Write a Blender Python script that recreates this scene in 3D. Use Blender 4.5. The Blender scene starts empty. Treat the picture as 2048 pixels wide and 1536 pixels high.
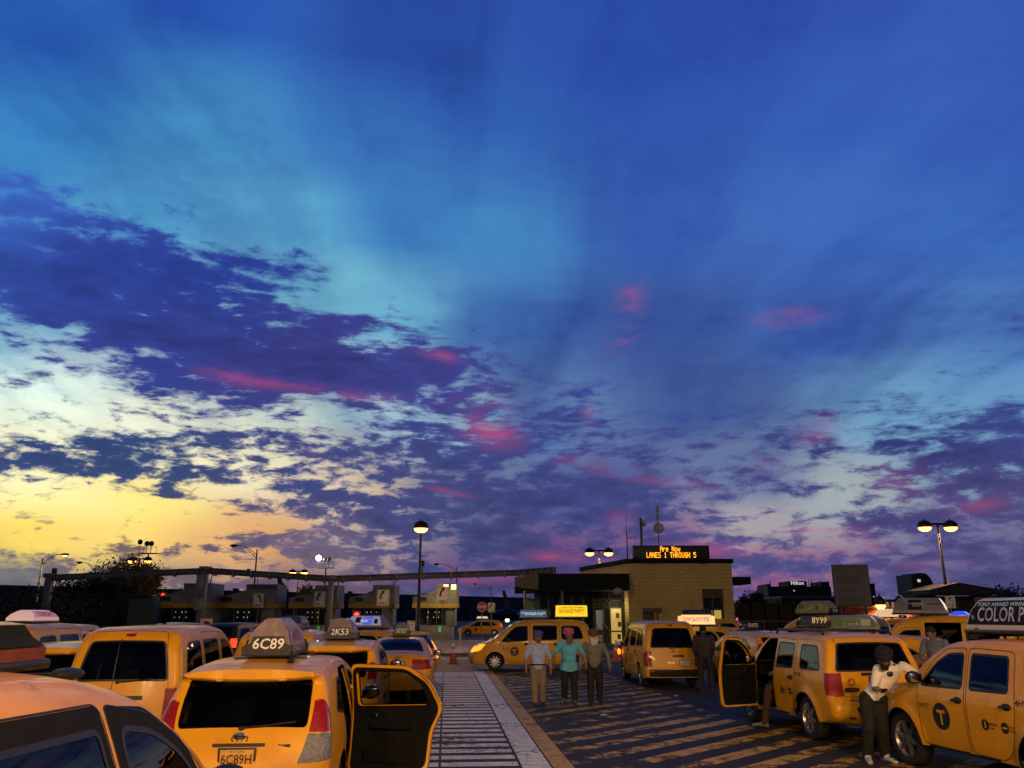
import bpy, bmesh, math, random
import numpy as np
from mathutils import Vector, Matrix, Euler
from mathutils.geometry import delaunay_2d_cdt, tessellate_polygon
R = math.radians
PI = math.pi
SC = bpy.context.scene
COL = SC.collection
FPX, CAMH, PITCH = 1650.0, 2.05, R(15.67)
CP, SP = math.cos(PITCH), math.sin(PITCH)

# ---------- where things stand: a photo measurement turned into a place in the world ----------
def ray(px, py):
    u, v = (px - 1024) / FPX, (768 - py) / FPX
    return Vector((u, CP - SP * v, SP + CP * v))
def at(px, py, Y):
    r = ray(px, py); return Vector((0, 0, CAMH)) + r * (Y / r.y)
def gnd(px, py, z=0.0):
    r = ray(px, py); return Vector((0, 0, CAMH)) + r * ((z - CAMH) / r.z)
def azel(px, py):
    r = ray(px, py).normalized()
    return math.degrees(math.atan2(r.x, r.y)), math.degrees(math.asin(r.z))

def lin(c):
    return tuple((x / 255 / 12.92) if x / 255 <= .04045 else ((x / 255 + .055) / 1.055) ** 2.4 for x in c)

# ---------- camera ----------
cd = bpy.data.cameras.new('camera'); cam = bpy.data.objects.new('camera', cd); COL.objects.link(cam)
cam.location = (0, 0, CAMH); cam.rotation_euler = (PI / 2 + PITCH, 0, 0)
cd.sensor_width = 36; cd.lens = FPX / 2048 * 36; cd.clip_end = 6000; cd.clip_start = .05
SC.camera = cam
SC.view_settings.view_transform = 'Standard'; SC.view_settings.look = 'None'
SC.view_settings.gamma = 1; SC.view_settings.exposure = 0; SC.view_settings.use_curve_mapping = False

# ---------- node helper ----------
class NT:
    def __init__(s, nt): s.t = nt; s.n = nt.nodes; s.l = nt.links
    def new(s, typ, **kw):
        n = s.n.new(typ)
        for k, v in kw.items(): setattr(n, k, v)
        return n
    def put(s, sock, v):
        if isinstance(v, bpy.types.NodeSocket): s.l.new(v, sock)
        elif v is not None:
            if sock.type == 'RGBA' and len(v) == 3: v = (*v, 1)
            sock.default_value = v
    def m(s, op, a, b=None, c=None, clamp=False):
        n = s.new('ShaderNodeMath', operation=op, use_clamp=clamp)
        s.put(n.inputs[0], a); s.put(n.inputs[1], b); s.put(n.inputs[2], c)
        return n.outputs[0]
    def v(s, op, a, b=None, out=0):
        n = s.new('ShaderNodeVectorMath', operation=op); s.put(n.inputs[0], a); s.put(n.inputs[1], b)
        return n.outputs[out]
    def mapr(s, x, a, b, c=0., d=1., typ='SMOOTHSTEP'):
        n = s.new('ShaderNodeMapRange', interpolation_type=typ)
        for i, q in enumerate((x, a, b, c, d)): s.put(n.inputs[i], q)
        return n.outputs[0]
    def mix(s, f, a, b, blend='MIX'):
        n = s.new('ShaderNodeMix', data_type='RGBA', blend_type=blend)
        s.put(n.inputs[0], f); s.put(n.inputs[6], a); s.put(n.inputs[7], b)
        return n.outputs[2]
    def fmix(s, f, a, b):
        n = s.new('ShaderNodeMix', data_type='FLOAT')
        s.put(n.inputs[0], f); s.put(n.inputs[2], a); s.put(n.inputs[3], b)
        return n.outputs[0]
    def noise(s, vec, scale, detail=4, rough=.55, dist=0., col=False, lac=2.):
        n = s.new('ShaderNodeTexNoise'); s.put(n.inputs['Vector'], vec)
        n.inputs['Scale'].default_value = scale; n.inputs['Detail'].default_value = detail
        n.inputs['Roughness'].default_value = rough; n.inputs['Distortion'].default_value = dist
        n.inputs['Lacunarity'].default_value = lac
        return n.outputs[1] if col else n.outputs[0]
    def xyz(s, x, y, z=0.):
        n = s.new('ShaderNodeCombineXYZ')
        for i, q in enumerate((x, y, z)): s.put(n.inputs[i], q)
        return n.outputs[0]
    def sep(s, v):
        n = s.new('ShaderNodeSeparateXYZ'); s.put(n.inputs[0], v); return n.outputs
    def ramp(s, f, stops, interp='LINEAR'):
        n = s.new('ShaderNodeValToRGB'); s.put(n.inputs[0], f); cr = n.color_ramp; cr.interpolation = interp
        c4 = lambda c: c if len(c) == 4 else (*c, 1)
        cr.elements[0].position = stops[0][0]; cr.elements[0].color = c4(stops[0][1])
        cr.elements[-1].position = stops[-1][0]; cr.elements[-1].color = c4(stops[-1][1])
        for p, c in stops[1:-1]: cr.elements.new(p).color = c4(c)
        return n
# ---------- the sky: dusk sky with cloud layers, laid out by azimuth and elevation ----------
BASE = [((50,50),(42,105,195)),((400,50),(38,90,185)),((800,50),(36,74,165)),((1200,50),(40,78,172)),((1600,50),(45,80,175)),((2000,50),(50,85,180)),
 ((100,250),(58,135,203)),((400,250),(72,150,205)),((700,250),(52,110,188)),((1000,250),(46,95,180)),((1300,250),(45,88,178)),((1700,250),(50,92,182)),((2000,300),(50,90,180)),
 ((0,360),(60,130,195)),((300,400),(82,160,210)),((550,450),(95,172,215)),((800,450),(60,125,195)),((1000,480),(65,130,195)),((1300,450),(52,92,178)),((1700,450),(58,102,188)),((2000,450),(58,105,190)),
 ((100,560),(90,150,200)),((600,560),(118,188,215)),((800,620),(100,165,205)),((1000,650),(58,100,172)),((1300,650),(50,80,156)),((1650,650),(58,96,176)),((2000,650),(75,120,190)),
 ((30,650),(150,206,226)),((100,780),(226,246,242)),((300,850),(232,235,218)),((500,830),(205,216,212)),((700,780),(160,190,205)),((850,850),(150,180,205)),((450,640),(150,200,215)),
 ((1100,850),(90,120,175)),((1400,800),(62,90,155)),((1800,830),(110,160,200)),((2000,800),(100,150,200)),
 ((50,930),(253,246,205)),((100,1000),(255,243,172)),((300,1030),(255,234,140)),((480,930),(240,230,200)),((650,1000),(225,205,180)),((750,1010),(200,180,165)),
 ((900,1000),(95,105,150)),((1200,1000),(75,90,150)),((1500,950),(100,120,165)),((1700,990),(160,172,182)),((1950,900),(118,158,188)),
 ((50,1070),(255,220,108)),((250,1075),(252,214,122)),((450,1080),(228,175,120)),((560,1070),(215,160,110)),((700,1070),(180,160,160)),((1000,1080),(88,88,142)),((1500,1050),(165,160,172)),((1350,1100),(140,90,140)),((1900,1080),(115,110,155)),
 ((20,1150),(105,112,125)),((300,1160),(150,130,125)),((600,1160),(125,105,125)),((900,1170),(105,78,130)),((1100,1130),(125,75,125)),((1550,1150),(150,95,135)),((1900,1140),(105,95,135)),((2030,1180),(80,85,125))]
CLD = [((60,400),(50,90,175)),((200,500),(40,64,150)),((420,540),(36,58,140)),((300,700),(46,60,138)),((600,740),(50,56,128)),((850,740),(55,62,135)),((100,870),(42,66,118)),((300,950),(46,68,116)),((600,950),(58,68,122)),((450,1060),(88,80,110)),
 ((800,1000),(62,68,122)),((1000,850),(52,64,128)),((1300,700),(45,70,150)),((1750,880),(44,56,118)),((1200,1000),(58,66,124)),((1800,1000),(68,66,122)),((1500,1080),(74,74,130)),((80,1110),(98,98,112)),((250,1110),(110,92,96)),((600,1110),(104,92,120)),
 ((900,1100),(60,66,118)),((1300,200),(38,68,158)),((300,100),(35,85,175)),((2000,750),(55,72,140)),((2000,1100),(72,72,124)),((1200,1150),(68,62,116)),((600,1180),(100,80,105))]
DENS = ["00000000000000000000","00000000000000000000","00000000000000000000","00000000000000000000","10000000000000000000",
 "42100000000000000000","66520000000000000000","87765200000000000000","88777600000000000000","78877605000000000002",
 "37887886520000000003","24689999872000000145","22344556665643233431","53445434556544444577","77765665766655555788",
 "22245565687777666667","11112467567776422656","65544566677666556667","76666667777777777777"]
PINK = [(1262,600,45,55,0,.42),(1255,680,55,40,0,.4),(1590,632,100,24,-8,.4),(975,830,70,50,10,.5),(985,868,75,34,8,.85),(650,782,230,16,6,.6),(460,752,80,22,12,.35),(880,712,50,14,12,.8),
 (1190,930,95,20,8,.7),(1340,965,120,14,6,.5),(1780,960,95,46,10,.45),(1640,860,60,36,-25,.4),(1720,1092,75,20,0,1.),(1640,1060,110,14,0,.5),(1105,1112,70,16,0,.8),(1010,1150,110,12,0,.6),(900,985,50,8,12,.7),(1560,1170,130,22,0,.75),
 (1400,1100,120,20,0,.7),(1240,1040,40,28,0,.5),(1960,1010,80,22,-8,.4),(1180,832,22,30,0,.4),(1480,890,40,10,10,.4),(920,1160,130,14,0,.55),(620,905,60,14,10,.12),(1850,1130,120,14,0,.3),(1550,930,60,20,0,.3)]

AST = [-52,-42]+[-36 + 3.0 * i for i in range(25)]+[42,52]
EST = [-3, 1, 2.4, 3.8, 5.2, 6.6, 8, 9.5, 11, 13, 15, 17, 19, 21, 23, 25, 27.5, 30, 33, 37, 41, 48, 60, 90]
def inv(A, E):                      # direction -> place in the measured picture of the sky
    a, e = R(A), R(E); d = Vector((math.sin(a) * math.cos(e), math.cos(a) * math.cos(e), math.sin(e)))
    f = d.y * CP + d.z * SP; up = -d.y * SP + d.z * CP
    f = max(f, .25)
    return 1024 + FPX * d.x / f, 768 - FPX * up / f
def idw(S, px, py, sx=1.0, sy=1.7):
    W = 0; acc = np.zeros(3)
    for (qx, qy), c in S:
        d2 = ((px - qx) * sx) ** 2 + ((py - qy) * sy) ** 2 + 500
        w = 1 / d2 ** 2.2; W += w; acc += w * np.array(lin(c))
    return tuple(acc / W)
def dens(px, py):
    fx = min(max((px - 51) / 102.4, 0), 18.999); fy = min(max((py - 32) / 64, 0), 17.999)
    i, j = int(fx), int(fy); a, b = fx - i, fy - j
    g = lambda jj, ii: int(DENS[jj][ii])
    return ((g(j, i) * (1 - a) + g(j, i + 1) * a) * (1 - b) + (g(j + 1, i) * (1 - a) + g(j + 1, i + 1) * a) * b) / 9
def clampp(p): return min(max(p[0], -60), 2108), min(max(p[1], -40), 1210)

world = bpy.data.worlds.new("World"); world.use_nodes = True
W = NT(world.node_tree); W.n.clear()
tc = W.new('ShaderNodeTexCoord'); d = W.v('NORMALIZE', tc.outputs['Generated'])
dx, dy, dz = W.sep(d)
A = W.m('MULTIPLY', W.m('ARCTAN2', dx, dy), 180 / PI)
E = W.m('MULTIPLY', W.m('ARCSINE', dz), 180 / PI)
Ef = W.mapr(E, -3, 90, 0, 1, 'LINEAR')
den = W.m('ADD', W.m('MAXIMUM', dz, 0.0), .045)
P = W.xyz(W.m('DIVIDE', dx, den), W.m('DIVIDE', dy, den), 0.)
def field(fn):
    prev = None
    for i, a in enumerate(AST):
        st = [((e + 3) / 93, fn(a, e)) for e in EST]
        n = W.ramp(Ef, st, 'LINEAR')
        if prev is None: prev = (n.outputs[0], n.outputs[1])
        else:
            f = W.mapr(A, AST[i - 1], a, 0, 1, 'LINEAR')
            prev = (W.mix(f, prev[0], n.outputs[0]), W.fmix(f, prev[1], n.outputs[1]))
    return prev
def f1(a, e): p = clampp(inv(a, e)); return (*idw(BASE, *p), 1)
def f2(a, e): p = clampp(inv(a, e)); return (*idw(CLD, *p), dens(*p))
base, _ = field(f1)
cld, dn = field(f2)
# soft streaks of high cloud, parallel bands that run away from the viewer
Pw = W.v('ADD', P, W.v('MULTIPLY', W.noise(P, .5, 3, col=True), (.75, .9, 0)))
mp = W.new('ShaderNodeMapping', vector_type='POINT'); W.put(mp.inputs[0], Pw); mp.inputs['Rotation'].default_value = (0, 0, R(6)); mp.inputs['Scale'].default_value = (1.7, .15, 1)
st1 = W.noise(mp.outputs[0], 1.25, 5, .52)
st2 = W.noise(Pw, .8, 6, .6)
st = W.m('ADD', W.m('ADD', W.m('MULTIPLY', st1, .55), W.m('MULTIPLY', st2, .30)), W.m('MULTIPLY', W.noise(P, 5.5, 5, .65), .15))
hi = W.mapr(E, 6, 16)
dark = W.m('MULTIPLY', W.mapr(st, .46, .60), W.m('MULTIPLY', hi, .85))
col = W.mix(dark, base, W.v('MULTIPLY', base, (.50, .54, .72)))
lite = W.m('MULTIPLY', W.mapr(st, .49, .36), W.m('MULTIPLY', hi, .6))
col = W.mix(lite, col, W.v('MULTIPLY', base, (1.45, 1.35, 1.14)))
# the dark lower clouds, broken up by warped noise
warp = W.v('MULTIPLY', W.v('SUBTRACT', W.noise(P, 1.1, 4, col=True), (.5, .5, .5)), (.55, .55, 0))
mq = W.new('ShaderNodeMapping', vector_type='POINT'); W.put(mq.inputs[0], W.v('ADD', P, warp)); mq.inputs['Rotation'].default_value = (0, 0, R(-20)); mq.inputs['Scale'].default_value = (1., 1.25, 1)
n1 = W.noise(mq.outputs[0], 2.3, 9, .6)
n2 = W.noise(mq.outputs[0], 7.5, 6, .62)
# towards the horizon the flat layer gets too fine: use streaks laid along the horizon there
S3 = W.xyz(W.m('MULTIPLY', A, .085), W.m('MULTIPLY', E, .42), 3.)
n3 = W.noise(W.v('ADD', S3, W.v('MULTIPLY', W.noise(S3, 1.3, 3, col=True), (.5, .9, 0))), 1.25, 8, .6)
S4 = W.xyz(W.m('MULTIPLY', A, .26), W.m('MULTIPLY', E, .62), 7.)
n4 = W.noise(W.v('ADD', S4, W.v('MULTIPLY', W.noise(S4, 1.3, 3, col=True), (.5, .5, 0))), 1.7, 9, .63)
nA = W.m('ADD', W.m('MULTIPLY', n1, .55), W.m('MULTIPLY', n2, .45))
nB = W.m('ADD', W.m('MULTIPLY', n4, .6), W.m('MULTIPLY', n3, .4))
nn = W.fmix(W.mapr(E, 5, 16), nB, W.m('ADD', W.m('MULTIPLY', nA, .55), W.m('MULTIPLY', nB, .45)))
sig = W.m('ADD', W.m('MULTIPLY_ADD', nn, 2.7, -.85), W.m('MULTIPLY', W.m('SUBTRACT', dn, .5), .62))
M = W.mapr(sig, .39, W.fmix(W.mapr(A, -5, 12), .62, .70))
M = W.m('MULTIPLY', M, W.mapr(dn, .02, .2))
core = W.mapr(sig, .5, 1.05, 1.35, .74, 'LINEAR')
cc = W.v('MULTIPLY', cld, W.xyz(core, core, core))
# bright thin rim between cloud and sky
col = W.mix(M, col, cc)
# rose light on the undersides of clouds
pk = None
for (px, py, rx, ry, an, amp) in PINK:
    a0, e0 = azel(px, py); ca, sa = math.cos(R(an)), math.sin(R(an))
    a1, e1 = azel(px + rx * ca, py + rx * sa); a2, e2 = azel(px - ry * sa, py + ry * ca)
    n = W.new('ShaderNodeMapping', vector_type='TEXTURE'); W.put(n.inputs[0], W.xyz(A, E, 0.))
    n.inputs['Location'].default_value = (a0, e0, 0); n.inputs['Rotation'].default_value = (0, 0, math.atan2(e1 - e0, a1 - a0))
    n.inputs['Scale'].default_value = (math.hypot(a1 - a0, e1 - e0) * 1.5, math.hypot(a2 - a0, e2 - e0) * 1.5, 1)
    g = W.new('ShaderNodeTexGradient', gradient_type='QUADRATIC_SPHERE'); W.put(g.inputs[0], n.outputs[0])
    pk = W.m('MULTIPLY', g.outputs[1], amp * 2.0) if pk is None else W.m('MULTIPLY_ADD', g.outputs[1], amp * 2.0, pk)
pn = W.mapr(W.m('ADD', W.m('MULTIPLY', n4, .5), W.m('MULTIPLY', n3, .5)), .38, .64)
pm = W.m('MULTIPLY', pk, W.m('MULTIPLY_ADD', pn, 1.05, -.02), clamp=True)
pm = W.m('MULTIPLY', pm, .62)
col = W.mix(pm, col, lin((186, 84, 134)))
# below the horizon: dark earth light
col = W.mix(W.mapr(E, -1.5, -.2), lin((40, 38, 42)), col)
# unseen sky overhead and behind the viewer (east), dimmed to grey for less ambient
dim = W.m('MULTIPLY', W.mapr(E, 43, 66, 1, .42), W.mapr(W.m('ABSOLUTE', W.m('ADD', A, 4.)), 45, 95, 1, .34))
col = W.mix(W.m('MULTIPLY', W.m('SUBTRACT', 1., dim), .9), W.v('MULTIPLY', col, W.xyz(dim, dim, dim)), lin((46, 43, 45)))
# faint clear-air glow from the sky model, sun just set in the west
sky = W.new('ShaderNodeTexSky', sky_type='NISHITA', sun_disc=False); sky.sun_elevation = R(1.0); sky.sun_rotation = R(-38); sky.altitude = 10
col = W.mix(1., col, W.v('MULTIPLY', sky.outputs[0], (.0008, .0008, .0008)), 'ADD')
gm = W.new('ShaderNodeGamma'); gm.inputs[1].default_value = 1.05; W.put(gm.inputs[0], col); col = W.v('ADD', W.v('MULTIPLY', gm.outputs[0], (1.06, 1.06, .98)), (.006, .004, .0))
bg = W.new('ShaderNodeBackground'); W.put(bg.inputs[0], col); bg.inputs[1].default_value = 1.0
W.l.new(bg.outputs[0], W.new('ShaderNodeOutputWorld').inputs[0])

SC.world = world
# ---------- mesh building ----------
def rotM(a, axis='Z'): return Matrix.Rotation(a, 4, axis)
class MB:
    def __init__(s): s.v, s.f, s.m = [], [], []
    def add(s, vs, fs, mat=0, M=None):
        o = len(s.v)
        s.v += [tuple(M @ Vector(v)) if M else tuple(v) for v in vs]
        s.f += [tuple(o + i for i in f) for f in fs]; s.m += [mat] * len(fs)
        return s
    def box(s, c, d, mat=0, M=None, bev=0.0, top=1.0):
        x, y, z = d[0] / 2, d[1] / 2, d[2] / 2
        if bev <= 0:
            vs = [(c[0] + a * x * (top if e > 0 else 1), c[1] + b * y * (top if e > 0 else 1), c[2] + e * z) for e in (-1, 1) for a, b in ((-1, -1), (1, -1), (1, 1), (-1, 1))]
            return s.add(vs, [(3, 2, 1, 0), (4, 5, 6, 7), (0, 1, 5, 4), (1, 2, 6, 5), (2, 3, 7, 6), (3, 0, 4, 7)], mat, M)
        b = min(bev, x * .99, y * .99, z * .99)
        bm = bmesh.new(); bmesh.ops.create_cube(bm, size=1)
        for v in bm.verts:
            k = top if v.co.z > 0 else 1
            v.co = Vector((c[0] + v.co.x * 2 * x * k, c[1] + v.co.y * 2 * y * k, c[2] + v.co.z * 2 * z))
        bmesh.ops.bevel(bm, geom=bm.edges[:], offset=b, segments=2, profile=.5, affect='EDGES')
        bm.verts.index_update()
        s.add([v.co[:] for v in bm.verts], [[v.index for v in f.verts] for f in bm.faces], mat, M); bm.free()
        return s
    def cyl(s, p0, p1, r0, r1=None, n=10, mat=0, caps=True, M=None):
        return s.tube([p0, p1], [r0, r0 if r1 is None else r1], n, mat, caps, M)
    def tube(s, pts, rs, n=8, mat=0, caps=True, M=None, ell=None):
        pts = [Vector(p) for p in pts]
        if not hasattr(rs, '__len__'): rs = [rs] * len(pts)
        vs, fs = [], []; up = None
        for i, p in enumerate(pts):
            t = (pts[min(i + 1, len(pts) - 1)] - pts[max(i - 1, 0)]).normalized()
            if up is None:
                up = Vector((0, 0, 1)) if abs(t.z) < .9 else Vector((0, 1, 0))
            a = t.cross(up).normalized(); b = a.cross(t).normalized(); up = b
            r = rs[i]; ra, rb = r if hasattr(r, '__len__') else (r, r)
            for k in range(n):
                an = 2 * PI * k / n
                vs.append(p + a * (math.cos(an) * ra) + b * (math.sin(an) * rb))
        for i in range(len(pts) - 1):
            for k in range(n):
                a0, a1 = i * n + k, i * n + (k + 1) % n
                fs.append((a0, a1, a1 + n, a0 + n))
        if caps: fs += [tuple(range(n))[::-1], tuple((len(pts) - 1) * n + k for k in range(n))]
        return s.add(vs, fs, mat, M)
    def lathe(s, prof, n=24, mat=0, M=None):          # prof: (r, z) around Z
        vs, fs = [], []
        for r, z in prof:
            for k in range(n): a = 2 * PI * k / n; vs.append((r * math.cos(a), r * math.sin(a), z))
        for i in range(len(prof) - 1):
            for k in range(n):
                a0, a1 = i * n + k, i * n + (k + 1) % n
                fs.append((a0, a1, a1 + n, a0 + n))
        return s.add(vs, fs, mat, M)
    def ball(s, c, r, nu=14, nv=9, mat=0, M=None):
        r = r if hasattr(r, '__len__') else (r, r, r)
        vs, fs = [], []
        for j in range(nv + 1):
            t = PI * j / nv
            for k in range(nu):
                a = 2 * PI * k / nu
                vs.append((c[0] + r[0] * math.sin(t) * math.cos(a), c[1] + r[1] * math.sin(t) * math.sin(a), c[2] + r[2] * math.cos(t)))
        for j in range(nv):
            for k in range(nu):
                a0, a1 = j * nu + k, j * nu + (k + 1) % nu
                fs.append((a0, a0 + nu, a1 + nu, a1))
        return s.add(vs, fs, mat, M)
    def prism(s, poly, y0, y1, mat=0, M=None):        # poly in (x,z), extruded along y
        n = len(poly)
        vs = [(p[0], y0, p[1]) for p in poly] + [(p[0], y1, p[1]) for p in poly]
        fs = [(k, (k + 1) % n, n + (k + 1) % n, n + k) for k in range(n)]
        tris = tessellate_polygon([[Vector((p[0], p[1], 0)) for p in poly]])
        fs += [tuple(t) for t in tris] + [tuple(n + i for i in t[::-1]) for t in tris]
        return s.add(vs, fs, mat, M)
    def text(s, txt, size, M, mat=0, sx=1.0, bold=0.0, maxw=None, shear=0):
        vs, fs = text_geo(txt, bold, shear)
        if not vs: return s
        if maxw:
            w = (max(v[0] for v in vs) - min(v[0] for v in vs)) * size * sx
            if w > maxw: sx *= maxw / w
        return s.add([(v[0] * size * sx, v[1] * size, 0) for v in vs], fs, mat, M)
    def build(s, name, mats, parent=None, loc=None, rot=None, sharp=35, flip=False, merge=0):
        me = bpy.data.meshes.new(name); me.from_pydata(s.v, [], s.f)
        mats = mats if isinstance(mats, (list, tuple)) else [mats]
        for m in mats: me.materials.append(m)
        me.polygons.foreach_set('material_index', [min(i, len(mats) - 1) for i in s.m])
        bm = bmesh.new(); bm.from_mesh(me)
        if merge: bmesh.ops.remove_doubles(bm, verts=bm.verts[:], dist=merge)
        if not flip: bmesh.ops.recalc_face_normals(bm, faces=bm.faces[:])
        bm.to_mesh(me); bm.free()
        finish(me, sharp)
        o = bpy.data.objects.new(name, me); COL.objects.link(o)
        if parent: o.parent = parent
        if loc is not None: o.location = loc
        if rot is not None: o.rotation_euler = rot if hasattr(rot, '__len__') else (0, 0, rot)
        return o
def finish(me, sharp=35):
    me.polygons.foreach_set('use_smooth', [True] * len(me.polygons))
    me.set_sharp_from_angle(angle=R(sharp)); me.update()
_txt = {}
def text_geo(t, bold=0.0, shear=0):
    k = (t, bold, shear)
    if k not in _txt:
        cu = bpy.data.curves.new('lettering', 'FONT'); cu.body = t; cu.align_x = 'CENTER'; cu.align_y = 'CENTER'; cu.size = 1.0; cu.resolution_u = 2
        cu.offset = bold; cu.shear = shear
        ob = bpy.data.objects.new('lettering', cu); COL.objects.link(ob)
        dg = bpy.context.evaluated_depsgraph_get(); ev = ob.evaluated_get(dg); me = ev.to_mesh()
        _txt[k] = ([(v.co.x, v.co.y) for v in me.vertices], [tuple(p.vertices) for p in me.polygons])
        ev.to_mesh_clear(); bpy.data.objects.remove(ob); bpy.data.curves.remove(cu)
    return _txt[k]
def face_M(c, right, up):                              # text plane at c, reading along 'right'
    r = Vector(right).normalized(); u = Vector(up).normalized(); n = r.cross(u)
    M = Matrix((r, u, n)).transposed().to_4x4(); M.translation = Vector(c); return M

def tag(o, label=None, cat=None, group=None, kind=None):
    if label: o['label'] = label
    if cat: o['category'] = cat
    if group: o['group'] = group
    if kind: o['kind'] = kind
    return o
def empty(name, loc, rz=0):
    o = bpy.data.objects.new(name, None); COL.objects.link(o); o.location = loc; o.rotation_euler = (0, 0, rz); o.empty_display_size = .2
    return o
def copy_tree(o, parent=None):
    c = o.copy(); COL.objects.link(c)
    if parent: c.parent = parent
    for ch in [x for x in o.children]: copy_tree(ch, c)
    return c

# ---------- materials ----------
MT = {}
def mat(name, col, rough=.6, metal=0., var=.0, vscale=8., bump=0., bscale=60., coat=0., spec=.5, emit=None, estr=0., dirt=None, dscale=3., damt=.5):
    if name in MT: return MT[name]
    m = bpy.data.materials.new(name); m.use_nodes = True; T = NT(m.node_tree); T.n.clear()
    b = T.new('ShaderNodeBsdfPrincipled'); T.l.new(b.outputs[0], T.new('ShaderNodeOutputMaterial').inputs[0])
    c = lin(col) if max(col) > 1.5 else col
    b.inputs['Roughness'].default_value = rough; b.inputs['Metallic'].default_value = metal
    b.inputs['Coat Weight'].default_value = coat; b.inputs['Coat Roughness'].default_value = .04
    b.inputs['Specular IOR Level'].default_value = spec
    co = T.new('ShaderNodeTexCoord').outputs['Object'] if (var or bump or dirt) else None
    cs = None
    if var:
        n = T.noise(co, vscale, 5, .6)
        cs = T.mix(T.mapr(n, .3, .7), tuple(x * (1 - var) for x in c), tuple(min(1, x * (1 + var)) for x in c))
        T.put(b.inputs['Roughness'], T.mapr(n, .3, .7, max(.02, rough * .8), min(1, rough * 1.2), 'LINEAR'))
    if dirt:
        n2 = T.noise(co, dscale, 7, .68)
        cs = T.mix(T.m('MULTIPLY', T.mapr(n2, .48, .66), damt), cs if cs is not None else c, lin(dirt))
    T.put(b.inputs['Base Color'], cs if cs is not None else c)
    if bump:
        bn = T.new('ShaderNodeBump'); bn.inputs['Strength'].default_value = bump; bn.inputs['Distance'].default_value = .02
        T.put(bn.inputs['Height'], T.noise(co, bscale, 4, .6)); T.l.new(bn.outputs[0], b.inputs['Normal'])
    if emit:
        T.put(b.inputs['Emission Color'], lin(emit) if max(emit) > 1.5 else emit); b.inputs['Emission Strength'].default_value = estr
    MT[name] = m; return m
paint = mat('taxi_paint', (.76, .35, .006), .38, 0, .06, 2.5, 0, 60, .42, .35, dirt=(150, 85, 14), dscale=1.6, damt=.25)
black = mat('black_trim', (.012, .012, .013), .5, 0, .2, 20, .05, 200)
satin = mat('satin_black', (.010, .010, .011), .8, 0, .2, 14, 0, 1, 0, .18)
rubber = mat('tyre_rubber', (.015, .015, .016), .85, 0, .2, 12, .2, 60)
alloy = mat('rim_alloy', (.55, .56, .58), .25, .9, .1, 10)
chrome = mat('chrome', (.75, .76, .78), .12, 1.)
dglass = mat('dark_glass', (.006, .008, .010), .035, 0, 0, 1, 0, 1, .3, .6)
trim_in = mat('cabin_lining', (.008, .008, .009), .95, 0, .2, 14, .2, 120, 0, .08)
seatm = mat('seat_vinyl', (.05, .05, .055), .55, 0, .15, 8, .1, 60)
redl = mat('tail_lens', (.28, .008, .010), .12, 0, .25, 40, .3, 120, .5, .6)
redlit = mat('tail_lens_lit', (.5, .02, .01), .2, emit=(255, 50, 14), estr=3.0)
whitel = mat('clear_lens', (.35, .35, .36), .15, .6, .4, 50, .5, 90, .6, .6)
amberlit = mat('amber_lens_lit', (.6, .2, .02), .2, emit=(255, 130, 20), estr=2.6)
white = mat('white_lettering', (.8, .8, .8), .5)
def glass_mat():
    m = bpy.data.materials.new('window_glass'); m.use_nodes = True; T = NT(m.node_tree); T.n.clear()
    g = T.new('ShaderNodeBsdfGlossy'); g.inputs['Roughness'].default_value = .02; g.inputs[0].default_value = (.62, .64, .66, 1)
    t = T.new('ShaderNodeBsdfTransparent'); t.inputs[0].default_value = (.22, .25, .25, 1)
    f = T.new('ShaderNodeFresnel'); f.inputs[0].default_value = 1.55
    mx = T.new('ShaderNodeMixShader'); T.l.new(f.outputs[0], mx.inputs[0]); T.l.new(t.outputs[0], mx.inputs[1]); T.l.new(g.outputs[0], mx.inputs[2])
    T.l.new(mx.outputs[0], T.new('ShaderNodeOutputMaterial').inputs[0]); MT['window_glass'] = m; return m
glass = glass_mat()
# ---------- vehicles: a shell made of a side chart and an over-the-top chart ----------
def catmull(P, step=.05):
    P = [np.array(p, float) for p in P]; out = []
    for i in range(len(P) - 1):
        a, b = P[i], P[i + 1]; a0 = P[i - 1] if i else a * 2 - b; b1 = P[i + 2] if i + 2 < len(P) else b * 2 - a
        L = np.linalg.norm((b - a)[:2]); n = max(1, int(round(L / step)))
        # centripetal-like tangents limited by the segment length
        def tang(p, q, r):
            d1, d2 = np.linalg.norm((q - p)[:2]) + 1e-6, np.linalg.norm((r - q)[:2]) + 1e-6
            return ((q - p) / d1 * d2 + (r - q) / d2 * d1) / (d1 + d2)
        t0, t1 = tang(a0, a, b) * L, tang(a, b, b1) * L
        for k in range(n):
            t = k / n; h = t * t * (3 - 2 * t)
            out.append(a * (2 * t ** 3 - 3 * t * t + 1) + t0 * (t ** 3 - 2 * t * t + t) + b * h + t1 * (t ** 3 - t * t))
    out.append(P[-1]); return np.array(out)
def rpoly(P, r=.05, step=.05, n=4):                   # polygon with rounded corners, sampled
    P = [Vector(p) for p in P]; out = []
    for i in range(len(P)):
        a, b, c = P[i - 1], P[i], P[(i + 1) % len(P)]
        d1, d2 = (a - b), (c - b); q = min(r, d1.length * .45, d2.length * .45)
        p0, p1 = b + d1.normalized() * q, b + d2.normalized() * q
        for k in range(n + 1):
            t = k / n; out.append(p0 * (1 - t) ** 2 + b * 2 * t * (1 - t) + p1 * t * t)
    res = []
    for i in range(len(out)):
        a, b = out[i], out[(i + 1) % len(out)]; L = (b - a).length
        if L < 1e-5: continue
        m = max(1, int(L / step))
        res += [tuple(a.lerp(b, k / m)) for k in range(m)]
    return res
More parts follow.
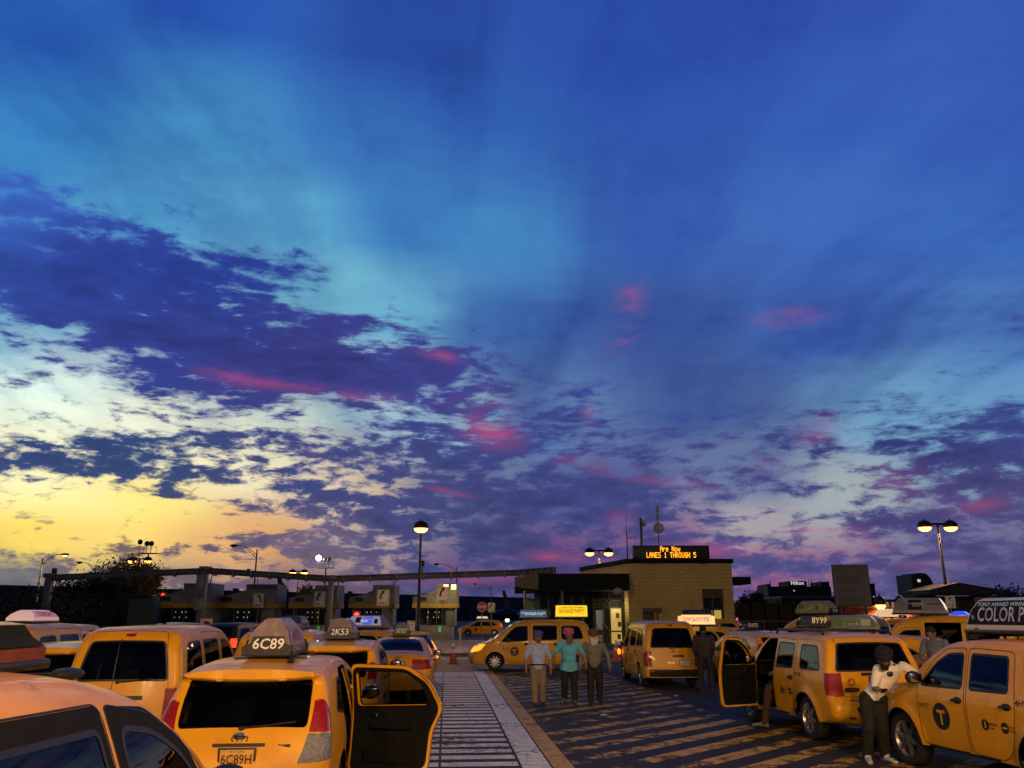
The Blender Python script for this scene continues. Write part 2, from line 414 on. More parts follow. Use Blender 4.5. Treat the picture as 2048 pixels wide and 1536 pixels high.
def inpoly(px, pz, poly):
    poly = np.asarray(poly); x, y = poly[:, 0], poly[:, 1]; x2, y2 = np.roll(x, -1), np.roll(y, -1)
    px = np.asarray(px)[:, None]; pz = np.asarray(pz)[:, None]
    c = ((y > pz) != (y2 > pz)) & (px < (x2 - x) * (pz - y) / np.where(y2 == y, 1e-9, y2 - y) + x)
    return c.sum(1) % 2 == 1
class Shell:
    def __init__(s, sp):
        s.sp = sp; s.top = catmull(sp['top']); s.P = s.top[:, :2]; s.rr = s.top[:, 2]; s.cc = s.top[:, 3]
        seg = np.diff(s.P, axis=0); s.S = np.concatenate([[0], np.cumsum(np.hypot(seg[:, 0], seg[:, 1]))])
        t = np.gradient(s.P, axis=0); t /= np.hypot(t[:, 0], t[:, 1])[:, None]; s.N = np.stack([-t[:, 1], t[:, 0]], 1)
        s.imid = int(np.argmax(s.P[:, 1]))
        wz = np.array(sp['wz']); s.wzz, s.wzw = wz[:, 0], wz[:, 1]
        s.u0, s.u1 = s.P[:, 0].min(), s.P[:, 0].max()
    def half(s, u, v):
        w = np.interp(v, s.wzz, s.wzw) if False else s.smooth(v)
        sp = s.sp; a, b = sp['plan']                  # narrowing at rear, front
        L = s.u1 - s.u0
        tr = np.clip((s.u0 + L * .28 - u) / (L * .28), 0, 1); tf = np.clip((u - (s.u1 - L * .33)) / (L * .33), 0, 1)
        w = w - a * tr ** 2.2 - b * tf ** 2.2
        for (wu, wr) in sp['wheels']:
            d = np.hypot(u - wu, (v - wr) * 1.0)
            w = w + sp.get('flare', .01) * np.exp(-((d - wr - .06) / .07) ** 2)
        return w
    def smooth(s, v):
        i = np.clip(np.searchsorted(s.wzz, v) - 1, 0, len(s.wzz) - 2); t = np.clip((v - s.wzz[i]) / (s.wzz[i + 1] - s.wzz[i]), 0, 1)
        m = np.gradient(s.wzw, s.wzz); h = s.wzz[i + 1] - s.wzz[i]
        return s.wzw[i] * (2 * t ** 3 - 3 * t * t + 1) + m[i] * h * (t ** 3 - 2 * t * t + t) + s.wzw[i + 1] * (3 * t * t - 2 * t ** 3) + m[i + 1] * h * (t ** 3 - t * t)
    def side(s, uv, off=0.0):                         # (n,2) -> (n,3) on the right side
        uv = np.asarray(uv, float); u, v = uv[:, 0], uv[:, 1]
        A, B = s.P[:-1], s.P[1:]; AB = B - A; L2 = (AB ** 2).sum(1)
        best = np.full(len(u), 1e9); rr = np.zeros(len(u))
        for k in range(len(A)):
            t = np.clip(((u - A[k, 0]) * AB[k, 0] + (v - A[k, 1]) * AB[k, 1]) / L2[k], 0, 1)
            d = np.hypot(u - A[k, 0] - t * AB[k, 0], v - A[k, 1] - t * AB[k, 1]); m = d < best
            best = np.where(m, d, best); rr = np.where(m, s.rr[k] + (s.rr[k + 1] - s.rr[k]) * t, rr)
        q = np.clip(rr - best, 0, None)
        x = s.half(u, v) - (rr - np.sqrt(np.clip(rr ** 2 - q ** 2, 0, None)))
        return np.stack([x + off, u, v], 1)
    def at_s(s, sv):
        return [np.interp(sv, s.S, a) for a in (s.P[:, 0], s.P[:, 1], s.N[:, 0], s.N[:, 1], s.rr, s.cc)]
    def over(s, sq, off=0.0):                         # (n,2): s along outline, q in -1..1
        sq = np.asarray(sq, float); u, v, nx, nz, r, c = s.at_s(sq[:, 0]); q = sq[:, 1]
        e = s.half(u, v) - r; k = c * (1 - np.abs(q) ** 2.3) + off
        return np.stack([q * e, u + nx * k, v + nz * k], 1)
    def s_of(s, v, rear=True):                        # arc position of height v on the rear or front
        P = s.P[:s.imid + 1] if rear else s.P[s.imid:]; S = s.S[:s.imid + 1] if rear else s.S[s.imid:]
        i = np.argsort(P[:, 1]); return float(np.interp(v, P[i, 1], S[i]))
    def s_u(s, u): return float(np.interp(u, s.P[s.P[:, 1] > .75 * s.P[:, 1].max()][:, 0], s.S[s.P[:, 1] > .75 * s.P[:, 1].max()]))
def cdt(outline, loops, pts):
    vs, ed = [], []
    for L in [outline] + loops:
        o = len(vs); vs += [Vector((p[0], p[1])) for p in L]; ed += [(o + k, o + (k + 1) % len(L)) for k in range(len(L))]
    vs += [Vector((p[0], p[1])) for p in pts]
    r = delaunay_2d_cdt(vs, ed, [], 0, 1e-4)
    V = np.array([(v.x, v.y) for v in r[0]]); F = np.array([f for f in r[2] if len(f) == 3])
    c = V[F].mean(1); F = F[inpoly(c[:, 0], c[:, 1], outline)]
    return V, F, V[F].mean(1)
def arch(wu, wr, zb, n=14, hgt=None):
    ra = wr + .055; a0 = math.asin(max(-.95, min(.95, (zb - wr) / ra)))
    return [(wu + ra * math.cos(PI - a0 - (PI - 2 * a0) * k / n), wr + ra * math.sin(PI - a0 - (PI - 2 * a0) * k / n)) for k in range(n + 1)]
def strip(P3, N3, w, off):                            # ribbon along 3d points lying on a surface
    vs, fs = [], []
    n = len(P3)
    for i in range(n):
        t = (P3[(i + 1) % n] - P3[i - 1]); nn = N3[i]; b = np.cross(nn, t); b = b / (np.linalg.norm(b) + 1e-9)
        vs += [P3[i] + b * w / 2 + nn * off, P3[i] - b * w / 2 + nn * off]
    for i in range(n):
        j = (i + 1) % n; fs.append((2 * i, 2 * i + 1, 2 * j + 1, 2 * j))
    return vs, fs
def side_norm(s, uv):
    uv = np.asarray(uv, float); e = .01
    a = s.side(uv + (e, 0)) - s.side(uv - (e, 0)); b = s.side(uv + (0, e)) - s.side(uv - (0, e))
    n = np.cross(a, b); return n / np.linalg.norm(n, axis=1)[:, None]
def over_norm(s, sq):
    sq = np.asarray(sq, float); e = .01
    a = s.over(sq + (e, 0)) - s.over(sq - (e, 0)); b = s.over(sq + (0, e)) - s.over(sq - (0, e))
    n = np.cross(b, a); n = n / np.linalg.norm(n, axis=1)[:, None]; return -n if n[len(n) // 2] @ np.array([0, 0, 1.]) < -.2 else n

class CarKind: pass
def build_kind(kname, sp):
    S = Shell(sp); root = empty(kname, (0, 0, 0)); parts = {}
    zb = sp['sill']
    # side outline: rear bottom ... over the top ... front bottom, then back along the sill
    out = [tuple(p) for p in S.P]
    for wu, wr in sorted(sp['wheels'], reverse=True):
        out += [p for p in arch(wu, wr, zb)[::-1]]
    fr, bk = out[0], S.P[-1]
    loops = {}
    for k, v in sp['side'].items(): loops[k] = rpoly(v['p'], v.get('r', .05))
    pts = []
    us = np.arange(S.u0 + .04, S.u1, .075); zs = np.arange(zb + .05, S.P[:, 1].max(), .07)
    g = np.array([(u, z) for u in us for z in zs]); outa = np.array(out)
    g = g[inpoly(g[:, 0], g[:, 1], outa)]
    d = np.min(np.hypot(g[:, None, 0] - outa[None, :, 0], g[:, None, 1] - outa[None, :, 1]), 1); g = g[d > .035]
    rings = []
    for f in (.1, .3, .6, 1.0):
        q = S.P - S.N * (S.rr * f)[:, None]; ok = inpoly(q[:, 0], q[:, 1], outa); q = q[ok]
        dd = np.min(np.hypot(q[:, None, 0] - S.P[None, :, 0], q[:, None, 1] - S.P[None, :, 1]), 1)
        rings.append(q[dd > .9 * f * S.rr[ok] - .003])
    for wu, wr in sp['wheels']:
        for rad in (.03, .08, .14):
            a = np.linspace(0, PI, 18); q = np.stack([wu + (wr + .055 + rad) * np.cos(a), wr + (wr + .055 + rad) * np.sin(a)], 1)
            rings.append(q[inpoly(q[:, 0], q[:, 1], outa)])
    pts = np.concatenate([g] + rings)
    INSET = {k: [tuple(np.array(loops[k]).mean(0) + (np.array(q) - np.array(loops[k]).mean(0)) * .945) for q in loops[k]] for k, v in sp['side'].items() if v['t'] == 'door'}
    V, F, C = cdt(out, list(loops.values()) + list(INSET.values()), pts)
    V3 = S.side(V)
    cls = np.array([''] * len(F), dtype=object); door = np.array([''] * len(F), dtype=object)
    for k, L in loops.items():
        m = inpoly(C[:, 0], C[:, 1], L); t = sp['side'][k]['t']
        if t == 'door': door[m] = k
        else: cls[m] = k
    # over-the-top chart
    smax = S.S[-1]; tl = {}
    for k, v in sp['over'].items():
        if 'v' in v: a, b = S.s_of(v['v'][0], v.get('rear', True)), S.s_of(v['v'][1], v.get('rear', True))
        else: a, b = S.s_u(v['u'][0]), S.s_u(v['u'][1])
        q = v['q']                                    # q at a (lo, hi), q at b (lo, hi)
        L = [(a, q[0]), (a, q[1]), (b, q[3]), (b, q[2])]
        tl[k] = [(p[0], p[1]) for p in rpoly(L, v.get('r', .06))]
    INS = {}
    oseam = []
    for (rear, v0, v1, qa, qb) in sp.get('oseams', []):
        a, b = S.s_of(v0, rear), S.s_of(v1, rear); oseam.append(rpoly([(a, -qa), (a, qa), (b, qb), (b, -qb)], .08))
    for k, v in sp['side'].items():
        if v['t'] == 'lamp':
            a, b = S.s_of(v['ov'][0], v['ov'][3]), S.s_of(v['ov'][1], v['ov'][3]); q0 = v['ov'][2]; q1 = v['ov'][4] if len(v['ov']) > 4 else q0
            tl[k + 'R'] = rpoly([(a, q0), (a, 1.), (b, 1.), (b, q1)], .02); tl[k + 'L'] = rpoly([(a, -1.), (a, -q0), (b, -q1), (b, -1.)], .02)
    oo = [(x, -1.) for x in S.S] + [(smax, y) for y in np.linspace(-1, 1, 11)[1:-1]] + [(x, 1.) for x in S.S[::-1]] + [(0., y) for y in np.linspace(1, -1, 11)[1:-1]]
    gp = [(x, y) for x in np.arange(.05, smax - .02, .075) for y in np.linspace(-.97, .97, 15)]
    V2, F2, C2 = cdt(oo, list(tl.values()), gp); W3 = S.over(V2)
    cls2 = np.array([''] * len(F2), dtype=object)
    for k, L in tl.items(): cls2[inpoly(C2[:, 0], C2[:, 1], L)] = k
    # frames and seams as thin ribbons
    def add_faces(mb, V3, F, sel, sgn, mat=0):
        FF = F[sel]
        if not len(FF): return
        ids = np.unique(FF); mp = {i: k for k, i in enumerate(ids)}
        vs = V3[ids] * np.array([sgn, 1, 1])
        mb.add([tuple(p) for p in vs], [tuple(mp[i] for i in (f if sgn > 0 else f[::-1])) for f in FF], mat)
    def ribbon(mb, L, sgn, w, off, mat=1, over=False):
        L = np.array(L); P3 = S.over(L) if over else S.side(L); N3 = over_norm(S, L) if over else side_norm(S, L)
        vs, fs = strip(P3, N3, w, off); mb.add([(v[0] * sgn, v[1], v[2]) for v in vs], fs, mat)
    body = MB()
    for sgn in (1, -1):
        add_faces(body, V3, F, (cls == '') & (door == ''), sgn)
    add_faces(body, W3, F2, cls2 == '', 1)
    ov_w = [k for k, v in sp['over'].items() if v['t'] == 'glass']
    for k in ov_w: ribbon(body, tl[k], 1, .03, .003, 1, True)
    for L in oseam: ribbon(body, L, 1, .008, .0025, 1, True)
    for k, v in sp.get('seams', {}).items():
        for sgn in (1, -1):
            L = np.array(v); P3 = S.side(L); N3 = side_norm(S, L); n = len(L)
            vs, fs = strip(P3, N3, .007, .002); body.add([(p[0] * sgn, p[1], p[2]) for p in vs], fs[:-1], 1)
    n0 = len(body.v)
    # lining: a dark skin just inside the painted shell
    bo = body.build('body', [paint, black, trim_in], root, merge=.0006, flip=True, sharp=50)
    me = bo.data; bm = bmesh.new(); bm.from_mesh(me); bmesh.ops.recalc_face_normals(bm, faces=bm.faces[:])
    # outward check on one roof face
    bm.faces.ensure_lookup_table(); tf = max(bm.faces, key=lambda f: f.calc_center_median().z)
    if tf.normal.z < 0: bmesh.ops.reverse_faces(bm, faces=bm.faces[:])
    bm.normal_update()
    fs = [f for f in bm.faces if f.material_index == 0]
    dup = bmesh.ops.duplicate(bm, geom=fs)
    nv = [e for e in dup['geom'] if isinstance(e, bmesh.types.BMVert)]; nf = [e for e in dup['geom'] if isinstance(e, bmesh.types.BMFace)]
    for v in nv: v.co -= v.normal * .022
    for f in nf: f.material_index = 2
    bm.to_mesh(me); bm.free(); finish(me, 50)
    # side parts
    for sgn, sd in ((1, 'r'), (-1, 'l')):
        dn = [k for k, v in sp['side'].items() if v['t'] == 'door']
        holders = {'': root}
        for k in dn:
            hp = sp['side'][k].get('hinge'); hu, hz = hp
            hx = float(S.side([(hu, hz)])[0][0]) * sgn
            mb = MB(); add_faces(mb, V3, F, (door == k) & (cls == ''), sgn)
            ribbon(mb, loops[k], sgn, .010, .0025)
            for k2, v2 in sp['side'].items():
                if v2['t'] == 'glass' and v2.get('in') == k: ribbon(mb, loops[k2], sgn, .03, .003)
            # inner skin and edges, so an opened door has depth
            uv = np.array(loops[k]); P3 = S.side(uv) * np.array([sgn, 1, 1]); inn = P3 - np.array([sgn * .055, 0, 0]); n = len(uv)
            o = MB(); mb.add([tuple(p) for p in P3] + [tuple(p) for p in inn], [(i, (i + 1) % n, n + (i + 1) % n, n + i) for i in range(n)], 0)
            V3i = V3 - np.array([.055, 0, 0]); V3i[:, 0] = np.minimum(V3i[:, 0], V3[:, 0] - .05)
            inset = np.array(INSET[k])
            core = inpoly(C[:, 0], C[:, 1], inset)
            add_faces(mb, V3i, F, (door == k) & (cls == '') & ~core, -sgn if False else sgn, 0)
            V3j = V3 - np.array([.075, 0, 0])
            add_faces(mb, V3j, F, (door == k) & (cls == '') & core, sgn, 2)
            # arm rest, pull and pocket on the trim side
            cu, cz = loops[k] and np.array(loops[k]).mean(0)
            bz = sp['belt']; hw = float(S.half(np.array([cu]), np.array([bz - .25]))[0]) * sgn
            mb.box((hw - sgn * .105, cu, bz - .22), (.07, .5, .06), 2, bev=.02)
            mb.box((hw - sgn * .10, cu + .05, zb + .22), (.05, .55, .12), 2, bev=.02)
            mb.box((hw - sgn * .085, cu + .22, bz - .1), (.02, .1, .04), 3, bev=.008)
            for q in mb.v[:0]: pass
            mb.v = [(p[0] - hx, p[1] - hu, p[2] - hz) for p in mb.v]
            do = mb.build('door', [paint, black, trim_in, chrome], root, loc=(hx, hu, hz), sharp=50); do['role'] = k + sd
            holders[k] = do; do['hx'] = hx
            hb = MB(); hu2, hz2 = sp['side'][k]['handle']; hxx = float(S.side([(hu2, hz2)])[0][0]) * sgn
            hb.box((hxx + sgn * .022 - hx, hu2 - hu, hz2 - hz), (.035, .19, .032), 0, bev=.012); hb.ball((hxx - hx, hu2 - hu + .0, hz2 - hz), (.012, .085, .045), 10, 6)
            hb.build('door_handle', [black], do)
        for k, v in sp['side'].items():
            if v['t'] == 'door': continue
            par = holders[v.get('in', '')]; mb = MB(); add_faces(mb, V3, F, cls == k, sgn)
            if v['t'] == 'glass' and not v.get('in'): ribbon(mb, loops[k], sgn, .03, .003)
            if not mb.v: continue
            if v['t'] == 'lamp':
                add_faces(mb, W3, F2, cls2 == k + ('R' if sgn > 0 else 'L'), 1)
                pass
            nm = {'glass': 'side_window', 'lamp': v.get('n', 'taillight'), 'black': v.get('n', 'side_cladding')}[v['t']]
            if nm == 'reversing_lamp': pass
            mt = {'glass': [glass if sp.get('clear') else dglass, black], 'lamp': [redl if nm == 'taillight' else whitel, black, whitel], 'black': [satin]}[v['t']]
            loc = (0, 0, 0)
            if par is not root: l0 = par.location; mb.v = [(p[0] - l0[0], p[1] - l0[1], p[2] - l0[2]) for p in mb.v]
            o = mb.build(nm, mt, par, sharp=50, merge=.0005); o['role'] = k + sd
        # mirror
        mu, mz = sp['mirror']; mx = float(S.half(np.array([mu]), np.array([mz]))[0])
        mb = MB(); mb.ball((sgn * (mx + .14), mu, mz + .04), (.12, .075, .085), 14, 9, 0); mb.box((sgn * (mx + .02), mu + .01, mz - .01), (.12, .05, .035), 0, bev=.01)
        mb.box((sgn * (mx + .14), mu - .062, mz + .04), (.17, .02, .115), 1, bev=.005)
        holder = root
        if sp.get('mirror_on_door'):
            holder = holders.get('front_door', root)
            if holder is not root: l0 = holder.location; mb.v = [(p[0] - l0[0], p[1] - l0[1], p[2] - l0[2]) for p in mb.v]
        mb.build('side_mirror', [black, chrome], holder)
    for k, v in sp['over'].items():
        
        mb = MB(); add_faces(mb, W3, F2, cls2 == k, 1)
        if not mb.v: continue
        nm = v.get('n', k); mt = {'glass': [glass if sp.get('clear') else dglass], 'black': [black], 'chrome': [chrome], 'red': [redl]}[v['t']]
        o = mb.build(nm, mt, root, sharp=50)
    # inside: floor, seats, dashboard
    w = sp['wz'][1][1]; it = MB()
    it.box((0, (S.u0 + S.u1) / 2 - .1, zb + .08), (w * 2 - .22, (S.u1 - S.u0) - .5, .06), 0)
    it.box((0, sp['wheels'][0][0] - .35, (sp['belt'] + zb) / 2 + .1), (w * 2 - .3, .06, sp['belt'] - zb - .2), 0)
    it.box((0, sp['seats'][0] + .95, sp['belt'] - .12), (w * 2 - .25, .35, .22), 0, bev=.06)
    for wu, wr in sp['wheels']:
        for sg in (1, -1):
            L = arch(wu, wr, zb + .02); x0 = sg * (w - .06); x1 = sg * (w - .32)
            n = len(L); it.add([(x0, p[0], p[1]) for p in L] + [(x1, p[0], p[1]) for p in L], [(i, i + 1, n + i + 1, n + i) for i in range(n - 1)], 0)
            it.add([(x1, p[0], p[1]) for p in L], [tuple(range(n))], 0)
    it.build('cabin_floor', [trim_in], root)
    for su in sp['seats']:
        for sx in (-.38, .38):
            sb = MB(); sb.box((sx, su, zb + .42), (.5, .5, .14), 0, bev=.05)
            M = Matrix.Translation((sx, su - .26, zb + .48)) @ rotM(R(-14), 'X') if False else Matrix.Translation((sx, su - .24, zb + .46)) @ rotM(R(12), 'X')
            sb.box((0, 0, .28), (.48, .12, .56), 0, M=M, bev=.05); sb.box((0, 0, .66), (.26, .08, .17), 0, M=M, bev=.035)
            sb.cyl((-.06, 0, .5), (-.06, 0, .62), .008, mat=0, M=M); sb.cyl((.06, 0, .5), (.06, 0, .62), .008, mat=0, M=M)
            sb.build('seat', [seatm], root)
    sw = MB(); M = Matrix.Translation((-.38, sp['seats'][0] + .62, sp['belt'] - .02)) @ rotM(R(-65), 'X')
    sw.tube([(M @ Vector((.18 * math.cos(a), .18 * math.sin(a), 0))) for a in np.linspace(0, 2 * PI, 21)], .014, 6); sw.cyl(M @ Vector((-.17, 0, 0)), M @ Vector((.17, 0, 0)), .014, n=6)
    sw.cyl(M @ Vector((0, 0, 0)), M @ Vector((0, 0, -.2)), .03, n=6)
    sw.build('steering_wheel', [black], root)
    # wheels
    for wu, wr in sp['wheels']:
        for sg in (1, -1):
            wx = sg * (w - .115)
            tp = [(wr * .66, .095), (wr * .72, .108), (wr * .9, .11), (wr * .97, .095), (wr, .06), (wr, -.06), (wr * .97, -.095), (wr * .9, -.11), (wr * .66, -.1), (wr * .64, -.05)]
            M = rotM(R(90) * sg, 'Y')
            mb = MB(); mb.lathe(tp, 32, 0, M=M); to = mb.build('wheel', [rubber], root, loc=(wx, wu, wr)); 
            rb = MB(); rb.lathe([(wr * .67, .1), (wr * .65, .085), (wr * .6, .03), (wr * .6, -.09)], 32, 0, M=M)
            rb.lathe([(wr * .6, .012), (.0, .012)], 24, 1, M=M)
            ns = sp.get('spokes', 6)
            for k in range(ns):
                a = 2 * PI * k / ns + .3; Mk = M @ rotM(a, 'Z'); hw = .024 if ns > 6 else .038
                rb.add([(.03, -hw, .085), (.03, hw, .085), (wr * .64, hw * .62, .082), (wr * .64, -hw * .62, .082), (.03, -hw, .05), (.03, hw, .05), (wr * .64, hw * .62, .045), (wr * .64, -hw * .62, .045)],
                       [(0, 3, 2, 1), (0, 1, 5, 4), (1, 2, 6, 5), (2, 3, 7, 6), (3, 0, 4, 7)], 0, M=Mk)
            rb.lathe([(.0, .095), (.035, .093), (.05, .08), (.055, .05)], 14, 0, M=M)
            rb.build('rim', [alloy, black], to)
    for f in sp.get('extra', []): f(S, root)
    return root, S
# ---------- the vehicle kinds; charts in metres, +Y is forward ----------
KS = {}
KS['van'] = dict(  # tall boxy compact taxi van
 top=[(-2.28,.30,.10,.03),(-2.31,.48,.10,.06),(-2.30,.62,.10,.06),(-2.26,.95,.10,.05),(-2.19,1.35,.10,.05),(-2.10,1.68,.10,.04),(-2.00,1.80,.10,.03),(-1.80,1.845,.11,.02),(-1.,1.87,.12,.02),(.2,1.86,.12,.02),(.62,1.80,.11,.03),(.9,1.66,.09,.05),(1.62,1.12,.09,.07),(1.75,1.06,.12,.05),(2.1,.95,.16,.05),(2.32,.78,.18,.09),(2.41,.55,.18,.12),(2.41,.38,.16,.12),(2.34,.24,.12,.08)],
 wz=[(.2,.80),(.35,.845),(.7,.862),(1.0,.862),(1.15,.845),(1.5,.785),(1.87,.70)], plan=(.035,.17), sill=.24, belt=1.08, wheels=[(-1.43,.325),(1.50,.325)], flare=.012, seats=[.35,-.75], mirror=(1.02,1.1), spokes=10, clear=True,
 side=dict(
  front_door=dict(p=[(.16,.28),(1.02,.28),(1.12,.62),(1.30,1.0),(1.42,1.16),(.95,1.55),(.70,1.72),(.16,1.78)],t='door',hinge=(1.2,.8),handle=(.30,.98),r=.08),
  rear_door=dict(p=[(-1.02,.28),(.12,.28),(.12,1.78),(-1.0,1.79),(-1.0,.9),(-1.06,.62)],t='door',hinge=(.1,.8),handle=(-.85,.98),r=.07),
  w_front=dict(p=[(.24,1.10),(1.28,1.06),(.92,1.44),(.70,1.62),(.24,1.66)],t='glass',**{'in':'front_door'},r=.09),
  w_mid=dict(p=[(-.90,1.14),(.03,1.12),(.03,1.66),(-.90,1.66)],t='glass',**{'in':'rear_door'},r=.07),
  w_rear=dict(p=[(-1.94,1.18),(-1.08,1.15),(-1.08,1.66),(-1.78,1.64)],t='glass',r=.12),
  tail=dict(p=[(-2.34,.60),(-2.16,.62),(-2.10,1.0),(-2.34,1.04)],t='lamp',ov=(.60,1.02,.86,True),r=.03),
  head=dict(p=[(2.5,.66),(2.08,.74),(1.86,.98),(2.3,.96),(2.5,.8)],t='lamp',n='headlight',ov=(.66,.86,.55,False),r=.03)),
 over=dict(rear_window=dict(t='glass',v=(1.13,1.66),q=(-.90,.90,-.84,.84),r=.08),windshield=dict(t='glass',v=(1.13,1.76),rear=False,q=(-.97,.97,-.88,.88),r=.08),
  rear_bumper=dict(t='black',v=(.32,.52),q=(-.99,.99,-.99,.99),r=.02),handle_strip=dict(t='black',n='tailgate_handle',v=(.86,.92),q=(-.02,.46,-.02,.46),r=.02),
  stop_lamp=dict(t='red',v=(1.725,1.765),q=(-.12,.12,-.12,.12),r=.01)),
 oseams=[(True,.54,1.80,.93,.88),(False,.62,1.06,.9,.8)], seams=dict(rail=[(-1.9,1.02),(-1.05,1.0)]))
KS['wagon'] = dict(  # low smooth hybrid wagon
 top=[(-2.24,.28,.16,.05),(-2.29,.45,.18,.10),(-2.28,.66,.15,.09),(-2.24,.86,.11,.05),(-2.18,1.00,.09,.04),(-2.03,1.24,.08,.04),(-1.90,1.425,.07,.04),(-1.97,1.465,.05,.04),(-1.72,1.515,.07,.03),(-1.2,1.56,.09,.025),(-.3,1.575,.10,.02),(.3,1.54,.10,.02),(.62,1.46,.09,.03),(1.05,1.25,.08,.06),(1.52,1.01,.09,.07),(1.7,.95,.12,.05),(2.05,.82,.18,.06),(2.27,.62,.2,.12),(2.32,.42,.2,.14),(2.26,.22,.14,.1)],
 wz=[(.18,.82),(.35,.86),(.65,.885),(.9,.88),(1.05,.85),(1.3,.78),(1.6,.66)], plan=(.06,.22), sill=.21, belt=1.0, wheels=[(-1.38,.32),(1.40,.32)], flare=.012, seats=[.25,-.65], mirror=(.95,1.02), spokes=5, clear=True, mirror_on_door=True,
 side=dict(
  front_door=dict(p=[(.05,.26),(.98,.26),(1.02,.6),(1.14,.85),(1.18,1.05),(.62,1.36),(.34,1.45),(.0,1.48),(.02,.9)],t='door',hinge=(1.0,.7),handle=(.14,.90),r=.08),
  rear_door=dict(p=[(-.98,.30),(.0,.26),(-.02,.9),(-.04,1.485),(-.75,1.47),(-1.02,1.30),(-1.16,1.0),(-1.02,.72)],t='door',hinge=(-.03,.7),handle=(-.86,.92),r=.08),
  w_front=dict(p=[(.06,.99),(1.10,.96),(.56,1.30),(.32,1.385),(.06,1.405)],t='glass',**{'in':'front_door'},r=.06),
  w_mid=dict(p=[(-1.0,1.03),(-.10,1.0),(-.10,1.41),(-.72,1.40),(-.92,1.26)],t='glass',**{'in':'rear_door'},r=.06),
  w_rear=dict(p=[(-1.62,1.10),(-1.13,1.04),(-1.03,1.25),(-.88,1.38),(-1.16,1.37)],t='glass',r=.05),
  tail=dict(p=[(-2.4,.965),(-2.06,.965),(-1.98,1.1),(-2.0,1.25),(-2.2,1.25)],t='lamp',ov=(.965,1.24,.87,True,.95),r=.02),
  tail_low=dict(p=[(-2.4,.70),(-2.12,.72),(-2.065,.955),(-2.4,.955)],t='lamp',n='reversing_lamp',ov=(.70,.955,.80,True,.865),r=.02),
  head=dict(p=[(2.4,.55),(2.05,.64),(1.66,.90),(2.0,.88),(2.4,.7)],t='lamp',n='headlight',ov=(.55,.78,.6,False),r=.03)),
 over=dict(rear_window=dict(t='glass',v=(1.0,1.435),q=(-.84,.84,-.95,.95),r=.06),plate_recess=dict(t='black',v=(.84,.87),q=(-.34,.34,-.34,.34),r=.01),windshield=dict(t='glass',v=(1.02,1.45),rear=False,q=(-.95,.95,-.88,.88),r=.08)),
 oseams=[(True,.62,1.46,.80,.97),(False,.5,.94,.85,.8)], seams=dict(rail=[(-1.5,1.50),(-.3,1.52),(.3,1.48)]))
KS['suv'] = dict(  # square-shouldered hybrid suv
 top=[(-2.08,.36,.12,.05),(-2.20,.42,.14,.09),(-2.22,.60,.13,.09),(-2.16,.70,.10,.07),(-2.10,.76,.09,.05),(-2.07,1.02,.08,.05),(-2.03,1.14,.08,.05),(-1.93,1.45,.08,.05),(-1.86,1.62,.08,.04),(-1.74,1.685,.09,.03),(-1.2,1.72,.10,.025),(0.,1.725,.10,.025),(.35,1.69,.09,.03),(.62,1.58,.08,.04),(1.22,1.15,.08,.05),(1.35,1.10,.10,.04),(1.8,1.05,.12,.04),(2.08,.97,.14,.06),(2.18,.75,.14,.09),(2.22,.5,.14,.11),(2.14,.3,.1,.08)],
 wz=[(.25,.84),(.4,.88),(.7,.905),(1.0,.90),(1.12,.875),(1.4,.80),(1.75,.70)], plan=(.03,.10), sill=.33, belt=1.12, wheels=[(-1.27,.36),(1.35,.36)], flare=.035, seats=[.15,-.7], mirror=(.82,1.18), spokes=6, clear=True,
 side=dict(
  front_door=dict(p=[(-.02,.36),(.86,.36),(.92,.7),(.92,1.1),(.62,1.46),(.36,1.62),(-.02,1.64)],t='door',hinge=(.9,.8),handle=(.10,.98),r=.07),
  rear_door=dict(p=[(-.80,.50),(-.62,.36),(-.06,.36),(-.06,1.64),(-.86,1.62),(-.90,.95)],t='door',hinge=(-.06,.8),handle=(-.76,.98),r=.08),
  w_front=dict(p=[(.03,1.13),(.86,1.12),(.56,1.42),(.33,1.55),(.03,1.565)],t='glass',**{'in':'front_door'},r=.06),
  w_mid=dict(p=[(-.78,1.14),(-.12,1.13),(-.12,1.565),(-.76,1.555)],t='glass',**{'in':'rear_door'},r=.05),
  w_rear=dict(p=[(-1.80,1.16),(-1.08,1.15),(-1.02,1.55),(-1.60,1.54)],t='glass',r=.07),
  clad_f=dict(p=[(.4,.25),(.94,.25),(.94,.44),(.4,.44)],t='black',r=.01) if False else dict(p=[(-.50,.32),(.82,.32),(.82,.352),(-.50,.352)],t='black',r=.005),
  tail=dict(p=[(-2.3,.76),(-2.0,.78),(-1.96,1.0),(-1.94,1.12),(-2.3,1.14)],t='lamp',ov=(.76,1.12,.78,True,.80),r=.02),
  head=dict(p=[(2.4,.76),(1.98,.78),(1.92,.98),(2.4,.98)],t='lamp',n='headlight',ov=(.76,.96,.6,False),r=.02)),
 over=dict(rear_window=dict(t='glass',v=(1.15,1.58),q=(-.90,.90,-.86,.86),r=.06),windshield=dict(t='glass',v=(1.15,1.60),rear=False,q=(-.96,.96,-.88,.88),r=.07),
  bumper_pad=dict(t='black',n='rear_bumper_pad',v=(.50,.60),q=(-.66,.66,-.70,.70),r=.02),grille=dict(t='black',rear=False,v=(.5,.72),q=(-.5,.5,-.5,.5),r=.03),plate_recess=dict(t='black',v=(1.07,1.12),q=(-.36,.36,-.36,.36),r=.015)),
 oseams=[(True,.74,1.66,.76,.92)], seams=dict())
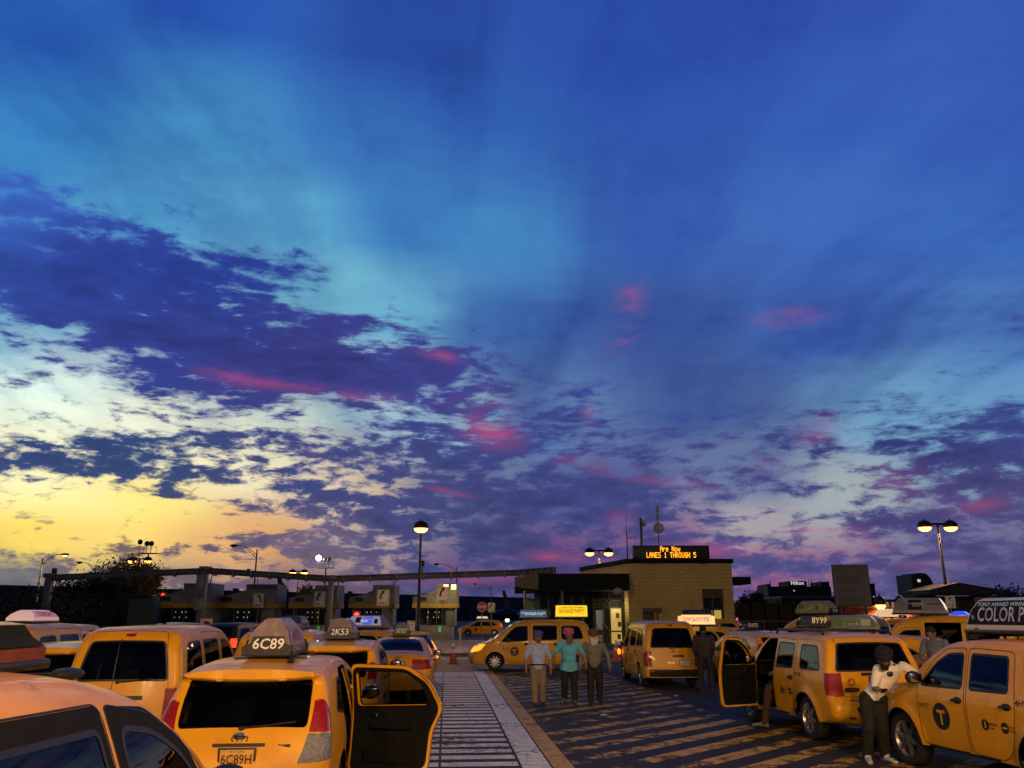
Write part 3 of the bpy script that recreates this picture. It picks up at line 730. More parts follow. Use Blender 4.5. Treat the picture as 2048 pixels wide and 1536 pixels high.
KS['sedan'] = dict(
 top=[(-2.33,.28,.14,.06),(-2.38,.5,.18,.10),(-2.36,.75,.16,.08),(-2.30,.98,.14,.06),(-2.2,1.06,.14,.05),(-1.85,1.10,.12,.04),(-1.66,1.13,.10,.05),(-1.05,1.39,.09,.05),(-.75,1.445,.10,.03),(-.2,1.47,.10,.02),(.3,1.44,.10,.03),(.6,1.36,.09,.05),(1.38,.98,.10,.06),(1.6,.93,.14,.05),(2.1,.80,.18,.07),(2.36,.60,.2,.12),(2.42,.4,.18,.13),(2.36,.22,.12,.1)],
 wz=[(.18,.84),(.35,.88),(.65,.91),(.85,.905),(1.0,.86),(1.25,.74),(1.47,.62)], plan=(.09,.20), sill=.21, belt=.95, wheels=[(-1.37,.33),(1.40,.33)], flare=.012, seats=[.1,-.75], mirror=(.78,.98), spokes=7, clear=True,
 side=dict(
  front_door=dict(p=[(-.10,.26),(.90,.26),(.96,.7),(1.02,.98),(.55,1.27),(.2,1.37),(-.10,1.40)],t='door',hinge=(.9,.7),handle=(.05,.86),r=.07),
  rear_door=dict(p=[(-.95,.40),(-.80,.26),(-.14,.26),(-.14,1.40),(-.7,1.38),(-1.06,1.20),(-1.14,.98),(-1.02,.75)],t='door',hinge=(-.14,.7),handle=(-.98,.90),r=.07),
  w_front=dict(p=[(-.04,.96),(.95,.94),(.5,1.22),(.2,1.31),(-.04,1.34)],t='glass',**{'in':'front_door'},r=.05),
  w_mid=dict(p=[(-.98,.99),(-.2,.96),(-.2,1.34),(-.66,1.32),(-.9,1.19)],t='glass',**{'in':'rear_door'},r=.05),
  w_rear=dict(p=[(-1.38,1.03),(-1.08,1.01),(-1.0,1.18),(-.82,1.29),(-1.05,1.25)],t='glass',r=.03),
  tail=dict(p=[(-2.5,.74),(-2.15,.78),(-1.98,.97),(-2.4,.99)],t='lamp',ov=(.74,.97,.5,True,.55),r=.02),
  head=dict(p=[(2.5,.5),(2.1,.62),(1.85,.82),(2.5,.72)],t='lamp',n='headlight',ov=(.52,.72,.6,False),r=.02)),
 over=dict(rear_window=dict(t='glass',v=(1.135,1.40),q=(-.90,.90,-.84,.84),r=.07),windshield=dict(t='glass',v=(1.0,1.39),rear=False,q=(-.95,.95,-.86,.86),r=.08)),
 oseams=[(True,.70,1.09,.80,.80)], seams=dict())
KS['highroof'] = dict(  # tall high-roof delivery style taxi
 top=[(-2.18,.30,.08,.02),(-2.22,.5,.08,.03),(-2.21,.7,.08,.03),(-2.18,1.1,.08,.03),(-2.10,1.62,.10,.03),(-2.0,1.92,.12,.03),(-1.86,2.0,.14,.03),(-1.2,2.03,.16,.03),(0.,2.02,.16,.03),(.45,1.96,.15,.04),(.75,1.82,.12,.05),(1.48,1.18,.10,.06),(1.65,1.12,.12,.05),(2.05,1.0,.14,.06),(2.26,.8,.16,.09),(2.34,.5,.16,.1),(2.28,.26,.1,.08)],
 wz=[(.22,.82),(.4,.87),(.75,.89),(1.1,.88),(1.5,.83),(1.85,.77),(2.05,.72)], plan=(.02,.14), sill=.26, belt=1.15, wheels=[(-1.35,.33),(1.52,.33)], flare=.02, seats=[.3,-.7], mirror=(.95,1.2), spokes=7, clear=True,
 side=dict(
  front_door=dict(p=[(.1,.30),(.98,.30),(1.08,.8),(1.2,1.2),(.82,1.55),(.6,1.72),(.1,1.74)],t='door',hinge=(1.05,.8),handle=(.24,1.0),r=.07),
  rear_door=dict(p=[(-.92,.30),(.06,.30),(.06,1.86),(-.92,1.86)],t='door',hinge=(-.43,.8),handle=(-.8,1.0),r=.06),
  w_front=dict(p=[(.18,1.18),(1.1,1.16),(.78,1.5),(.58,1.64),(.18,1.66)],t='glass',**{'in':'front_door'},r=.06),
  w_mid=dict(p=[(-.82,1.18),(-.04,1.18),(-.04,1.66),(-.82,1.66)],t='glass',**{'in':'rear_door'},r=.06),
  w_rear=dict(p=[(-1.95,1.22),(-1.04,1.2),(-1.04,1.66),(-1.85,1.66)],t='glass',r=.06),
  tail=dict(p=[(-2.3,.66),(-2.12,.68),(-2.08,1.3),(-2.3,1.32)],t='lamp',ov=(.66,1.3,.9,True),r=.02),
  head=dict(p=[(2.4,.7),(2.0,.8),(1.8,1.02),(2.4,.92)],t='lamp',n='headlight',ov=(.7,.92,.6,False),r=.02)),
 over=dict(rear_window=dict(t='glass',v=(1.22,1.68),q=(-.84,.84,-.80,.80),r=.06),windshield=dict(t='glass',v=(1.2,1.84),rear=False,q=(-.96,.96,-.86,.86),r=.07),rear_bumper=dict(t='black',v=(.33,.5),q=(-.98,.98,-.98,.98),r=.02)),
 oseams=[(True,.52,1.86,.9,.86)], seams=dict(rail=[(-2.0,1.72),(0.,1.76)]))
KS['minivan'] = dict(  # long rounded minivan
 top=[(-2.5,.3,.14,.05),(-2.55,.5,.16,.08),(-2.52,.75,.14,.08),(-2.46,1.1,.12,.06),(-2.30,1.5,.12,.06),(-2.18,1.68,.12,.05),(-1.95,1.745,.14,.04),(-1.2,1.785,.16,.04),(0.,1.79,.17,.04),(.5,1.75,.17,.04),(.85,1.66,.16,.05),(1.25,1.46,.13,.07),(1.85,1.10,.13,.08),(2.0,1.04,.14,.06),(2.3,.9,.2,.07),(2.5,.7,.2,.12),(2.55,.45,.2,.14),(2.48,.24,.14,.1)],
 wz=[(.2,.93),(.4,.975),(.8,.99),(1.05,.98),(1.2,.95),(1.5,.84),(1.8,.70)], plan=(.06,.22), sill=.24, belt=1.08, wheels=[(-1.5,.34),(1.55,.34)], flare=.01, seats=[.55,-.5,-1.3], mirror=(1.36,1.12), spokes=6, clear=True,
 side=dict(
  front_door=dict(p=[(.32,.28),(1.22,.28),(1.32,.7),(1.52,1.12),(1.12,1.42),(.80,1.58),(.32,1.66)],t='door',hinge=(1.3,.8),handle=(.45,.95),r=.08),
  rear_door=dict(p=[(-.75,.28),(.28,.28),(.28,1.665),(-.75,1.69)],t='door',hinge=(-.2,.8),handle=(.15,.95),r=.06),
  sur_f=dict(p=[(.325,1.05),(1.50,1.03),(1.16,1.42),(.84,1.60),(.325,1.655)],t='black',n='window_surround',**{'in':'front_door'},r=.05),
  sur_r=dict(p=[(-.745,1.07),(.275,1.05),(.275,1.66),(-.745,1.685)],t='black',n='window_surround',**{'in':'rear_door'},r=.03),
  w_front=dict(p=[(.42,1.10),(1.42,1.07),(1.06,1.36),(.78,1.49),(.42,1.55)],t='glass',**{'in':'front_door'},r=.10),
  w_mid=dict(p=[(-.66,1.12),(.20,1.10),(.20,1.56),(-.66,1.58)],t='glass',**{'in':'rear_door'},r=.05),
  w_rear=dict(p=[(-2.15,1.2),(-.86,1.12),(-.86,1.58),(-1.9,1.54)],t='glass',r=.06),
  tail=dict(p=[(-2.6,.85),(-2.4,.86),(-2.3,1.2),(-2.6,1.24)],t='lamp',ov=(.85,1.2,.82,True),r=.02),
  head=dict(p=[(2.6,.62),(2.3,.7),(1.95,.95),(2.6,.85)],t='lamp',n='headlight',ov=(.62,.82,.6,False),r=.02)),
 over=dict(rear_window=dict(t='glass',v=(1.14,1.58),q=(-.88,.88,-.84,.84),r=.06),windshield=dict(t='glass',v=(1.1,1.64),rear=False,q=(-.95,.95,-.84,.84),r=.08)),
 oseams=[(True,.7,1.70,.86,.88)], seams=dict())
# ---------- taxis: fittings, rooftop signs, lettering, placing ----------
capm = mat('sign_cap_plastic', (.26, .20, .21), .25, 0, .15, 8, 0, 1, .3)
trayb = mat('sign_tray', (.012, .012, .013), .35, 0, .2, 12, .1, 90)
platew = mat('plate_white', (.5, .52, .52), .4, 0, .1, 20); plateo = mat('plate_orange', (.62, .30, .03), .4, 0, .1, 20)
inkb = mat('ink_black', (.01, .01, .012), .5); inkblue = mat('ink_blue', (.02, .05, .2), .5)
orail = mat('roof_rail', (.015, .015, .016), .4)
def lit(name, col, e): return mat('lit_' + name, col, .4, emit=col, estr=e)
def roof_sign(root, y, z, L=1.2, w=.26, H=.36, panel=None, lines=(), cap=None, number=None, top=.42, x=0, ends=(.07, .15), patches=()):
    lo, mid = .06, .62
    w1, w2 = w * .82, w * top; e1, e2 = ends
    sec = [(w, L / 2, 0), (w, L / 2, lo), (w1, L / 2 - e1, mid * H), (w2, L / 2 - e2, H * .93), (w2 * .6, L / 2 - e2 - .03, H)]
    b = MB(); b.box((x, y, z - .02), (w * 2 + .05, L + .06, .05), 1, bev=.015)
    for yy in (-.35, .35): b.box((x, y + yy * L, z - .07), (w * 2 + .3, .05, .03), 1); [b.box((x + s_ * (w + .12), y + yy * L, z - .09), (.06, .09, .05), 1) for s_ in (-1, 1)]
    vs = []; 
    for (a, c, h) in sec: vs += [(x - a, y - c, z + h), (x + a, y - c, z + h), (x + a, y + c, z + h), (x - a, y + c, z + h)]
    fs = []
    for i in range(4):
        for k in range(4): fs.append((i * 4 + k, i * 4 + (k + 1) % 4, i * 4 + 4 + (k + 1) % 4, i * 4 + 4 + k))
    fs.append((16, 17, 18, 19)); b.add(vs, fs, 0)
    so = b.build('roof_sign', [cap or capm, trayb], root, sharp=28)
    pm = panel or capm
    for s_ in (1, -1):
        a0, a1 = Vector((w * 1.0, 0, lo * .9 + .02)), Vector((w2 * 1.02, 0, H * .90))
        A, B, Cc = Vector((w + .004, 0, lo + .01)), Vector((w1 + .006, 0, mid * H)), Vector((w2 + .006, 0, H * .91))
        p = MB(); l0, l1, l2 = L / 2 - .03, L / 2 - e1 - .02, L / 2 - e2 - .02
        p.add([(x + s_ * A.x, y - l0, z + A.z), (x + s_ * A.x, y + l0, z + A.z), (x + s_ * B.x, y + l1, z + B.z), (x + s_ * B.x, y - l1, z + B.z), (x + s_ * Cc.x, y + l2, z + Cc.z), (x + s_ * Cc.x, y - l2, z + Cc.z)], [(0, 1, 2, 3), (3, 2, 4, 5)], 0)
        mats = [pm]
        def plane(f, off=.006):                       # frame on the lower (f<.5) to upper panel
            up = (B - A) if f < .6 else (Cc - B); up = Vector((s_ * up.x, 0, up.z)).normalized(); c = A.lerp(Cc, f)
            q = (B.x - A.x) / (B.z - A.z); cx = A.x + (c.z - A.z) * q if c.z < B.z else B.x + (c.z - B.z) * (Cc.x - B.x) / (Cc.z - B.z)
            M = face_M((x + s_ * (cx + off), y, z + c.z), (0, s_, 0), up); return M
        for (px0, px1, f0, f1, m) in patches:
            mats.append(m); k = len(mats) - 1
            za, zb_ = A.z + (Cc.z - A.z) * f0, A.z + (Cc.z - A.z) * f1; n = 4; vv = []
            for i in range(n + 1):
                zz = za + (zb_ - za) * i / n; cx = A.x + (zz - A.z) * (B.x - A.x) / (B.z - A.z) if zz < B.z else B.x + (zz - B.z) * (Cc.x - B.x) / (Cc.z - B.z)
                vv += [(x + s_ * (cx + .005), y + s_ * px0 * L / 2, z + zz), (x + s_ * (cx + .005), y + s_ * px1 * L / 2, z + zz)]
            p.add(vv, [(2 * i, 2 * i + 1, 2 * i + 3, 2 * i + 2) for i in range(n)], k)
        for (t, f, sz, m, *mw) in lines:
            mats.append(m); p.text(t, sz, plane(f, .009), len(mats) - 1, maxw=(mw[0] if mw else L * .84), bold=.012)
        p.build('sign_panel', mats, so, flip=True)
    if number:
        for s_ in (1, -1):
            n = MB(); yb = y - s_ * (L / 2 + .035)
            pol = [(-w - .04, -.03), (w + .04, -.03), (w + .04, .06), (w - .05, .10), (w - .07, .17), (-w + .07, .17), (-w + .05, .10), (-w - .04, .06)]
            n.prism([(x + a, z + b_) for a, b_ in pol], yb - .012, yb + .012, 0)
            n.text(number, .155, face_M((x, yb - s_ * .015, z + .085), (s_, 0, 0), (0, 0, 1)), 1, maxw=w * 1.5, bold=.015, shear=.12)
            n.build('number_board', [trayb, white], so, sharp=20)
    return so
def far_sign(*a, **k): return roof_sign(*a, **k)
KINDS = {}
for k in KS: KINDS[k] = build_kind('yellow_taxi', KS[k])
FREE = dict(KINDS)
def decals(root, S, number, big=True):
    for sgn in (1, -1):
        sd = 'r' if sgn > 0 else 'l'; ds = {c['role'][:-1]: c for c in root.children if c.get('role', '').endswith(sd) and c.name.startswith('door')}
        if 'front_door' not in ds: continue
        fd, rd = ds['front_door'], ds['rear_door']
        def on(par, items, nm, mats):
            mb = MB(); l0 = par.location
            for (typ, u, z, a) in items:
                if typ == 'disc':
                    vs = [(u + a * math.cos(t) , z + a * math.sin(t)) for t in np.linspace(0, 2 * PI, 29)[:-1]]; vs = [(u, z)] + vs
                    fs = [(0, 1 + i, 1 + (i + 1) % 28) for i in range(28)]; uv = vs; off, mi = .003, 0
                elif typ == 'rect':
                    hu, hz = a; uv = [(u - hu, z - hz), (u + hu, z - hz), (u + hu, z + hz), (u - hu, z + hz)]; fs = [(0, 1, 2, 3)]; off, mi = .005, 1
                else:
                    g, fs = text_geo(typ, .012, 0); uv = [(u + sgn * p[0] * a, z + p[1] * a) for p in g]; off, mi = .004, 0
                P3 = S.side(uv, off); mb.add([(sgn * p[0] - l0[0], p[1] - l0[1], p[2] - l0[2]) for p in P3], fs, mi)
            mb.build(nm, mats, par, flip=True)
        bz = S.sp['belt']; fu = fd.location.y - .45
        on(fd, [('disc', fu, bz - .37, .17), ('rect', fu, bz - .31, (.085, .018)), ('rect', fu, bz - .39, (.02, .085)), ('NYC', fu + .33, bz - .27, .10)], 'taxi_emblem', [inkb, paint])
        ru = rd.location.y - (.45 if 'hinge' and rd.location.y > -.2 else 0)
        on(rd, [('disc', ru + .14, bz - .38, .065), ('rect', ru + .14, bz - .38, (.012, .04)), ('disc', ru - .19, bz - .38, .065), ('rect', ru - .19, bz - .38, (.04, .012)),
                ('METERED', ru + (.0 if 1 else 0) + .14 - sgn * -.135, bz - .365, .038), ('FARE', ru + .14 + sgn * .12, bz - .41, .038), ('FLAT', ru - .19 + sgn * .12, bz - .365, .038), ('RATE', ru - .19 + sgn * .12, bz - .41, .038)], 'fare_lettering', [inkb, paint])
        if number:
            mb = MB(); g, fs = text_geo(number, .01, .1); u0, z0 = {'suv': (-1.02, bz - .08)}.get(root['bodykind'], (S.sp['wheels'][0][0] + .35, bz - .06)); uv = [(u0 + sgn * p[0] * .11, z0 + p[1] * .11) for p in g]
            P3 = S.side(uv, .004); mb.add([(sgn * p[0], p[1], p[2]) for p in P3], fs); mb.build('medallion_number', [inkb], root, flip=True)
def plate(root, S, z, text, m=None, x=0., state='NEW YORK'):
    s0 = S.s_of(z, True); u, v, nx, nz, r, c = S.at_s(s0); y = u - c - .012
    b = MB(); b.box((x, y, z), (.31, .012, .155), 0, bev=.004); b.box((x, y + .012, z), (.35, .02, .19), 2, bev=.006)
    b.text(text, .115, face_M((x, y - .0075, z - .008), (1, 0, 0), (0, 0, 1)), 1, maxw=.28, bold=.01)
    b.text(state, .026, face_M((x, y - .0075, z + .062), (1, 0, 0), (0, 0, 1)), 1, maxw=.2)
    b.build('license_plate', [m or platew, inkblue if not m else inkb, black], root)
def badge(root, S, z, kind='oval'):
    s0 = S.s_of(z, True); u, v, nx, nz, r, c = S.at_s(s0); y = u - c
    b = MB(); M = face_M((0, y - .012, z), (1, 0, 0), (0, -nz * 0 + .0, 1))
    if kind == 'oval':
        for (rx, rz, cx, cz) in ((.072, .05, 0, 0), (.024, .045, 0, -.002), (.052, .02, 0, .018)):
            b.tube([M @ Vector((cx + rx * math.cos(t), cz + rz * math.sin(t), 0)) for t in np.linspace(0, 2 * PI, 25)], .0075, 5, 0, False)
        b.ball((0, y + .006, z), (.066, .008, .045), 16, 8, 1)
    elif kind == 'ring':
        b.tube([M @ Vector((.045 * math.cos(t), .045 * math.sin(t), 0)) for t in np.linspace(0, 2 * PI, 21)], .008, 5, 0, False); b.box((0, y - .01, z), (.12, .01, .02), 0)
    else: b.ball((0, y - .003, z), (.06, .012, .03), 16, 8, 1); b.tube([M @ Vector((.062 * math.cos(t), .031 * math.sin(t), 0)) for t in np.linspace(0, 2 * PI, 21)], .005, 5, 0, False)
    b.build('maker_badge', [chrome, mat('badge_blue', (.01, .02, .08), .2)], root)
def taxi(kind, px, t, h, label, ref='rear', group='yellow taxis waiting in the lot', name='yellow_taxi', deco=True, number=None, cat='taxi', xy=None, grey=None):
    root, S = KINDS[kind]
    if kind in FREE: del FREE[kind]; o = root
    else:
        o = proto_copy(kind)
    o.name = name; o['bodykind'] = kind
    hh = R(h); f = Vector((-math.sin(hh), math.cos(hh), 0))
    if xy: p = Vector((xy[0], xy[1], 0))
    else:
        p = Vector(((px - 1024) / FPX * t, t * 1.052, 0))
        if ref == 'rear': p += f * (-S.u0)
    o.location = p; o.rotation_euler = (0, 0, hh)
    tag(o, label, cat, group)
    if deco: decals(o, S, number)
    if grey: 
        for c in list(o.children_recursive):
            if c.type == 'MESH' and paint.name in [m.name for m in c.data.materials]:
                c.data = c.data.copy()
                for i, m in enumerate(c.data.materials):
                    if m.name == paint.name: c.data.materials[i] = grey
    return o, S
PRO = {}
for k in KS:                                          # a hidden-from-nothing template list: (children tuples) to copy later
    PRO[k] = [(c, c.data, [(g, g.data) for g in c.children]) for c in KINDS[k][0].children]
def proto_copy(kind):
    r = bpy.data.objects.new('yellow_taxi', None); COL.objects.link(r)
    for c, cdat, gs in PRO[kind]:
        d = c.copy(); d.data = cdat; COL.objects.link(d); d.parent = r; d.rotation_euler = (0, 0, 0)
        if c.name in REST: d.location = REST[c.name]
        for g, gdat in gs: e = g.copy(); e.data = gdat; COL.objects.link(e); e.parent = d
    return r
REST = {c.name: tuple(c.location) for k in KS for c, _, _ in PRO[k]}
def role(o, r): return [c for c in o.children_recursive if c.get('role') == r]
def open_door(o, r, deg):
    for c in role(o, r): c.rotation_euler = (0, 0, R(deg))
def lens(o, r, m):
    for c in role(o, r): c.data = c.data.copy(); c.data.materials[0] = m
# ---------- people ----------
def person(label, loc, rz, joints, mats, h=1.72, extra=None, vox=.014, group=None, head_turn=0, head_tilt=0, belly=0., name='person', sleeves='short', scale=1.0, shirt_out=False):
    # joints: pelvis-centred frame, x to the person's left... here +X right hand side, +Y the way they face, Z up
    J = dict(hip=(.0, 0, .93), chest=(0, .0, 1.30), neck=(0, .01, 1.48), head=(0, .03, 1.60),
             shR=(.185, 0, 1.41), elR=(.25, -.02, 1.12), wrR=(.27, .06, .87), shL=(-.185, 0, 1.41), elL=(-.25, -.02, 1.12), wrL=(-.27, .06, .87),
             hpR=(.09, 0, .90), knR=(.10, .02, .50), anR=(.10, 0, .09), toR=(.12, .17, .03), hpL=(-.09, 0, .90), knL=(-.10, .02, .50), anL=(-.10, 0, .09), toL=(-.12, .17, .03))
    J.update(joints); J = {k: Vector(v) for k, v in J.items()}
    mb = MB(); segs = []
    def limb(names, rs, mi, n=10, cap=True):
        pts = [J[k] if isinstance(k, str) else Vector(k) for k in names]
        P2, R2 = [], []
        for i in range(len(pts) - 1):
            for k in range(4): t = k / 4; P2.append(pts[i].lerp(pts[i + 1], t)); R2.append(rs[i] + (rs[i + 1] - rs[i]) * t)
            segs.append((pts[i], pts[i + 1], mi))
        P2.append(pts[-1]); R2.append(rs[-1]); mb.tube(P2, R2, n)
        mb.ball(P2[0], R2[0] * .99, 10, 7); mb.ball(P2[-1], R2[-1] * .99, 10, 7)
    hip, ch, nk = J['hip'], J['chest'], J['neck']
    # torso: stacked ellipses facing the body's front
    right = (J['shR'] - J['shL']).normalized()
    tp = [(hip + Vector((0, 0, -.06)), .165, .115), (hip + Vector((0, 0, .03)), .175, .125 + belly * .5), (hip.lerp(ch, .35), .165, .12 + belly), (hip.lerp(ch, .7), .172, .118 + belly * .6), (ch, .185, .115), (ch.lerp(nk, .5), .19, .10), (ch.lerp(nk, .72), .15, .08), (ch.lerp(nk, .9), .075, .062), (nk, .058, .06)]
    vs, fs = [], []; n = 18
    for (p, a, b) in tp:
        ax = right; up = (nk - hip).normalized(); fw = up.cross(ax).normalized()
        for k in range(n): an = 2 * PI * k / n; vs.append(p + ax * (a * math.cos(an)) + fw * ((b if math.sin(an) > 0 else b * .85) * math.sin(an)))
    for i in range(len(tp) - 1):
        for k in range(n): fs.append((i * n + k, i * n + (k + 1) % n, (i + 1) * n + (k + 1) % n, (i + 1) * n + k))
    fs += [tuple(range(n))[::-1], tuple((len(tp) - 1) * n + k for k in range(n))]; mb.add(vs, fs)
    segs.append((hip + Vector((0, 0, .02)), ch, 1)); segs.append((ch, ch.lerp(nk, .75), 1)); segs.append((J['shR'], J['shL'], 1)); segs.append((hip, hip + Vector((0, 0, -.1)), 2))
    for s_ in 'RL':
        limb(['hp' + s_, 'kn' + s_, 'an' + s_], [.106, .084, .068], 2)
        e, w = J['el' + s_], J['wr' + s_]; sh = J['sh' + s_]
        k = .72; mid = sh.lerp(e, k)
        if sleeves == 'short': limb([sh, mid], [.070, .066], 1); limb([mid, e, w], [.046, .043, .028], 0)
        else: limb([sh, e, e.lerp(w, .93)], [.070, .056, .043], 1); limb([e.lerp(w, .93), w], [.028, .026], 0)
        # hand: palm, thumb, four fingers curled
        d = (w - e).normalized(); side = right if s_ == 'R' else -right; fwd = d.cross(side); fwd = fwd if fwd.y > 0 else -fwd
        fwd.normalize(); pw = J.get('grip' + s_); cd_ = d if pw is None else (pw - w).normalized()
        kn = w + cd_ * .09; mb.tube([w, w + cd_ * .04, kn], [(.024, .022), (.036, .02), (.038, .018)], 8)
        segs.append((w, kn, 0))
        inn = -side
        for q in range(4):
            b0 = kn + fwd * (.027 - .018 * q); l = (.07, .08, .075, .06)[q]
            p1 = b0 + cd_ * l * .5 + inn * .008; p2 = p1 + (cd_ * .6 + inn * .8).normalized() * l * .5
            mb.tube([b0 - cd_ * .015, b0, p1, p2], [.0105, .0105, .0095, .008], 6); segs.append((b0, p2, 0))
        t0 = w + cd_ * .03 + fwd * .025; t1 = t0 + (fwd * .6 + cd_ * .8).normalized() * .04; t2 = t1 + (cd_ + inn * .4).normalized() * .03
        mb.tube([t0, t1, t2], [.013, .0115, .009], 6); segs.append((t0, t2, 0))
        # foot
        a, t = J['an' + s_], J['to' + s_]; fd = (t - a); fd.z = 0; fd.normalize(); heel = a - fd * .06; heel.z = t.z + .012
        mb.tube([heel, a.lerp(t, .35) + Vector((0, 0, -.022)), a.lerp(t, .75), t + fd * .06], [(.036, .04), (.042, .042), (.046, .034), (.036, .024)], 10); segs.append((heel, t + fd * .06, 3)); segs.append((a, a.lerp(t, .3), 3))
    # neck and head, with nose, brow, ears, chin
    hd = J['head']; limb(['neck', hd + Vector((0, -.01, -.04))], [.055, .052], 0, 10)
    Mh = Matrix.Translation(hd) @ rotM(R(head_turn), 'Z') @ rotM(R(head_tilt), 'X')
    mb.ball((0, 0, .03), (.076, .094, .105), 18, 14, M=Mh); mb.ball((0, .03, -.05), (.052, .058, .06), 12, 8, M=Mh)
    mb.tube([Mh @ Vector(p) for p in ((0, .085, .04), (0, .112, -.002), (0, .098, -.012))], [.010, .016, .012], 6)
    for e in (-1, 1): mb.ball((e * .078, 0, .0), (.012, .022, .032), 8, 6, M=Mh)
    mb.ball((0, .09, .035), (.052, .014, .012), 10, 6, M=Mh); mb.ball((0, .088, -.045), (.026, .012, .010), 8, 5, M=Mh)
    segs.append((hd + Vector((0, 0, -.08)), hd + Vector((0, 0, .1)), 0)); segs.append((Mh @ Vector((0, .07, -.04)), Mh @ Vector((0, .08, .05)), 0))
    me0 = bpy.data.meshes.new('person'); me0.from_pydata(mb.v, [], mb.f); ob = bpy.data.objects.new('person', me0); COL.objects.link(ob)
    md = ob.modifiers.new('r', 'REMESH'); md.mode = 'VOXEL'; md.voxel_size = vox
    sm = ob.modifiers.new('s', 'SMOOTH'); sm.factor = .5; sm.iterations = 2
    dg = bpy.context.evaluated_depsgraph_get(); me = bpy.data.meshes.new_from_object(ob.evaluated_get(dg)); bpy.data.objects.remove(ob)
    me.name = 'person'; me.materials.clear()
    for m in mats[:4]: me.materials.append(m)
    nf = len(me.polygons); c = np.empty(nf * 3); me.polygons.foreach_get('center', c); c = c.reshape(-1, 3)
    A = np.array([s[0][:] for s in segs]); B = np.array([s[1][:] for s in segs]); mi = np.array([s[2] for s in segs])
    best = np.full(nf, 1e9); idx = np.zeros(nf, int)
    for a, b, m in zip(A, B, mi):
        ab = b - a; t = np.clip(((c - a) @ ab) / max(1e-9, ab @ ab), 0, 1); d = np.linalg.norm(c - a - t[:, None] * ab, axis=1)
        d = d - {1: .075, 2: .05, 0: .02, 3: .03}[m]
        k = d < best; best[k] = d[k]; idx[k] = m
    me.polygons.foreach_set('material_index', idx.astype(np.int32)); me.polygons.foreach_set('use_smooth', [True] * nf); me.update()
    o = bpy.data.objects.new(name, me); COL.objects.link(o); o.location = loc; o.rotation_euler = (0, 0, rz); o.scale = (scale * 1.10, scale * 1.06, scale)
    tag(o, label, 'person', group)
    if extra: extra(o, Mh, J, right)
    return o
def turban(o, Mh, m, k=1.):
    b = MB()
    for i, (dz, rx, ry, tl) in enumerate(((.075, .100, .118, 8), (.10, .106, .120, -10), (.125, .100, .114, 12), (.148, .085, .098, -6))):
        M = Mh @ Matrix.Translation((0, -.012, dz)) @ rotM(R(tl), 'Y') @ rotM(R(-12), 'X')
        b.tube([M @ Vector((rx * k * math.cos(a), ry * k * math.sin(a), 0)) for a in np.linspace(0, 2 * PI, 21)], .026, 6, 0, False)
    b.ball((0, -.01, .11), (.095 * k, .108 * k, .085), 16, 10, M=Mh); b.build('turban', [m], o)
def beard(o, Mh, m, L=.12, w=.06):
    b = MB(); b.ball((0, .045, -.05 - L * .35), (w, .05, .045 + L * .5), 14, 10, M=Mh); b.ball((0, .03, -.035), (w * 1.2, .06, .05), 14, 8, M=Mh); b.ball((0, .095, -.028), (.034, .014, .014), 8, 5, M=Mh)
    for i in range(26):
        a = random.uniform(-1, 1); b.tube([Mh @ Vector((a * w * .9, .07, -.05)), Mh @ Vector((a * w, .075, -.07 - L * random.uniform(.5, 1.)))], [.010, .003], 5)
    b.build('beard', [m], o)
def hair(o, Mh, m):
    b = MB(); b.ball((0, -.012, .048), (.083, .100, .100), 16, 10, M=Mh); b.ball((0, .05, .125), (.06, .04, .022), 10, 6, M=Mh); b.build('hair', [m], o)
def cloth(name, c, var=.18): return mat(name, c, .85, 0, var, 9, 1.0, 11)
skin = mat('skin_brown', (.25, .135, .085), .55, 0, .12, 20, .1, 90)
# ---------- ground, lot markings, kerbs ----------
def ground_mat(name, c1, c2, rough, patch=True):
    m = bpy.data.materials.new(name); m.use_nodes = True; T = NT(m.node_tree); T.n.clear()
    b = T.new('ShaderNodeBsdfPrincipled'); b.inputs['Specular IOR Level'].default_value = .22; T.l.new(b.outputs[0], T.new('ShaderNodeOutputMaterial').inputs[0])
    P_ = T.new('ShaderNodeNewGeometry').outputs['Position']
    big = T.noise(P_, .16, 5, .6); mid = T.noise(P_, 1.3, 6, .65); fine = T.noise(P_, 70, 3, .7); st_ = T.noise(P_, .55, 4, .5)
    c = T.mix(T.mapr(big, .35, .65), c1, c2); c = T.mix(T.m('MULTIPLY', T.mapr(mid, .45, .7), .5), c, tuple(x * .6 for x in c1))
    c = T.mix(T.m('MULTIPLY', T.mapr(fine, .5, .75), .45), c, tuple(min(1, x * 2.6) for x in c2))
    c = T.mix(T.m('MULTIPLY', T.mapr(st_, .62, .72), .7), c, tuple(x * .35 for x in c1))
    vo = T.new('ShaderNodeTexVoronoi', feature='DISTANCE_TO_EDGE'); T.put(vo.inputs[0], T.v('ADD', P_, T.v('MULTIPLY', T.noise(P_, 1.2, 4, col=True), (.9, .9, 0)))); vo.inputs['Scale'].default_value = .33
    cr = T.mapr(vo.outputs[0], .0, .010, 1, 0); c = T.mix(T.m('MULTIPLY', cr, .75), c, tuple(x * .25 for x in c1))
    T.put(b.inputs['Base Color'], c); T.put(b.inputs['Roughness'], T.mapr(mid, .35, .7, rough, rough * .78, 'LINEAR'))
    bn = T.new('ShaderNodeBump'); bn.inputs['Strength'].default_value = .55; bn.inputs['Distance'].default_value = .012
    T.put(bn.inputs['Height'], T.m('SUBTRACT', T.m('ADD', fine, T.m('MULTIPLY', mid, .6)), cr)); T.l.new(bn.outputs[0], b.inputs['Normal'])
    return m
asphalt = ground_mat('asphalt', (.030, .030, .033), (.048, .047, .050), .78)
concrete = ground_mat('concrete', (.16, .155, .15), (.22, .21, .20), .85)
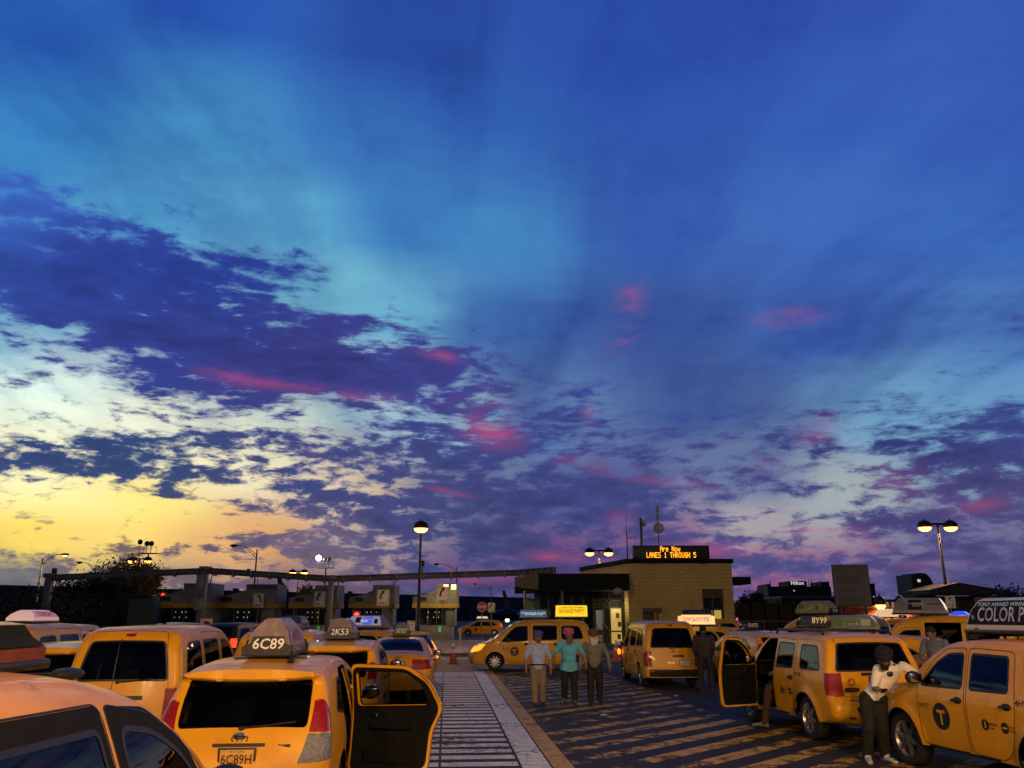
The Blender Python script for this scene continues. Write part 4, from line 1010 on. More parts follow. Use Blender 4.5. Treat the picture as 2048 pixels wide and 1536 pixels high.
def paint_mark(name, c, wear=.5, sc=5.):
    m = bpy.data.materials.new(name); m.use_nodes = True; T = NT(m.node_tree); T.n.clear()
    b = T.new('ShaderNodeBsdfPrincipled'); tr = T.new('ShaderNodeBsdfTransparent'); mx = T.new('ShaderNodeMixShader')
    P_ = T.new('ShaderNodeNewGeometry').outputs['Position']
    n1 = T.noise(P_, sc, 6, .7); n2 = T.noise(P_, .45, 3, .5); n3 = T.noise(P_, 45, 3, .6)
    w = T.m('ADD', T.m('ADD', T.m('MULTIPLY', n1, .55), T.m('MULTIPLY', n2, .5)), T.m('MULTIPLY', n3, .3))
    f = T.mapr(w, wear, wear + .07)
    vo = T.new('ShaderNodeTexVoronoi', feature='DISTANCE_TO_EDGE'); T.put(vo.inputs[0], T.v('ADD', P_, T.v('MULTIPLY', T.noise(P_, 3, 3, col=True), (.35, .35, 0)))); vo.inputs['Scale'].default_value = 1.7
    f = T.m('MAXIMUM', f, T.mapr(vo.outputs[0], 0, .012, .85, 0))
    cc_ = T.mix(T.mapr(n1, .35, .7), c, tuple(x * .62 for x in c)); T.put(b.inputs['Base Color'], cc_); b.inputs['Roughness'].default_value = .6
    T.put(mx.inputs[0], f); T.l.new(b.outputs[0], mx.inputs[1]); T.l.new(tr.outputs[0], mx.inputs[2]); T.l.new(mx.outputs[0], T.new('ShaderNodeOutputMaterial').inputs[0])
    return m
wmark = paint_mark('worn_white_paint', (.88, .92, .86), .735, 7); ymark = paint_mark('worn_yellow_paint', (.66, .40, .05), .645, 3.6); yline = paint_mark('yellow_line_paint', (.66, .40, .06), .76, 4)
g = MB(); n = 24
g.add([(-1500, -1500, 0), (1500, -1500, 0), (1500, 1500, 0), (-1500, 1500, 0)], [(0, 1, 2, 3)]); tag(g.build('ground', [asphalt]), kind='structure')
AZ = R(4.45); lf = Vector((-math.sin(AZ), math.cos(AZ), 0)); lr = Vector((math.cos(AZ), math.sin(AZ), 0)); L0 = Vector((-1.09 + .0, 12.5, 0))
def LP(s_, a, z): p = L0 + lf * (s_ - 12.5) + lr * a; return (p.x, p.y, z)
def quad(mb, a0, a1, s0, s1, z, mi=0): mb.add([LP(s0, a0, z), LP(s0, a1, z), LP(s1, a1, z), LP(s1, a0, z)], [(0, 1, 2, 3)], mi)
cw = MB(); s_ = 6.0
random.seed(4)
while s_ < 33: quad(cw, .10, 1.20, s_, s_ + .35, .004); quad(cw, -.28, .065, s_, s_ + .35, .004); s_ += .60
quad(cw, 1.24, 1.64, 5, 33.5, .004)
tag(cw.build('crosswalk_marking', [wmark], flip=True), kind='structure')
yl = MB(); quad(yl, 1.67, 1.96, 5, 33.5, .004); tag(yl.build('yellow_edge_line', [yline], flip=True), kind='structure')
yh = MB(); k = -9.0
while k < 32:                                         # slanting worn bars right of the edge line
    a0, w_ = 1.98, .46; Ln = 5.0 if k > 12 else 7.6
    s1 = k; d = (.80, 1.20)
    if k + Ln * .3 > 4: yh.add([LP(s1, a0, .004), LP(s1 + w_, a0, .004), LP(s1 + w_ + Ln * d[1] * .62, a0 + Ln * d[0], .004), LP(s1 + Ln * d[1] * .62, a0 + Ln * d[0], .004)], [(3, 2, 1, 0)])
    k += .98
tag(yh.build('yellow_hatching', [ymark], flip=True), kind='structure')
sl = MB(); p0, p1 = gnd(882, 1318), gnd(950, 1318)
sl.add([(p0.x, p0.y, .004), (p1.x + 8, p1.y, .004), (p1.x + 8, p1.y + .45, .004), (p0.x, p0.y + .45, .004)], [(0, 1, 2, 3)])
for q in range(7): sl.add([(6 + q * 3.3, 30, .004), (6.12 + q * 3.3, 30, .004), (6.12 + q * 3.3, 35, .004), (6 + q * 3.3, 35, .004)], [(0, 1, 2, 3)])
tag(sl.build('stop_line', [wmark], flip=True), kind='structure')
def slab(name, poly, z0, z1, m, kind='structure'):
    b = MB(); n = len(poly); vs = [(p[0], p[1], z0) for p in poly] + [(p[0], p[1], z1) for p in poly]
    tr = tessellate_polygon([[Vector((p[0], p[1], 0)) for p in poly]])
    b.add(vs, [(i, (i + 1) % n, n + (i + 1) % n, n + i) for i in range(n)] + [tuple(t) for t in tr] + [tuple(n + i for i in t) for t in tr]); return b, b.build(name, [m], sharp=20)
_, isl = slab('pavement', [(-4.6, 47), (-3.6, 45.6), (9.5, 44.3), (12, 46), (14, 66), (-7.6, 70)], 0, .15, concrete); tag(isl, kind='structure')

# ---------- rubbish ----------
for i, (px, py) in enumerate(((1318, 1355), (1352, 1393), (1455, 1391), (1268, 1390), (1585, 1430), (1210, 1432))):
    p = gnd(px, py); b = MB(); b.add([(-.09, -.05, .0), (.08, -.06, .02), (.1, .05, .0), (0, .07, .035), (-.1, .04, .01)], [(0, 1, 3, 4), (1, 2, 3)])
    tag(b.build('paper_scrap', [mat('paper', (.55, .56, .58), .8)], loc=(p.x, p.y, .008), rot=i * 1.3), 'small pale scrap of paper lying on the dark asphalt', 'litter', 'paper scraps on the asphalt')

# ---------- steel, lamps ----------
steel = mat('galvanised_steel', (.13, .135, .15), .5, .35, .2, 3, .1, 30); dsteel = mat('dark_steel', (.03, .032, .036), .5, .3, .2, 4)
bronze = mat('bronze_paint', (.02, .016, .014), .45, .2, .1, 5)
bulb = mat('sodium_bulb', (.9, .5, .2), .4, emit=(255, 150, 62), estr=11.0); bulbw = mat('white_bulb', (.9, .9, .9), .4, emit=(255, 238, 215), estr=14)
def point(name, loc, e, c=(1, .52, .2), r=.12, parent=None):
    l = bpy.data.lights.new(name, 'POINT'); l.energy = e; l.color = c; l.shadow_soft_size = r
    o = bpy.data.objects.new(name, l); COL.objects.link(o); o.location = loc
    if parent: o.parent = parent
    return o
def spot(name, loc, e, c=(1, .55, .22), parent=None):
    l = bpy.data.lights.new(name, 'SPOT'); l.energy = e; l.color = c; l.shadow_soft_size = .2; l.spot_size = R(172); l.spot_blend = .25
    o = bpy.data.objects.new(name, l); COL.objects.link(o); o.location = loc
    if parent: o.parent = parent
    return o
def dome_lamp(px, py, t, label, heads=2, e=900, rot=0, r=.42, sp=.8, base=0., xyz=None, bright=1):
    r_ = ray(px, py); top = xyz or (Vector((0, 0, CAMH)) + r_ * t)
    if xyz: top = Vector(xyz)
    root = empty('street_lamp', (top.x, top.y, base), rot); H = top.z - base
    p = MB(); p.cyl((0, 0, 0), (0, 0, H + .1), .11, .065, 10, 0); p.cyl((0, 0, 0), (0, 0, .35), .19, .15, 10, 0); p.box((0, 0, .02), (.5, .5, .04), 0, bev=.01); p.build('pole', [bronze], root)
    offs = [-sp, sp] if heads == 2 else [0]
    if heads == 2: a = MB(); a.box((0, 0, H + .12), (sp * 2 - r * 1.2, .12, .14), 0, bev=.03); a.build('arm', [bronze], root)
    for x in offs:
        h = MB(); h.lathe([(r, -.16), (r * 1.02, -.02), (r * .95, .10), (r * .6, .24), (r * .2, .30), (.03, .31), (.03, .42), (0, .43)], 20, 0, M=Matrix.Translation((x, 0, H + .06))); h.lathe([(r * .97, -.15), (r * .9, .0), (r * .3, .1), (0, .1)], 20, 0, M=Matrix.Translation((x, 0, H + .06)))
        ho = h.build('lamp_head', [bronze], root, sharp=50)
        b = MB(); b.ball((x, 0, H - .10), (r * .9, r * .9, .24), 18, 8); b.build('bulb', [bulb], ho)
        point('lamp_light', (x, 0, H - .32), e * bright, (1, .70, .42), parent=root) if e > 7500 else spot('lamp_light', (x, 0, H - .32), e * bright, parent=root)
    tag(root, label, 'street lamp', 'round-headed lot lamps'); return root
dome_lamp(1875, 1052, 51, 'tall twin-headed lit lamp leaning over the dark gabled pavilion', e=3500)
dome_lamp(1198, 1104, 70, 'twin-headed lit lamp rising behind the flat canopy roof, beside the yellow block building', e=3000)
dome_lamp(280, 1120, 85, 'twin-headed lit lamp standing in the top of the dark bushy tree', e=5000)
dome_lamp(597, 1144, 112, 'small far twin-headed lit lamp above the orange-lit sapling between booths', e=1600, r=.5)
dome_lamp(1780, 1206, 42, 'low twin-headed lit lamp in front of the red brick wall', e=500, sp=.5, r=.26)
dome_lamp(842, 1054, 48, 'single round-headed lit lamp on a tall pole before the toll booths', heads=1, e=6500, r=.44)
# lamps of the same kind that light the near end of the lot, behind the viewer
dome_lamp(0, 0, 0, 'twin-headed lit lamp over the near left end of the lot', e=12500, xyz=(-8, -21, 10))
dome_lamp(0, 0, 0, 'twin-headed lit lamp over the right side of the lot near the last cars', e=8000, xyz=(15, -15, 10))
dome_lamp(0, 0, 0, 'twin-headed lit lamp over the middle of the near end of the lot', e=7000, xyz=(3.5, -5, 8.5))
def cobra(px, py, t, pxp, label, lit_=False, arm=None):
    hd = Vector((0, 0, CAMH)) + ray(px, py) * t; bx = (pxp - 1024) / FPX * t
    root = empty('cobra_lamp', (bx, hd.y, 0)); dx = hd.x - bx; H = hd.z
    p = MB(); p.cyl((0, 0, 0), (0, 0, H - .35), .12, .07, 8); p.build('pole', [steel], root)
    a = MB(); s1 = 1 if dx > 0 else -1
    a.tube([(0, 0, H - .9), (dx * .3, 0, H - .35), (dx * .62, 0, H - .02), (dx * .9, 0, H + .04)], .035, 6); a.tube([(0, 0, H - 1.25), (dx * .3, 0, H - .58), (dx * .52, 0, H - .13)], .028, 6)
    for k_ in (.12, .3): a.cyl((dx * k_, 0, H - .9 + k_ * 1.7), (dx * k_, 0, H - 1.2 + k_ * 1.9), .02, n=5)
    a.build('bracket_arm', [steel], root)
    h = MB(); h.ball((dx, 0, H), (.42, .18, .13), 12, 8); ho = h.build('lamp_head', [dsteel], root)
    b = MB(); b.ball((dx, 0, H - .07), (.28, .13, .12), 10, 6); b.build('lamp_glass', [bulb if lit_ else whitel], ho)
    if lit_: spot('lamp_light', (dx, 0, H - .3), 1200, parent=root)
    tag(root, label, 'street lamp', 'cobra-head road lamps'); return root
cobra(130, 1109, 78, 87, 'lit cobra-head lamp on a grey pole left of the dark tree', True)
cobra(159, 1125, 105, 193, 'unlit cobra-head lamp whose arm shows over the dark tree top')
cobra(468, 1091, 80, 515, 'tall unlit cobra-head lamp standing before the toll booths')
cobra(497, 1139, 150, 517, 'small unlit cobra-head lamp seen just under the taller one')
cobra(873, 1128, 120, 914, 'unlit cobra-head lamp rising over the gantry pipe by the rightmost booth')
cobra(950, 1168, 190, 982, 'small far unlit cobra-head lamp beside the aircraft tail and canopy')
cobra(772, 1158, 160, 790, 'far unlit cobra-head lamp peeping over a middle booth roof')
def mast(px, py, t, label, lit_):
    c = Vector((0, 0, CAMH)) + ray(px, py) * t; H = c.z; root = empty('floodlight_mast', (c.x, c.y, 0))
    p = MB(); p.cyl((0, 0, 0), (0, 0, H), .18, .12, 8); p.build('pole', [dsteel], root)
    b = MB(); b.box((0, 0, H), (3.0, 1.4, .1)); [b.cyl((x, -.7, H), (x, -.7, H + 1.0), .03, n=5) for x in (-1.5, -.5, .5, 1.5)]; b.box((0, -.7, H + 1.0), (3.0, .05, .05)); b.build('platform', [dsteel], root)
    for i, x in enumerate((-1.3, -.2, .5)):
        f = MB(); f.ball((x, -.5, H + 1.5 + .25 * (i == 0)), (.42, .25, .42), 12, 8); f.cyl((x, -.4, H), (x, -.4, H + 1.3), .04, n=5); fo = f.build('floodlight', [dsteel], root)
        if lit_ and i == 0: g_ = MB(); g_.ball((x, -.66, H + 1.75), (.5, .2, .5), 14, 8); g_.build('lamp_glass', [bulbw], fo); point('lamp_light', (x, -1.6, H + 1.6), 900, (1, .9, .75), .4, root)
    tag(root, label, 'floodlight')
mast(297, 1107, 130, 'unlit floodlight mast with a railed platform behind the dark tree', False)
mast(652, 1136, 150, 'floodlight mast with one dazzling white lamp above the booths', True)

# ---------- overhead pipe gantry ----------
ga = empty('pipe_gantry', (0, 60, 0)); GY = 60
def gp(px, py, Y=GY): p = at(px, py, Y); return Vector((p.x, p.y - GY, p.z))
for nm, a, b in (('beam', (97, 1157), (416, 1143)), ('beam', (416, 1143), (664, 1159)), ('beam', (664, 1159), (1032, 1147)), ('beam', (1032, 1147), (1112, 1141))):
    m_ = MB(); A_, B_ = gp(*a), gp(*b); m_.tube([A_, B_], .175, 8)
    for k_ in np.linspace(.06, .94, 7): q = A_.lerp(B_, k_); m_.box(q, (.14, .5, .52), 0, bev=.03)
    q = A_.lerp(B_, .5) + Vector((0, 0, .22)); m_.tube([A_ + Vector((0, 0, .22)), B_ + Vector((0, 0, .22))], .05, 5); m_.build('beam', [steel], ga)
for px, top, w_ in ((100, 1154, .30), (411, 1140, .28), (663, 1158, .24)):
    T_ = gp(px, top); m_ = MB(); m_.box((T_.x, 0, T_.z / 2), (w_ * 1.5, w_ * 1.6, T_.z), 0, bev=.03); m_.box((T_.x, 0, T_.z + .1), (.7, .7, .3), 0, bev=.04)
    m_.cyl((T_.x + .55, 0, T_.z), (T_.x + .4, 0, T_.z - 1.2), .04, n=5); m_.build('column', [steel], ga)
m_ = MB(); q = gp(411, 1165); m_.box((q.x - .25, -.3, q.z), (.5, .35, 1.1), 0, bev=.03); m_.box((q.x - .25, -.3, q.z - 1.5), (.5, .35, .8), 0, bev=.03); m_.build('control_cabinet', [mat('cabinet_grey', (.2, .2, .2), .5, .2, .2, 3)], ga)
for px, py in ((109, 1142), (845, 1127)):
    q = gp(px, py); m_ = MB(); m_.box((q.x, 0, q.z), (.3, .25, .4), 0, bev=.05); m_.cyl((q.x, 0, q.z - .7), (q.x, 0, q.z), .04, n=5); m_.build('camera_housing', [dsteel], ga)
tag(ga, 'long grey overhead pipe gantry spanning above the toll booths', 'gantry')

# ---------- toll booths ----------
bgrey = mat('booth_grey_panel', (.20, .195, .19), .6, 0, .15, 2.5, .05, 12, dirt=(60, 55, 50), dscale=1.2, damt=.4); bband = mat('booth_yellow_band', (.45, .27, .03), .6, 0, .15, 4)
bdark = mat('booth_dark', (.03, .03, .033), .6, 0, .2, 3); ledg = mat('green_display', (.02, .3, .1), .4, emit=(40, 220, 110), estr=.35); warmwin = mat('lit_window', (.5, .4, .2), .5, emit=(225, 190, 95), estr=.5)
def booth(px0, px1, t, label, num, lit_=False):
    x0, x1 = (px0 - 1024) / FPX * t, (px1 - 1024) / FPX * t; Y = t * 1.04; w_ = x1 - x0; root = empty('toll_booth', ((x0 + x1) / 2, Y, 0))
    b = MB(); b.box((0, 0, .65), (w_ * .8, 2.2, 1.3), 0, bev=.03); b.box((w_ * .36, 0, 2.0), (w_ * .2, 2.3, 1.5), 0, bev=.02); b.box((-w_ * .42, 0, 2.0), (.12, 2.2, 1.5), 0); b.box((w_ * .05, 1.0, 2.0), (w_ * .5, .1, 1.4), 1); b.build('booth_wall', [bgrey, bdark], root)
    r = MB(); r.prism([(-w_ * .5, 3.02), (w_ * .5, 3.02), (w_ * .5, 4.5), (w_ * .02, 4.5), (w_ * .02, 4.05), (-w_ * .16, 3.75), (-w_ * .5, 3.45)], -1.5, 1.5, 0); r.build('roof', [bgrey], root, sharp=20)
    r = MB(); r.box((-.004, -.004, 2.82), (w_ + .06, 3.06, .38), 0); r.text(str(num), .36, face_M((-w_ * .36 + .1, -1.545, 2.82), (1, 0, 0), (0, 0, 1)), 1); r.build('yellow_band', [bband, inkb], root)
    g_ = MB(); g_.box((-w_ * .06, -1.0, 2.0), (w_ * .60, .04, 1.25), 0); [g_.box((-w_ * .06 + d, -1.03, 2.0), (.05, .05, 1.3), 1) for d in (-w_ * .3, -w_ * .1, w_ * .1, w_ * .3)]; g_.build('booth_window', [dglass, steel], root)
    s_ = MB(); s_.box((-w_ * .28, -1.52, 3.32), (w_ * .18, .06, .3), 0); s_.build('lane_display', [inkb], root)
    d_ = MB(); [d_.box((x_ + random.uniform(-.1, .1), -1.06, z_), (.05, .02, .05 + .08 * random.random()), 0) for x_ in (-.5, -.1, .3) for z_ in (1.9, 2.3)]; d_.build('indicator_lights', [mat('small_lamps', (.8, .8, .6), .5, emit=(235, 225, 170), estr=1.6 if lit_ else .5)], root)
    d_ = MB(); d_.box((w_ * .12, -1.13, 1.0), (.22, .02, .42), 0); d_.build('green_display', [ledg], root)
    tag(root, label, 'toll booth', 'row of toll booths'); return root
booth(316, 430, 66, 'toll booth partly behind the gantry column, leftmost of the booths', 5)
booth(432, 560, 68, 'toll booth between the gantry column and the orange-lit sapling', 4)
booth(585, 679, 70, 'toll booth standing right of the orange-lit sapling', 3, True)
booth(703, 792, 69, 'toll booth behind the glowing red signal lamp', 2, True)
booth(829, 915, 67, 'toll booth under the single lit lamp, with yellow light on its roof corner', 1, True)
fl = MB(); q = at(892, 1174, 67); fl.box((q.x, q.y, q.z), (.35, .2, .35)); fl.box((q.x + .6, q.y, q.z), (.35, .2, .35)); fo = fl.build('booth_floodlight', [mat('warm_flood', (.9, .7, .3), .4, emit=(255, 214, 110), estr=5)])
tag(fo, 'pair of small yellow lit floodlights fixed over the rightmost booth sign', 'floodlight')
point('flood_light', (q.x - .2, q.y - 1.2, q.z - .2), 130, (1, .8, .4), .2)

# ---------- signs ----------
signw = mat('sign_face_white', (.78, .74, .62), .45, 0, .08, 6, dirt=(120, 110, 90), dscale=4, damt=.3); signr = mat('sign_red', (.30, .015, .02), .45, 0, .12, 10); signg = mat('sign_green', (.01, .09, .05), .5, 0, .1, 10); post = mat('sign_post', (.17, .165, .16), .5, .3, .15, 8)
def arrow_pts(kind, m=1):
    P_ = [(-.22, -.2)]; c = []
    for k_ in range(7): a = k_ / 6; c.append((-.16 + .24 * (1 - math.cos(a * 1.15)), -.2 + .42 * math.sin(a * 1.25)))
    return c
def sign_only(px, py, t, s, label, base_py=None, flip=1, text='ONLY'):
    c = Vector((0, 0, CAMH)) + ray(px, py) * t; root = empty('lane_sign', (c.x, c.y, 0)); zc = c.z
    p = MB(); p.cyl((0, .04, 0), (0, .04, zc + s * .5), .035, n=8); p.build('post', [post], root)
    b = MB(); w_, h_ = s * .78, s; b.box((0, 0, zc), (w_, .02, h_), 0, bev=.006); b.box((0, -.012, zc), (w_ * .93, .004, h_ * .94), 1); b.box((0, -.015, zc), (w_ * .89, .004, h_ * .905), 0)
    cv = [(flip * x * s * 1.0, zc + (z_ + .10) * s) for x, z_ in arrow_pts(0)]
    vs = []; fs = []
    for i, (x, z_) in enumerate(cv):
        x2, z2 = cv[min(i + 1, len(cv) - 1)]; x1, z1 = cv[max(i - 1, 0)]; tx, tz = x2 - x1, z2 - z1; L_ = math.hypot(tx, tz); nx, nz = -tz / L_ * s * .055, tx / L_ * s * .055
        vs += [(x + nx, -.019, z_ + nz), (x - nx, -.019, z_ - nz)]
        if i: fs.append((2 * i - 2, 2 * i - 1, 2 * i + 1, 2 * i))
    b.add(vs, fs, 1); ex, ez = cv[-1]; tx, tz = ex - cv[-2][0], ez - cv[-2][1]; L_ = math.hypot(tx, tz); tx, tz = tx / L_, tz / L_
    b.add([(ex + tx * s * .17, -.019, ez + tz * s * .17), (ex - tz * s * .13, -.019, ez + tx * s * .13), (ex + tz * s * .13, -.019, ez - tx * s * .13)], [(0, 1, 2)], 1)
    b.text(text, s * .2, face_M((0, -.019, zc - s * .35), (1, 0, 0), (0, 0, 1)), 1, bold=.02, maxw=w_ * .75)
    b.build('sign_plate', [signw, inkb], root, sharp=20); tag(root, label, 'road sign', 'lane arrow signs'); return root
sign_only(886, 1190, 60, 1.25, 'lane sign with right-curving arrow and ONLY, largest and rightmost, by the single lamp', base_py=1285)
sign_only(766, 1195, 61, 1.18, 'lane sign with right-curving arrow and ONLY in front of the booth behind the red signal')
sign_only(639, 1198, 64, 1.15, 'lane sign with right-curving arrow and ONLY right of the orange-lit sapling')
sign_only(517, 1201, 66, 1.10, 'dim lane sign with left-curving arrow and ONLY under the tall cobra-head lamp', flip=-1)
def stop_sign(px, py, t, r, label, base=0, plate_=True, both=True):
    c = Vector((0, 0, CAMH)) + ray(px, py) * t; root = empty('stop_sign', (c.x, c.y, 0)); zc = c.z
    p = MB(); p.cyl((0, .04, 0), (0, .04, zc), .035, n=8); p.build('post', [post], root)
    b = MB(); oc = lambda r_: [(r_ * math.cos(PI / 8 + k_ * PI / 4), zc + r_ * math.sin(PI / 8 + k_ * PI / 4)) for k_ in range(8)]
    if plate_: b.box((0, .012, zc - r * .15), (r * 2.2, .012, r * 2.9), 0); b.text('INFO', r * .4, face_M((0, .004, zc - r * 1.35), (1, 0, 0), (0, 0, 1)), 2)
    b.prism(oc(r), -.006, .005, 0); b.prism(oc(r * .94), -.010, -.005, 1); b.text('STOP', r * .72, face_M((0, -.012, zc), (1, 0, 0), (0, 0, 1)), 0, bold=.03, maxw=r * 1.5); b.build('sign_plate', [signw, signr, inkb], root, sharp=20)
    tag(root, label, 'stop sign', 'stop signs by the lanes'); return root
stop_sign(412, 1252, 48, .32, 'small STOP sign on white board under the gantry column')
stop_sign(672, 1254, 46, .33, 'STOP sign on white board between the two rooftop domes')
stop_sign(964, 1214, 62, .38, 'bare octagonal STOP sign near the far taxi beyond the booths', plate_=False)
def text_sign(px, py, t, w_, h_, lines, label, face=None, ink=None, name='text_sign', cat='road sign', grp=None, tex_lines=None):
    c = Vector((0, 0, CAMH)) + ray(px, py) * t; root = empty(name, (c.x, c.y, 0)); zc = c.z
    p = MB(); p.cyl((0, .04, 0), (0, .04, zc), .035, n=8); p.build('post', [post], root)
    b = MB(); b.box((0, 0, zc), (w_, .02, h_), 0, bev=.005); n = len(lines)
    for i, l in enumerate(lines): b.text(l, h_ / n * (.95 if i == 0 else .72), face_M((0, -.012, zc + h_ * (.5 - (i + .5) / n)), (1, 0, 0), (0, 0, 1)), 1, bold=.02, maxw=w_ * .86)
    b.build('sign_plate', [face or signw, ink or inkb], root, sharp=20); tag(root, label, cat, grp); return root
SA = ['STOP', 'AHEAD', 'FOR TAXI', 'DISPATCH', 'INFO']
text_sign(822, 1256, 47, .42, .78, SA, 'white notice reading STOP AHEAD right of the purple rooftop advert', grp='white STOP AHEAD notices')
text_sign(697, 1256, 47, .42, .78, SA, 'white notice reading STOP AHEAD beside the red signal', grp='white STOP AHEAD notices')
text_sign(1060, 1212, 52, .62, .92, ['AIRPORT', 'EXIT', 'ROUTES', 'LOCAL'], 'small green direction sign beside the canopy post', signg, mat('faded_letter', (.12, .2, .15), .6), name='direction_sign')
s_ = sign_only(983, 1215, 62, .70, 'small white no-turn sign beside the bare STOP sign', text='')
rb = MB(); zc = (Vector((0, 0, CAMH)) + ray(983, 1217) * 62).z; rb.tube([(.22 * math.cos(a), -.03, zc + .22 * math.sin(a)) for a in np.linspace(0, 2 * PI, 21)], .02, 5, 0, False); rb.cyl((-.15, -.03, zc + .15), (.15, -.03, zc - .15), .018, n=5); rb.build('sign_ring', [inkb], s_)
def signal(px, py, t, label, r, e, back=True):
    c = Vector((0, 0, CAMH)) + ray(px, py) * t; root = empty('signal_light', (c.x, c.y, 0))
    b = MB(); b.box((0, .12, c.z), (r * 3, .2, r * 3.4), 0, bev=.03); b.cyl((0, .12, 0), (0, .12, c.z), .05, n=8); b.build('housing', [bdark], root)
    l = MB(); l.ball((0, 0, c.z), (r, .08, r), 16, 8); l.build('red_lens', [mat('red_signal', (.8, .05, .03), .4, emit=(255, 40, 28), estr=e)], root); point('signal_glow', (0, -.25, c.z), e * 3, (1, .06, .03), .1, root)
    tag(root, label, 'signal light', 'red signal lights')
signal(713, 1230, 58, 'bright red signal light in front of the toll booth', .17, 9); signal(326, 1190, 70, 'small red signal light beside the leftmost booth', .14, 4)
yel = mat('bollard_yellow', (.50, .27, .03), .55, 0, .15, 8)
for i, (px, py) in enumerate(((646, 1248), (710, 1248), (773, 1244), (796, 1244), (806, 1244), (836, 1246), (921, 1246))):
    t = 56 + (i % 3); c = Vector((0, 0, CAMH)) + ray(px, py) * t; b = MB(); b.cyl((0, 0, 0), (0, 0, 1.15), .075, n=10); b.ball((0, 0, 1.15), .075, 10, 6)
    LB = ['left of the STOP sign', 'beside the red signal', 'behind the purple rooftop advert, left one', 'behind the purple rooftop advert, right one', 'just left of the STOP AHEAD notice', 'just right of the STOP AHEAD notice', 'right of the rightmost booth'][i]
    tag(b.build('bollard', [yel], loc=(c.x, c.y, 0)), 'yellow steel bollard ' + LB, 'bollard', 'yellow bollards by the booths')
conem = mat('cone_orange', (.62, .07, .02), .5, 0, .1, 8); conew = mat('cone_reflective_band', (.7, .7, .7), .35, emit=(200, 190, 190), estr=.03)
for px, py, lb in ((906, 1327, 'orange cone with white bands at the end of the striped crossing'), (1233, 1322, 'orange cone with white bands before the building steps, left of the van')):
    c = gnd(px, py); root = empty('traffic_cone', (c.x, c.y, 0)); b = MB(); b.box((0, 0, .02), (.46, .46, .04), 0, bev=.01); b.lathe([(.175, .04), (.035, .92), (.0, .93)], 20); b.build('cone_body', [conem], root, sharp=40)
    f = lambda z: .178 - (.14 / .88) * (z - .04)
    for z0, z1 in ((.46, .60), (.70, .86)): k_ = MB(); k_.lathe([(f(z0), z0), (f(z1), z1)], 20); k_.build('reflective_band', [conew], root)
    tag(root, lb, 'traffic cone', 'orange traffic cones')
# ---------- the office: yellow block building and flat canopy wing ----------
def block_mat():
    m = bpy.data.materials.new('yellow_blockwork'); m.use_nodes = True; T = NT(m.node_tree); T.n.clear()
    b = T.new('ShaderNodeBsdfPrincipled'); T.l.new(b.outputs[0], T.new('ShaderNodeOutputMaterial').inputs[0])
    co = T.new('ShaderNodeTexCoord').outputs['Object']; x, y, z = T.sep(co)
    u = T.m('ADD', x, T.m('MULTIPLY', y, 1.0)); P2 = T.xyz(u, z, 0.)
    br = T.new('ShaderNodeTexBrick'); T.put(br.inputs[0], P2); br.inputs['Scale'].default_value = 1; br.inputs['Brick Width'].default_value = .44; br.inputs['Row Height'].default_value = .225; br.inputs['Mortar Size'].default_value = .012; br.inputs['Mortar Smooth'].default_value = .3
    br.inputs['Color1'].default_value = (.62, .47, .17, 1); br.inputs['Color2'].default_value = (.56, .42, .15, 1); br.inputs['Mortar'].default_value = (.26, .19, .07, 1)
    n = T.noise(co, .9, 6, .65); c = T.mix(T.m('MULTIPLY', T.mapr(n, .45, .7), .45), br.outputs[0], (.33, .24, .09))
    T.put(b.inputs['Base Color'], c); b.inputs['Roughness'].default_value = .8
    bn = T.new('ShaderNodeBump'); bn.inputs['Strength'].default_value = .4; bn.inputs['Distance'].default_value = .01; T.put(bn.inputs['Height'], T.m('SUBTRACT', T.m('MULTIPLY', T.noise(co, 30, 3), .3), br.outputs[1])); T.l.new(bn.outputs[0], b.inputs['Normal'])
    return m
blk = block_mat(); fascia = mat('dark_fascia', (.009, .011, .013), .85, 0, .2, 2, .05, 10, 0, .2); darkwall = mat('dark_cladding', (.02, .021, .023), .6, 0, .25, 2.5)
brown = mat('brown_frame', (.035, .025, .018), .5, .2, .1, 5); amber = mat('amber_led', (.9, .4, .02), .4, emit=(255, 156, 28), estr=3.2)
BY = 50.0
def X_(px, Y): return at(px, 1235, Y).x
def Z_(py, Y): return at(1024, py, Y).z
off = empty('office_building', (X_(1362, BY), BY, .15)); ox, oy, oz = off.location
xl, xr, hw_ = X_(1258, BY) - ox, X_(1470, BY) - ox, Z_(1126, BY) - oz
dl, dr, dt = X_(1407, BY) - ox, X_(1450, BY) - ox, Z_(1178, BY) - oz
w = MB()
w.add([(xl, 0, 0), (dl, 0, 0), (dl, 0, hw_), (xl, 0, hw_), (dr, 0, 0), (xr, 0, 0), (xr, 0, hw_), (dr, 0, hw_), (dl, 0, dt), (dr, 0, dt)], [(0, 1, 2, 3), (4, 5, 6, 7), (8, 9, 7, 2)])
w.add([(xl, 0, 0), (xl, 0, hw_), (xl - 2.0, 9, hw_), (xl - 2.0, 9, 0)], [(0, 1, 2, 3)]); w.add([(xr, 0, 0), (xr, 0, hw_), (xr + .3, 9, hw_), (xr + .3, 9, 0)], [(3, 2, 1, 0)]); w.add([(xl - 2, 9, 0), (xr + .3, 9, 0), (xr + .3, 9, hw_), (xl - 2, 9, hw_)], [(0, 1, 2, 3)])
w.add([(xl, .01, hw_ - .1), (xr, .01, hw_ - .1), (xr + .3, 9, hw_ - .1), (xl - 2, 9, hw_ - .1)], [(0, 1, 2, 3)])
for a, b_ in ((dl, dl + .01), (dr - .01, dr)): w.box(((a + b_) / 2, .25, dt / 2), (.02, .5, dt))
w.build('wall', [blk], off, flip=False)
